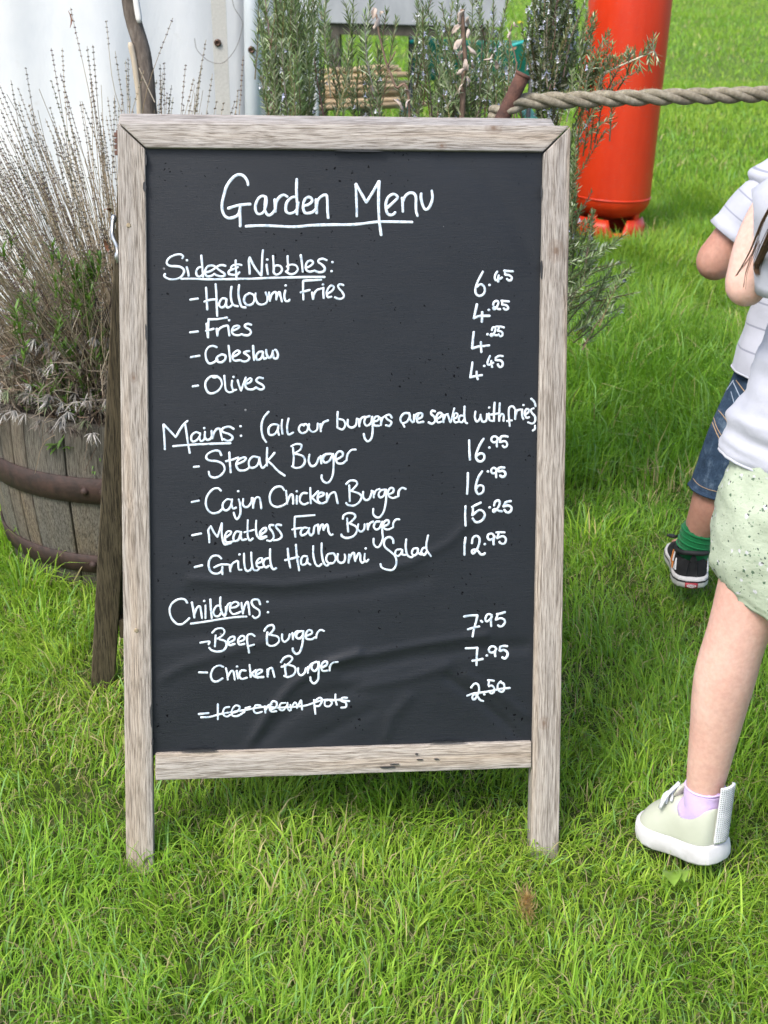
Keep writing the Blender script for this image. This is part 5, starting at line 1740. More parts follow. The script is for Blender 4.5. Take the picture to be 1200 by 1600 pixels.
# ------------------------------------------------------------------ things farther off across the lawn
def build_far():
    # grey bench seen from behind
    Y = 12.2
    pl, pr = at(486, 35, Y), at(788, 36, Y)
    g = simple_mat('grey_painted_board', (.27, .28, .30), (.34, .35, .37), 14, .6, .2, .002, aniso=(1, 1, .4))
    d = simple_mat('dark_stained_timber', (.045, .038, .030), (.09, .078, .06), 20, .8)
    root = empty('garden_bench', Vector(((pl.x + pr.x) / 2, Y, 0)), 'grey board-backed bench on dark legs, farthest back on the lawn', 'bench')
    zb = pl.z
    mb = MB(); mb.box(((pl.x + pr.x) / 2, Y, zb + .21), ((pr.x - pl.x) / 2, .014, .21))
    bevel(mb.build('back_board', g, root), .004)
    mb = MB(); mb.box(((pl.x + pr.x) / 2 - .08, Y + .05, zb - .045), ((pr.x - pl.x) / 2 - .10, .03, .042))
    bevel(mb.build('rear_rail', d, root), .004)
    for x in (pl.x + .18, at(755, 50, Y).x):
        for y in (Y + .06, Y + .50):
            mb = MB(); mb.box((x, y, (zb + .1) / 2), (.045, .045, (zb + .1) / 2))
            bevel(mb.build('leg', d, root), .004)
    for k in range(3):
        mb = MB(); mb.box(((pl.x + pr.x) / 2, Y + .14 + k * .15, zb - .07), ((pr.x - pl.x) / 2 - .03, .068, .016))
        bevel(mb.build('seat_plank', g, root), .004)
    # split logs
    rnd = random.Random(31)
    wood = simple_mat('peeled_pine_pole', (.38, .26, .14), (.62, .47, .29), 22, .75, .4, .004, aniso=(.15, 1, 1))
    end = simple_mat('sawn_pole_end', (.52, .38, .22), (.70, .56, .36), 40, .8)
    Yl = 9.4
    ROWN = ['bottom layer', 'second layer from the bottom', 'third layer from the bottom', 'middle layer', 'third layer from the top', 'layer just under the top', 'top layer']

    def LOGLAB(row, k, n):
        pos = ['front', 'second', 'third', 'rear'][k] if n == 4 else (['front', 'middle', 'rear'][k] if n == 3 else ['front', 'rear'][k])
        return 'peeled pole, %s one in the %s of the pole stack' % (pos, ROWN[row])
    for row, (py, n) in enumerate([(168, 4), (158, 4), (149, 3), (140, 3), (131, 3), (122, 2), (113, 2)]):
        for k in range(n):
            x0 = 486 + rnd.uniform(-5, 22) + (row * 4 if k == 0 else 0); x1 = rnd.uniform(628, 668) - row * 3
            Yk = Yl + k * .1 + rnd.uniform(-.02, .02) - (.0 if row else .06)
            a = at(x0, py + rnd.uniform(-3, 3), Yk); b_ = at(x1, py + rnd.uniform(-3, 3) - 4, Yk + rnd.uniform(-.05, .05))
            r_ = rnd.uniform(.013, .020)
            lab = LOGLAB(row, k, n)
            o = empty('wooden_pole', (a + b_) / 2, lab, 'pole', group='peeled poles stacked on the lawn')
            mb = MB(); mb.tube([a, a.lerp(b_, .33) + Vector((0, 0, rnd.gauss(0, .004))), a.lerp(b_, .66) + Vector((0, 0, rnd.gauss(0, .004))), b_], [r_, r_ * 1.02, r_ * .97, r_ * .93], 10)
            mb.build('pole_shaft', wood, o, smooth=True)
            mb = MB()
            dd = (b_ - a).normalized()
            mb.tube([b_, b_ + dd * .003], [r_ * .9, r_ * .88], 10)
            mb.build('cut_end', end, o)
    # trestle under the stack
    zt = at(560, 176, Yl).z - .0
    root = empty('timber_trestle', Vector((at(570, 170, Yl).x, Yl + .12, 0)), 'low timber trestle carrying the stack of peeled poles', 'trestle')
    for xx in (500, 570, 640):
        x = at(xx, 170, Yl).x
        mb = MB(); mb.box((x, Yl + .12, zt - .03), (.03, .26, .03)); mb.build('cross_bar', d, root)
        for y in (Yl - .08, Yl + .32):
            mb = MB(); mb.box((x, y, (zt - .06) / 2), (.03, .03, (zt - .06) / 2)); mb.build('leg', d, root)
    # green camping chair
    Yc = 6.2
    gr, nt, b = new_mat('green_nylon')
    b.inputs['Base Color'].default_value = (.0, .16, .11, 1)
    v = coords(nt, (1, 1, 1)); n = noise_n(nt, v, 12, 4); r = ramp(nt, [(.3, (.003, .115, .075)), (.7, (.006, .19, .125))])
    nt.links.new(n.outputs[0], r.inputs[0]); nt.links.new(r.outputs[0], b.inputs['Base Color']); b.inputs['Roughness'].default_value = .6
    nt.links.new(bump_n(nt, n.outputs[0], .5, .01), b.inputs['Normal'])
    cy = simple_mat('turquoise_piping', (.01, .30, .27), (.02, .42, .38), 20, .5)
    wh = simple_mat('white_pocket_cloth', (.62, .64, .70), (.74, .75, .80), 20, .7)
    mt = simple_mat('black_chair_tube', (.02, .02, .022), (.05, .05, .05), 30, .4)
    a = at(642, 66, Yc); c_ = at(836, 54, Yc)
    root = empty('camping_chair', Vector(((a.x + c_.x) / 2, Yc + .1, 0)), 'green fabric camping chair with a white patch, behind the rusty stake', 'chair')
    NX, NZ = 16, 8
    zt_, zb_ = (a.z + c_.z) / 2, at(740, 130, Yc).z
    mb = MB(); vs = []
    for j in range(NZ + 1):
        for i in range(NX + 1):
            u = i / NX; v_ = j / NZ
            vs.append((lerp(a.x, c_.x, u), Yc + .06 * sin(pi * u) + .03 * v_ + .008 * noise.noise(Vector((u * 6, v_ * 5, 1))), lerp(zt_, zb_, v_) - .012 * sin(pi * u) * (1 - v_)))
    mb.add(vs, [(j * (NX + 1) + i, (j + 1) * (NX + 1) + i, (j + 1) * (NX + 1) + i + 1, j * (NX + 1) + i + 1) for j in range(NZ) for i in range(NX)])
    o = mb.build('back_rest', gr, root, smooth=True); md = o.modifiers.new('t', 'SOLIDIFY'); md.thickness = .003
    mb = MB(); vs = []
    for j in range(7):
        for i in range(9):
            u, v_ = i / 8, j / 6
            vs.append((lerp(a.x + .02, c_.x - .02, u), Yc + .02 + .45 * v_, .47 - .05 * sin(pi * u) * sin(pi * v_)))
    mb.add(vs, [(j * 9 + i, (j + 1) * 9 + i, (j + 1) * 9 + i + 1, j * 9 + i + 1) for j in range(6) for i in range(8)])
    o = mb.build('seat', gr, root, smooth=True); md = o.modifiers.new('t', 'SOLIDIFY'); md.thickness = .004
    mb = MB(); mb.tube([at(788, 76, Yc - .02), at(808, 69, Yc - .02), at(832, 62, Yc - .02)], .008, 8); mb.build('piping', cy, root, smooth=True)
    mb = MB(); mb.tube([at(640, 66, Yc - .02), at(652, 64, Yc - .02), at(666, 66, Yc - .02)], .008, 8); mb.build('piping', cy, root, smooth=True)
    pts = [at(x, y, Yc - .022) for x, y in [(797, 96), (806, 112), (803, 120), (791, 121), (793, 108)]]
    mb = MB(); mb.loft([pts, [p + Vector((0, .006, 0)) for p in pts]]); mb.build('patch', wh, root)
    pts = [at(x, y, Yc - .024) for x, y in [(795, 72), (808, 70), (806, 77), (794, 80)]]
    mb = MB(); mb.loft([pts, [p + Vector((0, .006, 0)) for p in pts]]); mb.build('patch', simple_mat('orange_tag', (.45, .22, .12), (.55, .3, .2), 20), root)
    for (p, q) in [((a.x, Yc, zt_), (a.x + .02, Yc + .1, .02)), ((c_.x, Yc, zt_), (c_.x - .02, Yc + .1, .02)), ((a.x, Yc + .05, .46), (c_.x, Yc + .5, .02)), ((c_.x, Yc + .05, .46), (a.x, Yc + .5, .02)), ((a.x, Yc + .5, .46), (c_.x, Yc + .02, .02)), ((c_.x, Yc + .5, .46), (a.x, Yc + .02, .02))]:
        mb = MB(); mb.tube([p, q], .010, 8); mb.build('leg', mt, root, smooth=True)
    for x in (a.x - .01, c_.x + .01):
        mb = MB(); mb.box((x, Yc + .25, .66), (.028, .24, .012)); o = mb.build('arm_rest', gr, root); bevel(o, .005)
    for (x, dx) in [(784, -10), (792, 0), (799, 0)]:
        mb = MB(); mb.tube([at(x, 92 if dx else 122, Yc - .03), at(x + dx, 140 if dx else 152, Yc - .03)], .0022, 5); mb.build('cord', wh, root)
    # dandelion and daisies
    yel = simple_mat('dandelion_yellow', (.75, .60, .01), (.85, .72, .03), 60, .7)
    grn = simple_mat('flower_stalk_green', (.10, .2, .03), (.16, .28, .05), 40, .6)
    p = ground(813, 40); q = at(813, 35, p.y)
    root = empty('dandelion', Vector((q.x, q.y, 0)), 'yellow dandelion flower in the lawn above the camping chair', 'flower')
    mb = MB()
    for k in range(28):
        a_ = k * 2.4; rr = .045 * (k / 28) ** .5
        mb.tube([q + Vector((0, 0, -.01)), q + Vector((cos(a_) * rr, sin(a_) * rr, .012 - .2 * rr))], [.004, .006], 5)
    mb.build('petals', yel, root)['kind'] = 'stuff'
    mb = MB(); mb.tube([(q.x, q.y, 0), q], .003, 5); mb.build('stalk', grn, root)


build_far()


# ------------------------------------------------------------------ small things lying on the grass
def build_small():
    rnd = random.Random(77)
    # clump of dry mown grass
    V, F, C = [], [], []
    g = ground(820, 1452)
    for i in range(420):
        a = rnd.uniform(0, 2 * pi); r = abs(rnd.gauss(0, .5))
        p = g + Vector((r * .012 * cos(a), r * .034 * sin(a), rnd.uniform(.03, .062)))
        d = Vector((rnd.gauss(0, .5), rnd.gauss(0, 1), rnd.gauss(0, .5))).normalized()
        k = rnd.uniform(.5, 1.3)
        strip_blades(V, F, C, p, d, rnd.uniform(.006, .018), .0009, (.58 * k, .42 * k, .28 * k), Vector((0, 0, 1)), .4, 2)
    root = empty('dead_grass_clump', g, 'small brown clump of dead grass lying on the lawn at the front', 'grass clump')
    tinted('dry_blades', V, F, C, leaf_mat('dead_blade', True, .2, .8, .1), root)
    # broad plantain leaf near the shoe
    gm = leaf_mat('broad_leaf', False, (.22, .36, .05), .35, .45)
    g = ground(1040, 1398)
    root = empty('broad_leaf_weed', g, 'broad pale green weed leaves in the grass below the green shoe', 'weed')
    for k, (ax, s) in enumerate([(-1.6, .05), (-1.3, .04), (-2.0, .034)]):
        mb = MB(); vs = []
        for i in range(8):
            t = i / 7
            w = .30 * s * sin(pi * min(.98, max(.03, t))) ** .8
            c = g + Vector((cos(ax) * t * s * .5 + k * .012, sin(ax) * t * s * 1.0, .042 + .016 * sin(t * 2.6)))
            for u in (-1, 0, 1):
                vs.append(c + Vector((u * w, 0, .004 * abs(u))))
        mb.add(vs, [(i * 3 + j, i * 3 + j + 1, (i + 1) * 3 + j + 1, (i + 1) * 3 + j) for i in range(7) for j in range(2)])
        mb.build('leaf', gm, root, smooth=True)


build_small()

# ------------------------------------------------------------------ the two children at the right
def limb(mb, pts, rad, n=14, sub=5, flat=1.0, upv=None):
    P = catmull([Vector(p) for p in pts], sub)
    k = np.linspace(0, 1, len(pts)); x = np.linspace(0, 1, len(P))
    # smooth the radii with the same spline
    rr = [q.x for q in catmull([Vector((r, 0, 0)) for r in rad], sub)]
    mb.tube(P, rr, n, True, flat, upv)
    mb.ball(P[0], rr[0] * .98, 12, 8); mb.ball(P[-1], rr[-1] * .98, 12, 8)


def ring(c, rx, ry, xd, yd, n=40, p=2.2, ph=0, amp=0.0, seed=0):
    out = []
    for k in range(n):
        a = 2 * pi * k / n
        ca, sa = cos(a), sin(a)
        q = (abs(ca) ** p + abs(sa) ** p) ** (-1 / p)
        f = 1 + amp * (noise.noise(Vector((ca * 2.5, sa * 2.5, seed))) + .5 * noise.noise(Vector((ca * 6, sa * 6, seed * 2.3 + 4))))
        out.append(Vector(c) + xd * (rx * ca * q * f) + yd * (ry * sa * q * f))
    return out


def remesh(mb, name, mat, parent, voxel=.006, sm=4):
    me = mb.mesh(name)
    o = bpy.data.objects.new(name, me)
    COL.objects.link(o)
    r = o.modifiers.new('r', 'REMESH'); r.mode = 'VOXEL'; r.voxel_size = voxel; r.use_smooth_shade = True
    s = o.modifiers.new('s', 'SMOOTH'); s.factor = .5; s.iterations = sm
    dg = bpy.context.evaluated_depsgraph_get()
    me2 = bpy.data.meshes.new_from_object(o.evaluated_get(dg))
    bpy.data.objects.remove(o)
    me2.name = name
    me2.polygons.foreach_set('use_smooth', [True] * len(me2.polygons))
    me2.materials.clear()
    return obj_mesh(name, me2, mat, parent, smooth=True)


def skin_mat(name, base):
    m, nt, b = new_mat(name)
    L = nt.links.new
    v = coords(nt, (1, 1, 1))
    n = noise_n(nt, v, 9, 5, .6)
    r = ramp(nt, [(.3, tuple(c * k for c, k in zip(base, (.91, .80, .78)))), (.7, tuple(min(1, c * 1.08) for c in base))])
    L(n.outputs[0], r.inputs[0])
    n3 = noise_n(nt, v, 120, 3, .6)
    r3 = ramp(nt, [(.35, (.93, .9, .9)), (.65, (1.05, 1.05, 1.05))]); L(n3.outputs[0], r3.inputs[0])
    L(mixc(nt, 1.0, r.outputs[0], r3.outputs[0], 'MULTIPLY'), b.inputs['Base Color'])
    b.inputs['Roughness'].default_value = .52
    b.inputs['Subsurface Weight'].default_value = .25
    b.inputs['Subsurface Radius'].default_value = (1.0, .35, .2)
    b.inputs['Subsurface Scale'].default_value = .012
    b.inputs['Specular IOR Level'].default_value = .35
    n2 = noise_n(nt, v, 420, 3)
    L(bump_n(nt, n2.outputs[0], .12, .0006), b.inputs['Normal'])
    return m


def cloth_mat(name, c1, c2, weave=900, bump=.25, rough=.85, stripes=None, zaxis=None):
    m, nt, b = new_mat(name)
    L = nt.links.new
    v = coords(nt, (1, 1, 1))
    n = noise_n(nt, v, 12, 4)
    r = ramp(nt, [(.3, c1), (.7, c2)])
    L(n.outputs[0], r.inputs[0])
    col = r.outputs[0]
    if stripes:
        at_ = nt.nodes.new('ShaderNodeAttribute'); at_.attribute_name = 'along'
        per, wd, sc = stripes
        ml = nt.nodes.new('ShaderNodeMath'); ml.operation = 'FRACT'
        dv = nt.nodes.new('ShaderNodeMath'); dv.operation = 'DIVIDE'; dv.inputs[1].default_value = per
        L(at_.outputs['Fac'], dv.inputs[0]); L(dv.outputs[0], ml.inputs[0])
        lt = nt.nodes.new('ShaderNodeMath'); lt.operation = 'LESS_THAN'; lt.inputs[1].default_value = wd
        L(ml.outputs[0], lt.inputs[0])
        col = mixc(nt, lt.outputs[0], col, sc)
    L(col, b.inputs['Base Color'])
    b.inputs['Roughness'].default_value = rough
    b.inputs['Sheen Weight'].default_value = .15
    b.inputs['Specular IOR Level'].default_value = .2
    w = noise_n(nt, v, weave, 2)
    f = noise_n(nt, v, 28, 4, .6)
    nn = bump_n(nt, f.outputs[0], .35, .006)
    L(bump_n(nt, w.outputs[0], bump, .0006, nn), b.inputs['Normal'])
    return m


def along_attr(o, fn):
    me = o.data
    a = me.attributes.new('along', 'FLOAT', 'POINT')
    a.data.foreach_set('value', [fn(v.co) for v in me.vertices])


def add_hand(mb, wrist, d, palm_n, s=1.0, side=1, curlv=.7):
    """palm, four unequal bent fingers and a thumb, rooted at the wrist"""
    d = Vector(d).normalized(); nrm = Vector(palm_n); nrm = (nrm - d * nrm.dot(d)).normalized()
    w = d.cross(nrm) * side
    W = Vector(wrist)
    mb.tube([W, W + d * .02 * s, W + d * .045 * s, W + d * .060 * s], [.020 * s, .024 * s, .027 * s, .024 * s], 14, True, .55, nrm)
    for k, (off, ln) in enumerate(((.019, .044), (.007, .050), (-.006, .046), (-.018, .036))):
        p0 = W + d * .052 * s + w * off * s
        c1 = curlv * .5; c2 = curlv * 1.1; c3 = curlv * 1.6
        p1 = p0 + (d * cos(c1) - nrm * -sin(c1)) * ln * .45 * s
        p2 = p1 + (d * cos(c2) + nrm * sin(c2)) * ln * .32 * s
        p3 = p2 + (d * cos(c3) + nrm * sin(c3)) * ln * .25 * s
        mb.tube([p0 - d * .012 * s, p0, p1, p2, p3], [.0072 * s, .0074 * s, .0068 * s, .0062 * s, .0052 * s], 8)
        mb.ball(p3, .0053 * s, 8, 5)
    t0 = W + d * .016 * s + w * .018 * s
    t1 = t0 + (d * .6 + w * .8).normalized() * .026 * s
    t2 = t1 + (d * .9 + w * .25 + nrm * .35).normalized() * .022 * s
    mb.tube([t0, t1, t2], [.0100 * s, .0085 * s, .0065 * s], 8); mb.ball(t2, .0066 * s, 8, 5)


def add_head(mb, c, f, up, s=1.0):
    """skull, jaw, nose, lips, brows and ears; returns axes"""
    f = Vector(f).normalized(); up = Vector(up); up = (up - f * up.dot(f)).normalized(); r = f.cross(up)
    R3 = Matrix((r, f, up)).transposed()
    c = Vector(c)
    mb.ball(c + up * .018 * s - f * .008 * s, (.070 * s, .084 * s, .082 * s), 20, 14, R3)
    mb.ball(c - up * .030 * s + f * .020 * s, (.054 * s, .056 * s, .060 * s), 18, 12, R3)
    mb.ball(c - up * .070 * s + f * .040 * s, (.026 * s, .024 * s, .020 * s), 12, 8, R3)
    for sg in (-1, 1):
        mb.ball(c - up * .030 * s + f * .048 * s + r * sg * .030 * s, (.024 * s, .022 * s, .024 * s), 12, 8, R3)
        mb.ball(c + up * .006 * s + f * .068 * s + r * sg * .026 * s, (.018 * s, .009 * s, .006 * s), 10, 6, R3)
        mb.ball(c - up * .012 * s - f * .005 * s + r * sg * .072 * s, (.007 * s, .016 * s, .024 * s), 10, 8, R3)
    mb.tube([c + up * .008 * s + f * .074 * s, c - up * .022 * s + f * .090 * s], [.006 * s, .011 * s], 10)
    mb.ball(c - up * .022 * s + f * .088 * s, (.014 * s, .010 * s, .008 * s), 10, 8, R3)
    for q in (-.046, -.054):
        mb.ball(c + up * q * s + f * .074 * s, (.018 * s, .008 * s, .0045 * s), 10, 6, R3)
    return f, up, r


def eyes(parent, c, f, up, r, s, iris):
    ew = simple_mat('eye_white', (.75, .75, .74), (.8, .8, .79), 20, .15, 0)
    ei = simple_mat('iris_' + parent.name.replace('.', ''), iris, iris, 20, .1, 0)
    for sg in (-1, 1):
        p = c - up * .006 * s + f * .066 * s + r * sg * .027 * s
        mb = MB(); mb.ball(p, .0115 * s, 14, 10)
        mb.build('eye', ew, parent, smooth=True)
        mb = MB(); mb.ball(p + f * .0075 * s, .0058 * s, 12, 8)
        mb.build('iris', ei, parent, smooth=True)


def hair_mesh(parent, c, f, up, r, s, length, col, n, seed, strands=()):
    """thousands of short tapering strands lying on the skull, falling by gravity"""
    rnd = random.Random(seed)
    V, F, C = [], [], []
    for i in range(n):
        th = rnd.uniform(0, 1) ** .7 * 1.75
        ph = rnd.uniform(0, 2 * pi)
        d = (up * cos(th) + (r * cos(ph) + f * sin(ph)) * sin(th)).normalized()
        if d.dot(f) > .45 and d.dot(up) < .55: continue
        p = c + up * .018 * s - f * .008 * s + r * d.dot(r) * .073 * s + f * d.dot(f) * .087 * s + up * d.dot(up) * .085 * s
        P = [p]
        dn = (Vector((0, 0, -1)) - f * .35); dn = dn - d * dn.dot(d)
        v = (dn.normalized() * 1.0 + d * .05 + Vector((rnd.gauss(0, .10), rnd.gauss(0, .10), rnd.gauss(0, .06)))).normalized()
        ll = length * rnd.uniform(.75, 1.15)
        q = p.copy()
        for k in range(7):
            v = (v + Vector((0, 0, -1)) * .55 - d * .10).normalized()
            q = q + v * ll / 7
            # keep clear of the skull
            rel = q - (c + up * .015 * s)
            lim = (.090 + .006 * ((i * 7) % 11) / 11) * s
            if rel.length < lim: q = c + up * .015 * s + rel.normalized() * lim
            P.append(q.copy())
        g = rnd.uniform(.6, 1.4)
        thin(V, F, C, P, .0013, .0006, tuple(x * g for x in col), 3)
    for line in strands:
        for k in range(line[1]):
            o_ = Vector((rnd.gauss(0, line[2]), rnd.gauss(0, .006), rnd.gauss(0, line[2] * .4)))
            P = catmull([Vector(p) + o_ * (.4 + .6 * (1 - j / len(line[0]))) + Vector((rnd.gauss(0, .001), 0, rnd.gauss(0, .001))) for j, p in enumerate(line[0])], 5)
            g = rnd.uniform(.6, 1.4)
            thin(V, F, C, P, .0008, .0003, tuple(x * g for x in col), 3)
    hm = leaf_mat('hair_%d' % seed, True, trans=.05, rough=.38, spec=.5)
    # scalp cap so no skin shows between the strands
    mb = MB()
    R3 = Matrix((r, f, up)).transposed()
    mb.ball(c + up * .024 * s - f * .013 * s, (.073 * s, .083 * s, .081 * s), 20, 14, R3)
    o = mb.build('scalp_hair', simple_mat('hair_cap_%d' % seed, tuple(x * .6 for x in col), col, 200, .6), parent, smooth=True)
    return tinted('hair', V, F, C, hm, parent)


def shoe(parent, heel, fwd, L_, W_, mats, zlift=0.0, pitch=0.0, style='pale', up=Vector((0, 0, 1))):
    """heel: world point of the sole's rear bottom; fwd: toe direction; builds sole, upper and trimmings"""
    f = Vector(fwd).normalized()
    up = (up - f * up.dot(f)).normalized()
    r = f.cross(up)     # to the wearer's right
    def P(x, y, z): return Vector(heel) + f * x + r * y + up * z
    xs = [0, .04, .12, .25, .4, .55, .7, .82, .92, .98, 1.0]
    wd = [.26, .62, .82, .88, .82, .84, .98, 1.0, .86, .52, .22]
    st = .033 if style == 'pale' else .026
    toe = [0, 0, 0, 0, 0, 0, .001, .003, .006, .009, .011]
    def outline(scale, z, dz=1.0):
        pts = []
        for x, w, t in zip(xs, wd, toe): pts.append(P(x * L_ + (.5 - x) * L_ * (1 - scale), -w * W_ / 2 * scale, z + t * dz))
        for x, w, t in list(zip(xs, wd, toe))[::-1]: pts.append(P(x * L_ + (.5 - x) * L_ * (1 - scale), w * W_ / 2 * scale, z + t * dz))
        return pts
    mb = MB()
    mb.loft([outline(.96, 0), outline(1.03, .004), outline(1.05, st * .5), outline(1.03, st - .002), outline(.98, st)])
    me = mb.mesh('sole')
    o = obj_mesh('sole', me, mats['sole'], parent, smooth=True)
    md = o.modifiers.new('b', 'BEVEL'); md.width = .0015; md.segments = 2
    if style != 'pale':
        mb = MB(); mb.loft([outline(1.056, st * .62), outline(1.062, st * .66), outline(1.062, st * .74), outline(1.056, st * .78)], cap=False)
        mb.build('sole_stripe', mats['black'], parent, smooth=True)
    # upper
    xk = [0.0, .05, .15, .30, .42, .52, .62, .75, .88, .97]
    if style == 'pale': hk = [.092, .094, .078, .056, .062, .070, .060, .044, .033, .015]
    else: hk = [.056, .060, .056, .048, .050, .054, .046, .036, .030, .014]
    opening = .46
    rings = []
    for i, x in enumerate(xk):
        w = np.interp(x, xs, wd) * W_ / 2 * .99
        h = hk[i]
        rr_ = []
        N = 22
        for k in range(N):
            a = pi * k / (N - 1)
            yy = -cos(a) * w
            e = .75 if x > .5 else .55
            zz = (sin(a) ** e) * h
            lean = 1 - .14 * (zz / max(h, 1e-4)) * (1 if x < .5 else 1.2)
            rr_.append(P(x * L_ + (.006 if x == 0 else 0) - (.19 * zz * max(0, 1 - x / .3) if style == 'pale' else 0), yy * lean, st - .002 + zz))
        rings.append(rr_)
    mb = MB()
    n = 22
    vs = [p for q in rings for p in q]
    fs = []
    for i in range(len(rings) - 1):
        for k in range(n - 1):
            xm = (xk[i] + xk[i + 1]) / 2
            mid = abs(k + .5 - (n - 1) / 2)
            if xm < opening and mid < 6.5 and xm > .02: continue
            fs.append((i * n + k, i * n + k + 1, (i + 1) * n + k + 1, (i + 1) * n + k))
    fs.append(tuple(range(n))); fs.append(tuple((len(rings) - 1) * n + k for k in range(n))[::-1])
    mb.add(vs, fs)
    o = mb.build('upper', mats['upper'], parent, smooth=True)
    md = o.modifiers.new('t', 'SOLIDIFY'); md.thickness = .004; md.offset = -1
    md = o.modifiers.new('s', 'SUBSURF'); md.levels = 1; md.render_levels = 2
    # tongue and lace
    mb = MB()
    mb.tube([P(.60 * L_, 0, st + .052), P(.50 * L_, 0, st + .066), P(.42 * L_, 0, st + .082 if style == 'pale' else st + .066)], [.014, .018, .016], 12, True, .25, up)
    mb.build('tongue', mats['tongue'], parent, smooth=True)
    if style == 'pale':
        for j, (xx, hh) in enumerate(((.50, .071), (.57, .063), (.64, .056))):
            mb = MB()
            mb.tube(catmull([P(xx * L_, -.024, st + hh - .014), P(xx * L_ + .004, -.010, st + hh + .000), P(xx * L_ + .004, .010, st + hh + .000), P(xx * L_, .024, st + hh - .014)], 4), .0024, 6, True, .6, up)
            mb.build('lace', mats['white'], parent, smooth=True)
        mb = MB()
        mb.tube(catmull([P(.44 * L_, -.012, st + .088), P(.52 * L_, -.026, st + .070), P(.60 * L_, -.034, st + .045)], 4), [.005] * 9, 8, True, .5, up)
        mb.build('strap', mats['white'], parent, smooth=True)
        # glittering heel tab
        mb = MB(); mb2 = MB()
        cols, rows = 9, 20
        zb_, zt_ = st + .004, st + .104
        vs = []
        for j in range(rows + 1):
            z = lerp(zb_, zt_, j / rows)
            for i in range(cols + 1):
                a = lerp(-.75, .75, i / cols)
                y = sin(a) * .0225; x = -.0035 + (1 - cos(a)) * .024 - .20 * (z - st)
                vs.append(P(x, y, z))
        mb.add(vs, [(j * (cols + 1) + i, (j + 1) * (cols + 1) + i, (j + 1) * (cols + 1) + i + 1, j * (cols + 1) + i + 1) for j in range(rows) for i in range(cols)])
        o = mb.build('heel_tab', mats['white'], parent, smooth=True)
        md = o.modifiers.new('t', 'SOLIDIFY'); md.thickness = .004; md.offset = 0
        for j in range(27):
            z = lerp(zb_ + .003, zt_ - .002, j / 26)
            for i in range(11):
                a = lerp(-.72, .72, i / 10)
                y = sin(a) * .0232; x = -.0062 + (1 - cos(a)) * .024 - .20 * (z - st)
                mb2.ball(P(x, y, z), .0013, 5, 3)
        o = mb2.build('rhinestones', mats['gem'], parent)
        o['kind'] = 'stuff'
    else:
        # padded black collar, red heel label with white lettering, flame-coloured side panels
        mb = MB()
        pts = [P(x * L_, y * W_ / 2, st + z) for x, y, z in [(.44, -.62, .046), (.30, -.72, .044), (.14, -.66, .051), (.05, -.42, .056), (.02, 0, .058), (.05, .42, .056), (.14, .66, .051), (.30, .72, .044), (.44, .62, .046)]]
        mb.tube(catmull(pts, 4), .0055, 10); mb.build('collar', mats['black'], parent, smooth=True)
        mb = MB()
        pts = [P(x * L_, y * W_ / 2, st + z) for x, y, z in [(.47, -.75, .060), (.52, -.82, .056), (.60, -.95, .052)]]
        mb.tube(catmull(pts, 4), .009, 10, True, .4); mb.build('strap', mats['black'], parent, smooth=True)
        for sg in (-1, 1):
            for q, (m_, x0, x1, z0, z1) in enumerate(((mats['flame'], .22, .34, .004, .026), (mats['white'], .26, .32, .018, .040), (mats['flame'], .38, .48, .004, .030), (mats['white'], .10, .16, .010, .034))):
                mb = MB()
                pts = []
                for (x, z) in ((x0, z0), (x1, z0), ((x0 + x1) / 2 + .02, z1)):
                    w = np.interp(x, xs, wd) * W_ / 2 * (1.005 - .18 * z / .05)
                    pts.append(P(x * L_, sg * w, st + z))
                mb.loft([pts, [p + r * sg * .0025 for p in pts]])
                mb.build('flame_patch', m_, parent)
        # label
        mb = MB()
        lab = []
        for j in range(2):
            for i in range(7):
                y = lerp(-.0135, .0135, i / 6)
                x = -.0065 - (-(y / .03) ** 2) * .010
                lab.append(P(x - .0005, y, .0045 + j * .0125))
        mb.add(lab, [(i, i + 1, 7 + i + 1, 7 + i) for i in range(6)])
        o = mb.build('heel_label', mats['red'], parent, smooth=True)
        md = o.modifiers.new('t', 'SOLIDIFY'); md.thickness = .0018; md.offset = 0
        # white board-shaped badge with small red capitals
        mb = MB()
        pts = []
        for k in range(20):
            a = 2 * pi * k / 20
            pts.append(P(-.0084 + (cos(a) * .0105 / .03) ** 2 * .010 , cos(a) * .0105, .0105 + sin(a) * .0038))
        mb.loft([pts, [p - f * .0006 for p in pts]])
        mb.build('badge', mats['white'], parent)
        FONT = {'V': [[(0, 1), (.5, 0), (1, 1)]], 'A': [[(0, 0), (.5, 1), (1, 0)], [(.25, .4), (.75, .4)]], 'N': [[(0, 0), (0, 1), (1, 0), (1, 1)]], 'S': [[(1, .9), (.5, 1), (0, .8), (.2, .55), (.8, .45), (1, .2), (.5, 0), (0, .1)]]}
        mb = MB()
        for i, ch in enumerate('VANS'):
            for s_ in FONT[ch]:
                pp = []
                for (u, v_) in s_:
                    y = -.0078 + i * .0042 + u * .003
                    pp.append(P(-.0094 + (y / .03) ** 2 * .010, y * 1.0, .0082 + v_ * .0046))
                mb.tube(pp, .00042, 4)
        mb.build('lettering', mats['red'], parent)


def P2(px, py, Y): return at(px, py, Y)


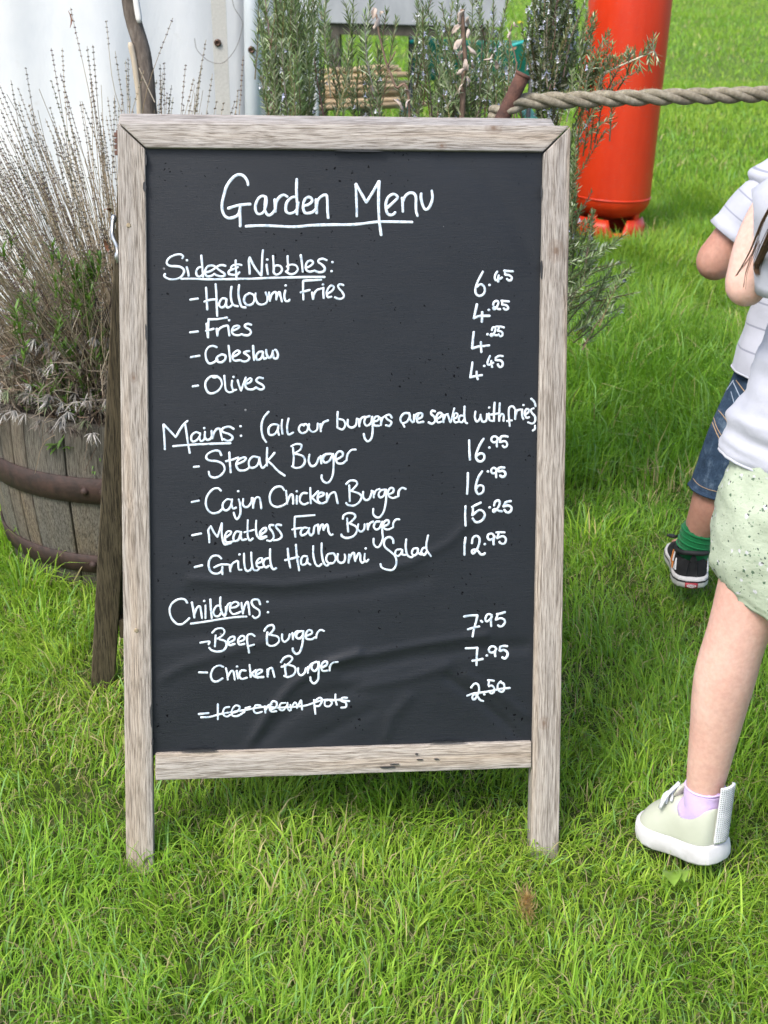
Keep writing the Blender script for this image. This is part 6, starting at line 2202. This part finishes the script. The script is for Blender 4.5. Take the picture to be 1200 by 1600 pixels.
def build_girl():
    gp = ground(1105, 1362, .040)
    Yg = gp.y + .035
    root = empty('person', Vector((gp.x + .03, Yg, 0)), 'child in white T-shirt, pale green flowered shorts and pale green shoes, nearest at right edge', 'person')
    skin = skin_mat('fair_skin', (.60, .405, .335))
    f = Vector((-.80, .60, 0)).normalized()          # walking to the left and away
    r = Vector((f.y, -f.x, 0))                       # wearer's right
    ank = P2(1100, 1236, Yg + .015)
    knee = P2(1154, 985, Yg + .005)
    hipL = P2(1222, 805, Yg + .03)
    hipR = hipL + Vector((.115, .075, 0))
    kneeR = hipR + Vector((.03, .12, -.27)); ankR = kneeR + Vector((.13, .10, -.24))
    pel = (hipL + hipR) / 2 + Vector((0, 0, .03))
    chest = pel + Vector((.045, .02, .29)); neck = chest + Vector((.025, .01, .15)); headc = neck + Vector((.045, .02, .125))
    shL = P2(1250, 315, Yg - .02); shR = chest + Vector((.115, .06, .095))
    elb = P2(1166, 446, Yg - .005)
    wr = P2(1228, 280, Yg + .03)
    fmid = P2(1180, 385, Yg + .005); fup = P2(1198, 328, Yg + .018)
    mb = MB()
    # left leg: calf fuller behind
    FS = Vector((-.64, .77, 0)).normalized(); RS = Vector((FS.y, -FS.x, 0)); FP = (FS + Vector((0, 0, -.19))).normalized()   # where the left shoe points
    c1 = P2(1116, 1145, Yg + .012); c2 = P2(1132, 1060, Yg + .008)
    th = P2(1186, 900, Yg + .012)
    limb(mb, [ank - Vector((0, 0, .05)), ank, c1, c2, knee, th, hipL], [.020, .0285, .0385, .0465, .0465, .058, .074], 24)
    mb.ball(ank + Vector((0, 0, .004)) + RS * .017, .013, 10, 8)
    limb(mb, [ank - Vector((0, 0, .04)), ank - Vector((0, 0, .050)) + FP * .035, ank - Vector((0, 0, .055)) + FP * .065], [.019, .017, .012], 14)
    limb(mb, [ankR, ankR + (kneeR - ankR) * .5 , kneeR, (kneeR + hipR) / 2, hipR], [.0285, .045, .044, .062, .074], 18)
    limb(mb, [ankR, ankR - Vector((0, 0, .03)) + f * .03, ankR - Vector((0, 0, .05)) + f * .085], [.027, .024, .016], 14)
    # torso
    rr = [ring(pel - Vector((0, 0, .05)), .085, .070, r, f), ring(pel, .112, .085, r, f), ring(pel + Vector((.01, 0, .08)), .098, .075, r, f), ring(chest - Vector((0, 0, .06)), .104, .078, r, f), ring(chest, .115, .080, r, f), ring(chest + Vector((0, 0, .07)), .105, .065, r, f), ring(neck - Vector((0, 0, .03)), .045, .042, r, f)]
    mb.loft(rr)
    limb(mb, [neck - Vector((0, 0, .05)), neck, neck + Vector((0, 0, .05))], [.040, .035, .035], 14)
    limb(mb, [shL, (shL + elb) / 2, elb + Vector((.006, 0, .012))], [.040, .034, .031], 16)
    limb(mb, [elb, fmid, fup, wr], [.0300, .0290, .0225, .0180], 18)
    add_hand(mb, wr, Vector((.5, 0, .5)), Vector((.5, .2, -.5)), .80, 1, .9)
    elR = shR + Vector((.09, .02, -.17)); wrR = elR + Vector((-.10, .10, -.05))
    limb(mb, [shR, (shR + elR) / 2, elR], [.038, .034, .030], 14); limb(mb, [elR, (elR + wrR) / 2, wrR], [.030, .027, .020], 14)
    add_hand(mb, wrR, (wrR - elR), Vector((0, 0, -1)), .80, -1, .5)
    fh, uh, rh = add_head(mb, headc, f + Vector((0, 0, -.15)), Vector((0, 0, 1)), .98)
    remesh(mb, 'body', skin, root, .0045, 4)
    eyes(root, headc, fh, uh, rh, .98, (.10, .16, .14))
    strands = [([P2(1232, 240, Yg - .12), P2(1210, 310, Yg - .12), P2(1190, 350, Yg - .11), P2(1172, 395, Yg - .08), P2(1151, 429, Yg - .06)], 12, .0011),
               ([P2(1240, 300, Yg - .12), P2(1212, 350, Yg - .12), P2(1195, 385, Yg - .10), P2(1183, 412, Yg - .06), P2(1184, 428, Yg - .06)], 60, .0034),
               ([P2(1235, 220, Yg - .04), P2(1208, 300, Yg - .05), P2(1190, 318, Yg - .05), P2(1178, 345, Yg - .05)], 3, .0008),
               ([P2(1215, 300, Yg - .05), P2(1188, 370, Yg - .055), P2(1168, 420, Yg - .052), P2(1162, 450, Yg - .05)], 3, .0008)]
    hair_mesh(root, headc, fh, uh, rh, .98, .26, (.13, .075, .040), 2600, 41, strands)

    # --- T-shirt: boxy, hanging, hem swung out to the left
    white = cloth_mat('white_jersey', (.37, .38, .43), (.42, .43, .48), 1100, .2, .8)
    mb = MB()
    N = 64
    # hem ellipse centred right of its left edge
    def shirt_ring(px_left, py, wide, deep, seed, amp=.035, tilt=0):
        le = P2(px_left, py, Yg + .02)
        c = le + Vector((wide, .015, 0))
        c.z += 0
        out = []
        for k in range(N):
            a = 2 * pi * k / N
            fold = 1 + amp * (.7 * noise.noise(Vector((cos(a) * 3, sin(a) * 3, seed * .35))) + .5 * noise.noise(Vector((cos(a) * 7, sin(a) * 7, seed * .5 + 9))))
            out.append(c + Vector((cos(a) * wide * fold, sin(a) * deep * fold, tilt * cos(a))))
        return out
    rows = [(1127, 745, .152, .110, 0, .035, -.034), (1126, 736, .154, .112, .3, .035, -.034), (1132, 722, .151, .112, .7, .035, -.030), (1140, 702, .146, .110, 1.4, .035, -.026), (1144, 676, .142, .108, 2.1, .03, -.02), (1156, 650, .134, .104, 3, .03, -.01), (1170, 618, .128, .10, 3.8, .03, 0), (1184, 575, .122, .096, 5, .03, 0), (1199, 535, .118, .092, 6, .03, 0), (1210, 480, .116, .09, 7.2, .03, 0), (1214, 430, .114, .086, 8.6, .02, 0), (1216, 370, .112, .080, 10, .01, 0), (1222, 315, .100, .070, 11, .0, 0), (1246, 275, .070, .055, 11.5, .0, 0), (1270, 255, .050, .048, 12, 0, 0)]
    rings = [shirt_ring(*q) for q in rows]
    # refine rows with splines
    fine = []
    cols_ = list(zip(*rings))
    sp = [catmull(list(cn), 4) for cn in cols_]
    for j in range(len(sp[0])): fine.append([sp[k][j] for k in range(N)])
    # wrinkles
    for j, rg in enumerate(fine):
        for k, p in enumerate(rg):
            w = noise.noise(Vector((p.x * 14 + p.z * 22, p.y * 14, p.z * 34))) * .006 + noise.noise(Vector((p.x * 9 + p.z * 30, p.y * 9, p.z * 70 + 5))) * .0028
            a = 2 * pi * k / N
            p += Vector((cos(a), sin(a), 0)) * w
    mb.loft(fine, cap=False)
    o = mb.build('t_shirt', white, root, smooth=True)
    md = o.modifiers.new('t', 'SOLIDIFY'); md.thickness = .0025; md.offset = -1
    # rolled hem
    mb = MB()
    mb.tube(fine[0] + [fine[0][0]], .0022, 6, False); mb.build('hem', white, root, smooth=True)
    # sleeves
    for (a_, b_, r0, r1) in [(P2(1252, 300, Yg - .045), P2(1236, 458, Yg - .045), .0605, .046), (shR, shR.lerp(elR, .5), .050, .052)]:
        mb = MB()
        d = (b_ - a_).normalized(); u = d.orthogonal().normalized(); w = d.cross(u)
        rg = [ring(a_.lerp(b_, t), lerp(r0, r1, t), lerp(r0, r1, t), u, w, 30, 2, amp=.06, seed=t * 3) for t in (0, .25, .5, .75, .9, 1.0)]
        if r0 > .06: rg = [ring(P2(1292, 262, Yg - .03), .018, .03, u, w, 30, 2), ring(P2(1276, 270, Yg - .04), .042, .046, u, w, 30, 2)] + rg
        mb.loft(rg, cap=False)
        o = mb.build('sleeve', white, root, smooth=True)
        md = o.modifiers.new('t', 'SOLIDIFY'); md.thickness = .003; md.offset = 0

    # --- flowered shorts
    m, nt, b = new_mat('pale_green_flowered_cotton')
    L = nt.links.new
    v = coords(nt, (1, 1, 1))
    n = noise_n(nt, v, 14, 4)
    rp = ramp(nt, [(.3, (.33, .385, .285)), (.7, (.40, .45, .345))]); L(n.outputs[0], rp.inputs[0])
    col = rp.outputs[0]
    wob = noise_n(nt, v, 190, 4, .7)
    def shifted(off):
        s_ = nt.nodes.new('ShaderNodeVectorMath'); s_.operation = 'SCALE'; s_.inputs['Scale'].default_value = .009
        L(wob.outputs['Color'], s_.inputs[0])
        a_ = nt.nodes.new('ShaderNodeVectorMath'); L(v, a_.inputs[0]); L(s_.outputs[0], a_.inputs[1])
        a2 = nt.nodes.new('ShaderNodeVectorMath'); L(a_.outputs[0], a2.inputs[0]); a2.inputs[1].default_value = off
        return a2.outputs[0]
    for (sc, thr, off, colr) in ((58, .19, (0, 0, 0), (.52, .52, .54)), (58, .15, (.004, .002, .003), (.10, .15, .10)), (58, .10, (-.002, .001, -.002), (.03, .03, .035)), (105, .13, (.02, .03, .01), (.06, .08, .07)), (120, .15, (.05, .01, .02), (.19, .27, .18)), (76, .09, (.03, .05, .02), (.05, .06, .06))):
        vo = nt.nodes.new('ShaderNodeTexVoronoi'); vo.inputs['Scale'].default_value = sc
        L(shifted(off), vo.inputs['Vector'])
        lt = nt.nodes.new('ShaderNodeMath'); lt.operation = 'LESS_THAN'; lt.inputs[1].default_value = thr
        L(vo.outputs['Distance'], lt.inputs[0])
        col = mixc(nt, lt.outputs[0], col, colr)
    L(col, b.inputs['Base Color']); b.inputs['Roughness'].default_value = .85; b.inputs['Specular IOR Level'].default_value = .2
    f2 = noise_n(nt, v, 34, 5, .65); w2 = noise_n(nt, v, 800, 2)
    L(bump_n(nt, w2.outputs[0], .2, .0005, bump_n(nt, f2.outputs[0], .5, .008)), b.inputs['Normal'])
    mb = MB()
    # the left leg of the shorts in full, joined to the seat
    rows = [(1127, 912, .104, .094, 0, -.034), (1121, 898, .108, .096, .3, -.030), (1115, 878, .112, .099, 1, -.022), (1113, 850, .118, .102, 2, -.012), (1118, 815, .122, .102, 3, 0), (1122, 780, .124, .100, 4, 0), (1132, 748, .122, .092, 5, 0), (1152, 700, .116, .084, 6, 0), (1166, 670, .106, .078, 7, 0)]
    rings = []
    for (pxl, py, wide, deep, seed, tilt) in rows:
        le = P2(pxl, py, Yg + .02)
        c = le + Vector((wide, 0, 0))
        rg = []
        for k in range(N):
            a = 2 * pi * k / N
            fold = 1 + .05 * noise.noise(Vector((cos(a) * 3.2, sin(a) * 3.2, seed * .3 + 20))) + .03 * noise.noise(Vector((cos(a) * 9, sin(a) * 9, seed * .3 + 40)))
            rg.append(c + Vector((cos(a) * wide * fold, sin(a) * deep * fold, tilt * (cos(a) + 1))))
        rings.append(rg)
    sp = [catmull(list(cn), 4) for cn in zip(*rings)]
    fine = [[sp[k][j] for k in range(N)] for j in range(len(sp[0]))]
    for rg in fine:
        for k, p in enumerate(rg):
            a = 2 * pi * k / N
            p += Vector((cos(a), sin(a), 0)) * (.0055 * noise.noise(Vector((p.x * 30, p.y * 20, p.z * 26))) + .003 * noise.noise(Vector((p.x * 60, p.y * 50, p.z * 80))))
    mb.loft(fine, cap=False)
    o = mb.build('shorts', m, root, smooth=True)
    md = o.modifiers.new('t', 'SOLIDIFY'); md.thickness = .002; md.offset = -1

    # --- socks and shoes
    lilac = cloth_mat('lilac_knit', (.50, .37, .62), (.58, .45, .70), 700, .5)
    for (a_, ff) in ((ank, FS), (ankR, f)):
        mb = MB()
        limb(mb, [a_ - Vector((0, 0, .050)) + ff * .02, a_ - Vector((0, 0, .028)), a_ - Vector((0, 0, .004)), a_ + Vector((.001, 0, .006))], [.0275, .0305, .0312, .0315], 22)
        mb.build('sock', lilac, root, smooth=True)
        mb = MB(); P_ = [a_ + Vector((.001 + .0312 * cos(t), .0312 * sin(t), .009)) for t in np.linspace(0, 2 * pi, 25)]
        mb.tube(P_, .0018, 6, False); mb.build('sock_cuff', lilac, root, smooth=True)
    mats = dict(sole=simple_mat('worn_white_rubber', (.42, .41, .41), (.56, .55, .57), 26, .6, .3, .001), upper=simple_mat('pale_green_canvas', (.38, .40, .32), (.46, .475, .40), 9, .6, .15, .001),
                tongue=simple_mat('cream_tongue', (.45, .45, .36), (.52, .52, .43), 30, .7), white=simple_mat('white_shoe_trim', (.58, .60, .62), (.68, .70, .72), 30, .45),
                gem=simple_mat('silver_rhinestone', (.40, .40, .42), (.70, .70, .72), 60, .15, 0, metal=.6))
    heel = Vector((ank.x, ank.y, 0)) - FS * .050 + Vector((0, 0, ank.z - .106))
    shoe(root, heel, FP, .156, .084, mats)
    shoe(root, ankR - Vector((0, 0, .085)) - f * .04, f + Vector((0, 0, -.4)), .172, .074, mats, up=Vector((0, 0, 1)))


def build_boy():
    Yb = 2.98
    skin = skin_mat('fair_skin_boy', (.42, .235, .175))
    f = Vector((-.15, .985, 0)).normalized(); r = Vector((f.y, -f.x, 0))
    heel0 = P2(1079, 918, Yb)
    root = empty('person', Vector((heel0.x + .1, Yb, 0)), 'child in striped white T-shirt, denim shorts and green socks, beyond the other child', 'person')
    ank = P2(1087, 842, Yb + .01); knee = P2(1124, 738, Yb - .0); hipL = P2(1196, 632, Yb + .02)
    hipR = hipL + Vector((.135, .02, 0)); kneeR = hipR + Vector((.03, .10, -.25)); ankR = kneeR + Vector((.02, -.09, -.22))
    pel = (hipL + hipR) / 2 + Vector((0, 0, .04)); chest = P2(1262, 420, Yb + .02); neck = P2(1250, 262, Yb + .01); headc = neck + Vector((.080, .03, .115))
    shL = P2(1192, 318, Yb); shR = shL + Vector((.24, .03, 0))
    elb = P2(1117, 408, Yb + .01)
    wr = elb + Vector((.10, .09, .035))
    mb = MB()
    calf = P2(1112, 786, Yb - .005)
    limb(mb, [ank - Vector((0, 0, .05)), ank, calf, knee, (knee + hipL) / 2, hipL], [.029, .030, .0445, .045, .055, .068], 20)
    limb(mb, [ank - Vector((0, 0, .035)), ank - Vector((0, 0, .055)) + f * .06, ank - Vector((0, 0, .062)) + f * .11], [.027, .024, .016], 12)
    limb(mb, [ankR - Vector((0, 0, .03)), ankR, (kneeR + ankR) / 2, kneeR, (kneeR + hipR) / 2, hipR], [.028, .03, .047, .046, .064, .078], 16)
    limb(mb, [ankR - Vector((0, 0, .02)), ankR - Vector((0, 0, .04)) + f * .06, ankR - Vector((0, 0, .047)) + f * .11], [.027, .024, .016], 12)
    tr = [(pel - Vector((0, 0, .05)), .09, .075), (pel, .115, .088), (pel.lerp(chest, .5), .100, .078), (chest, .118, .085), (chest.lerp(neck, .5), .115, .07), (neck - Vector((0, 0, .03)), .045, .042)]
    mb.loft([ring(c, a, b, r, f) for c, a, b in tr])
    limb(mb, [neck - Vector((0, 0, .05)), neck, neck + Vector((0, 0, .05))], [.042, .037, .037], 14)
    limb(mb, [shL, (shL + elb) / 2, elb], [.044, .043, .0405], 18)
    limb(mb, [elb, elb.lerp(wr, .35), elb.lerp(wr, .75), wr], [.0405, .037, .027, .022], 16)
    add_hand(mb, wr, (wr - elb), Vector((0, 0, -1)), .85, 1, .6)
    elR = shR + Vector((.05, -.02, -.19)); wrR = elR + Vector((-.04, .14, .02))
    limb(mb, [shR, (shR + elR) / 2, elR], [.043, .038, .034], 14); limb(mb, [elR, (elR + wrR) / 2, wrR], [.034, .03, .022], 14)
    add_hand(mb, wrR, (wrR - elR), Vector((0, 0, -1)), .85, -1, .6)
    fh, uh, rh = add_head(mb, headc, f, Vector((0, 0, 1)), 1.0)
    remesh(mb, 'body', skin, root, .0055, 4)
    eyes(root, headc, fh, uh, rh, 1.0, (.08, .05, .03))
    hair_mesh(root, headc, fh, uh, rh, 1.0, .05, (.10, .06, .035), 2600, 43)

    # --- striped T-shirt with a collar
    tee = cloth_mat('striped_white_jersey', (.37, .38, .435), (.42, .43, .485), 1000, .2, .8, stripes=(.052, .075, (.24, .25, .30)))
    plain = cloth_mat('plain_white_ribbing', (.37, .38, .43), (.42, .43, .48), 500, .5, .8)
    N = 56
    rows = [(1146, 577, .138, .108, -.030), (1150, 560, .138, .108, -.026), (1160, 530, .132, .104, -.018), (1170, 500, .128, .10, -.01), (1178, 460, .122, .098, 0), (1180, 400, .120, .096, 0), (1178, 350, .124, .092, 0), (1180, 300, .122, .085, 0), (1186, 272, .10, .070, .0), (1192, 256, .074, .058, 0), (1196, 246, .058, .052, 0)]
    rings = []
    for i, (pxl, py, wide, deep, tilt) in enumerate(rows):
        le = P2(pxl, py, Yb)
        if i >= 8: c = Vector((neck.x, Yb + .01, le.z))
        else: c = le + Vector((wide, .01, 0))
        rg = []
        for k in range(N):
            a = 2 * pi * k / N
            fold = 1 + .04 * noise.noise(Vector((cos(a) * 3, sin(a) * 3, i * .3 + 3)))
            rg.append(c + Vector((cos(a) * wide * fold, sin(a) * deep * fold, tilt * (cos(a) + 1))))
        rings.append(rg)
    sp = [catmull(list(cn), 5) for cn in zip(*rings)]
    fine = [[sp[k][j] for k in range(N)] for j in range(len(sp[0]))]
    for rg in fine:
        for k, p in enumerate(rg):
            a = 2 * pi * k / N
            p += Vector((cos(a), sin(a), 0)) * (.004 * noise.noise(Vector((p.x * 20, p.y * 14, p.z * 26))))
    mb = MB(); mb.loft(fine, cap=False)
    o = mb.build('t_shirt', tee, root, smooth=True)
    md = o.modifiers.new('t', 'SOLIDIFY'); md.thickness = .0025; md.offset = -1
    along_attr(o, lambda co: co.z + .10 * (co.x - shL.x) + .012)
    mb = MB(); mb.tube(fine[0] + [fine[0][0]], .0024, 6, False); mb.build('hem', plain, root, smooth=True)
    # collar
    mb = MB()
    cc = Vector((neck.x - .004, Yb + .01, P2(1190, 250, Yb).z))
    mb.loft([ring(cc + Vector((0, 0, -.030)), .064, .056, r, f, 36, 2), ring(cc + Vector((0, 0, -.004)), .062, .054, r, f, 36, 2), ring(cc + Vector((0, 0, .010)), .055, .050, r, f, 36, 2), ring(cc + Vector((0, 0, .004)), .052, .047, r, f, 36, 2)], cap=False)
    o = mb.build('collar', plain, root, smooth=True)
    md = o.modifiers.new('t', 'SOLIDIFY'); md.thickness = .003; md.offset = 0
    # sleeves
    for (s_, e_, nm_) in ((shL, elb, 'sleeve'), (shR, elR, 'sleeve')):
        a_ = s_ + (s_ - e_) * .12 + Vector((0, 0, .004)); b_ = s_.lerp(e_, .60)
        d = (b_ - a_).normalized(); u = Vector((0, 1, 0)); u = (u - d * u.dot(d)).normalized(); w = d.cross(u)
        rg = [ring(a_.lerp(b_, t), R_, R_ * .98, u, w, 32, 2, amp=.05, seed=t * 4) for t, R_ in ((-.12, .040), (.08, .052), (.3, .055), (.5, .056), (.7, .056), (.84, .057), (.85, .0585), (1.0, .060))]
        mb = MB(); mb.loft(rg, cap=False)
        o = mb.build(nm_, tee, root, smooth=True)
        md = o.modifiers.new('t', 'SOLIDIFY'); md.thickness = .003; md.offset = 0
        a0 = a_.copy(); dd = d.copy()
        along_attr(o, lambda co: (co - a0).dot(dd) * 1.25 + .022)
    # --- denim shorts
    m, nt, b = new_mat('faded_denim')
    L = nt.links.new
    v = coords(nt, (1, 1, 1))
    n = noise_n(nt, v, 16, 6, .7)
    rp = ramp(nt, [(.28, (.011, .022, .040)), (.5, (.028, .052, .090)), (.70, (.12, .17, .23))]); L(n.outputs[0], rp.inputs[0])
    w_ = noise_n(nt, coords(nt, (1, 1, .12)), 900, 3)
    rw = ramp(nt, [(.35, (.7, .72, .75)), (.65, (1.35, 1.3, 1.25))]); L(w_.outputs[0], rw.inputs[0])
    L(mixc(nt, 1.0, rp.outputs[0], rw.outputs[0], 'MULTIPLY'), b.inputs['Base Color'])
    b.inputs['Roughness'].default_value = .85; b.inputs['Specular IOR Level'].default_value = .2
    L(bump_n(nt, w_.outputs[0], .4, .0008, bump_n(nt, n.outputs[0], .6, .010)), b.inputs['Normal'])

    def leg_rows(rows, sideflip=None):
        rings = []
        for i, (c, wx, wy, dirv) in enumerate(rows):
            dirv = dirv.normalized(); xd = Vector((0, 1, 0)).cross(dirv); xd.normalize(); yd = dirv.cross(xd)
            rings.append([p + (p - c).normalized() * (.004 * noise.noise(p * 22) + .003 * noise.noise(p * 60)) for p in ring(c, wx, wy, xd, yd, 44, 2.1, amp=.035, seed=i * .4)])
        sp = [catmull(list(cn), 4) for cn in zip(*rings)]
        return [[sp[k][j] for k in range(44)] for j in range(len(sp[0]))]
    ax = (hipL - knee)
    hem = P2(1121, 768, Yb)
    seat = P2(1212, 590, Yb + .02); top_ = P2(1240, 560, Yb + .02)
    midc = P2(1155, 690, Yb + .005)
    mid2 = P2(1186, 635, Yb + .01)
    dv = (midc - hem)
    rows = [(hem, .0615, .066, dv + Vector((-.01, 0, .02))), (hem + dv * .12, .0610, .066, dv), (midc, .0660, .074, dv), (mid2, .074, .084, ax), (seat, .080, .098, Vector((.1, 0, 1))), (seat + Vector((.04, 0, .05)), .10, .10, Vector((0, 0, 1))), (seat + Vector((.055, 0, .10)), .108, .092, Vector((0, 0, 1)))]
    fine = leg_rows(rows)
    mb = MB(); mb.loft(fine, cap=False)
    rb = seat + Vector((.10, .0, 0)); 
    rows = [(hipR + (kneeR - hipR) * .85, .070, .072, hipR - kneeR), (hipR + (kneeR - hipR) * .4, .072, .078, hipR - kneeR), (hipR + Vector((-.02, 0, -.01)), .092, .092, Vector((0, 0, 1))), (hipR + Vector((-.05, 0, .07)), .10, .09, Vector((0, 0, 1)))]
    mb.loft(leg_rows(rows), cap=False)
    o = mb.build('denim_shorts', m, root, smooth=True)
    md = o.modifiers.new('t', 'SOLIDIFY'); md.thickness = .003; md.offset = -1
    # turned hem and stitching, back pocket
    mb = MB(); mb.tube(fine[0] + [fine[0][0]], .0030, 6, False); mb.tube(fine[1] + [fine[1][0]], .0016, 6, False); mb.build('hem', m, root, smooth=True)
    from mathutils.bvhtree import BVHTree
    tri = []
    n44 = 44
    vs = [p for q in fine for p in q]
    fs = [(i * n44 + k, i * n44 + (k + 1) % n44, (i + 1) * n44 + (k + 1) % n44, (i + 1) * n44 + k) for i in range(len(fine) - 1) for k in range(n44)]
    bvh = BVHTree.FromPolygons(vs, fs)

    def onshort(px, py, lift=.0012):
        d = ray(px, py).normalized()
        h = bvh.ray_cast(CAMP, d)
        return (h[0] - d * lift) if h[0] is not None else None
    thread = simple_mat('tan_stitching', (.30, .20, .11), (.42, .30, .18), 200, .7)
    pale = simple_mat('worn_seam_edge', (.22, .28, .36), (.34, .40, .48), 120, .8)
    lines = [([(1146, 594), (1135, 610), (1122, 628), (1110, 651)], pale, .0013), ([(1110, 651), (1116, 668), (1126, 688), (1141, 700)], thread, .0011), ([(1114, 649), (1120, 668), (1130, 684), (1142, 694)], thread, .0009),
             ([(1145, 596), (1156, 620), (1164, 640)], pale, .0012), ([(1120, 638), (1134, 655), (1142, 672)], thread, .0010), ([(1150, 594), (1162, 610), (1172, 622)], thread, .0011), ([(1142, 612), (1148, 634), (1152, 655)], pale, .0009),
             ([(1079, 742), (1090, 756), (1105, 764), (1120, 768)], thread, .0008)]
    for pts, mt, rad in lines:
        Q = []
        for p in catmull([Vector((x, y, 0)) for x, y in pts], 6):
            h = onshort(p.x, p.y)
            if h is not None: Q.append(h)
        if len(Q) > 2:
            mb = MB(); mb.tube(Q, rad, 5); mb.build('stitching', mt, root, smooth=True)
    # --- sock and shoe
    green = cloth_mat('green_ribbed_knit', (.004, .12, .035), (.010, .19, .06), 500, .7)
    for (a_, kk) in ((ank, knee), (ankR, kneeR)):
        ud = (kk - a_).normalized()
        mb = MB()
        limb(mb, [a_ - Vector((0, 0, .05)) + f * .015, a_ - Vector((0, 0, .032)), a_ - Vector((0, 0, .008)), a_ + ud * .012, a_ + ud * .020], [.027, .0325, .0365, .0375, .0375], 24)
        mb.build('sock', green, root, smooth=True)
        for q in range(4):
            mb = MB(); x1 = ud.orthogonal().normalized(); y1 = ud.cross(x1); cq = a_ + ud * (.020 - q * .013)
            mb.tube([cq + (x1 * cos(t) + y1 * sin(t)) * .0368 for t in np.linspace(0, 2 * pi, 25)], .0030 if q == 0 else .0020, 6, False); mb.build('sock_rib', green, root, smooth=True)
    mats = dict(sole=simple_mat('off_white_rubber', (.46, .45, .42), (.58, .57, .55), 20, .6), upper=simple_mat('black_suede', (.006, .006, .007), (.016, .016, .018), 90, .95, .5, .001), tongue=simple_mat('black_tongue', (.008, .008, .009), (.02, .02, .02), 60, .8),
                black=simple_mat('black_padding', (.006, .006, .007), (.02, .02, .02), 60, .7), white=simple_mat('white_print', (.6, .6, .6), (.68, .68, .68), 30, .6), red=simple_mat('dark_red_label', (.30, .02, .03), (.38, .03, .04), 30, .5),
                flame=simple_mat('orange_flame', (.45, .13, .02), (.60, .22, .04), 60, .7))
    hb = P2(1079, 920, Yb - .035)
    shoe(root, hb, Vector((.08, .99, .02)), .180, .090, mats, style='dark')
    shoe(root, ankR - Vector((0, 0, .075)) - f * .04, f, .178, .076, mats, style='dark')


build_girl()
build_boy()
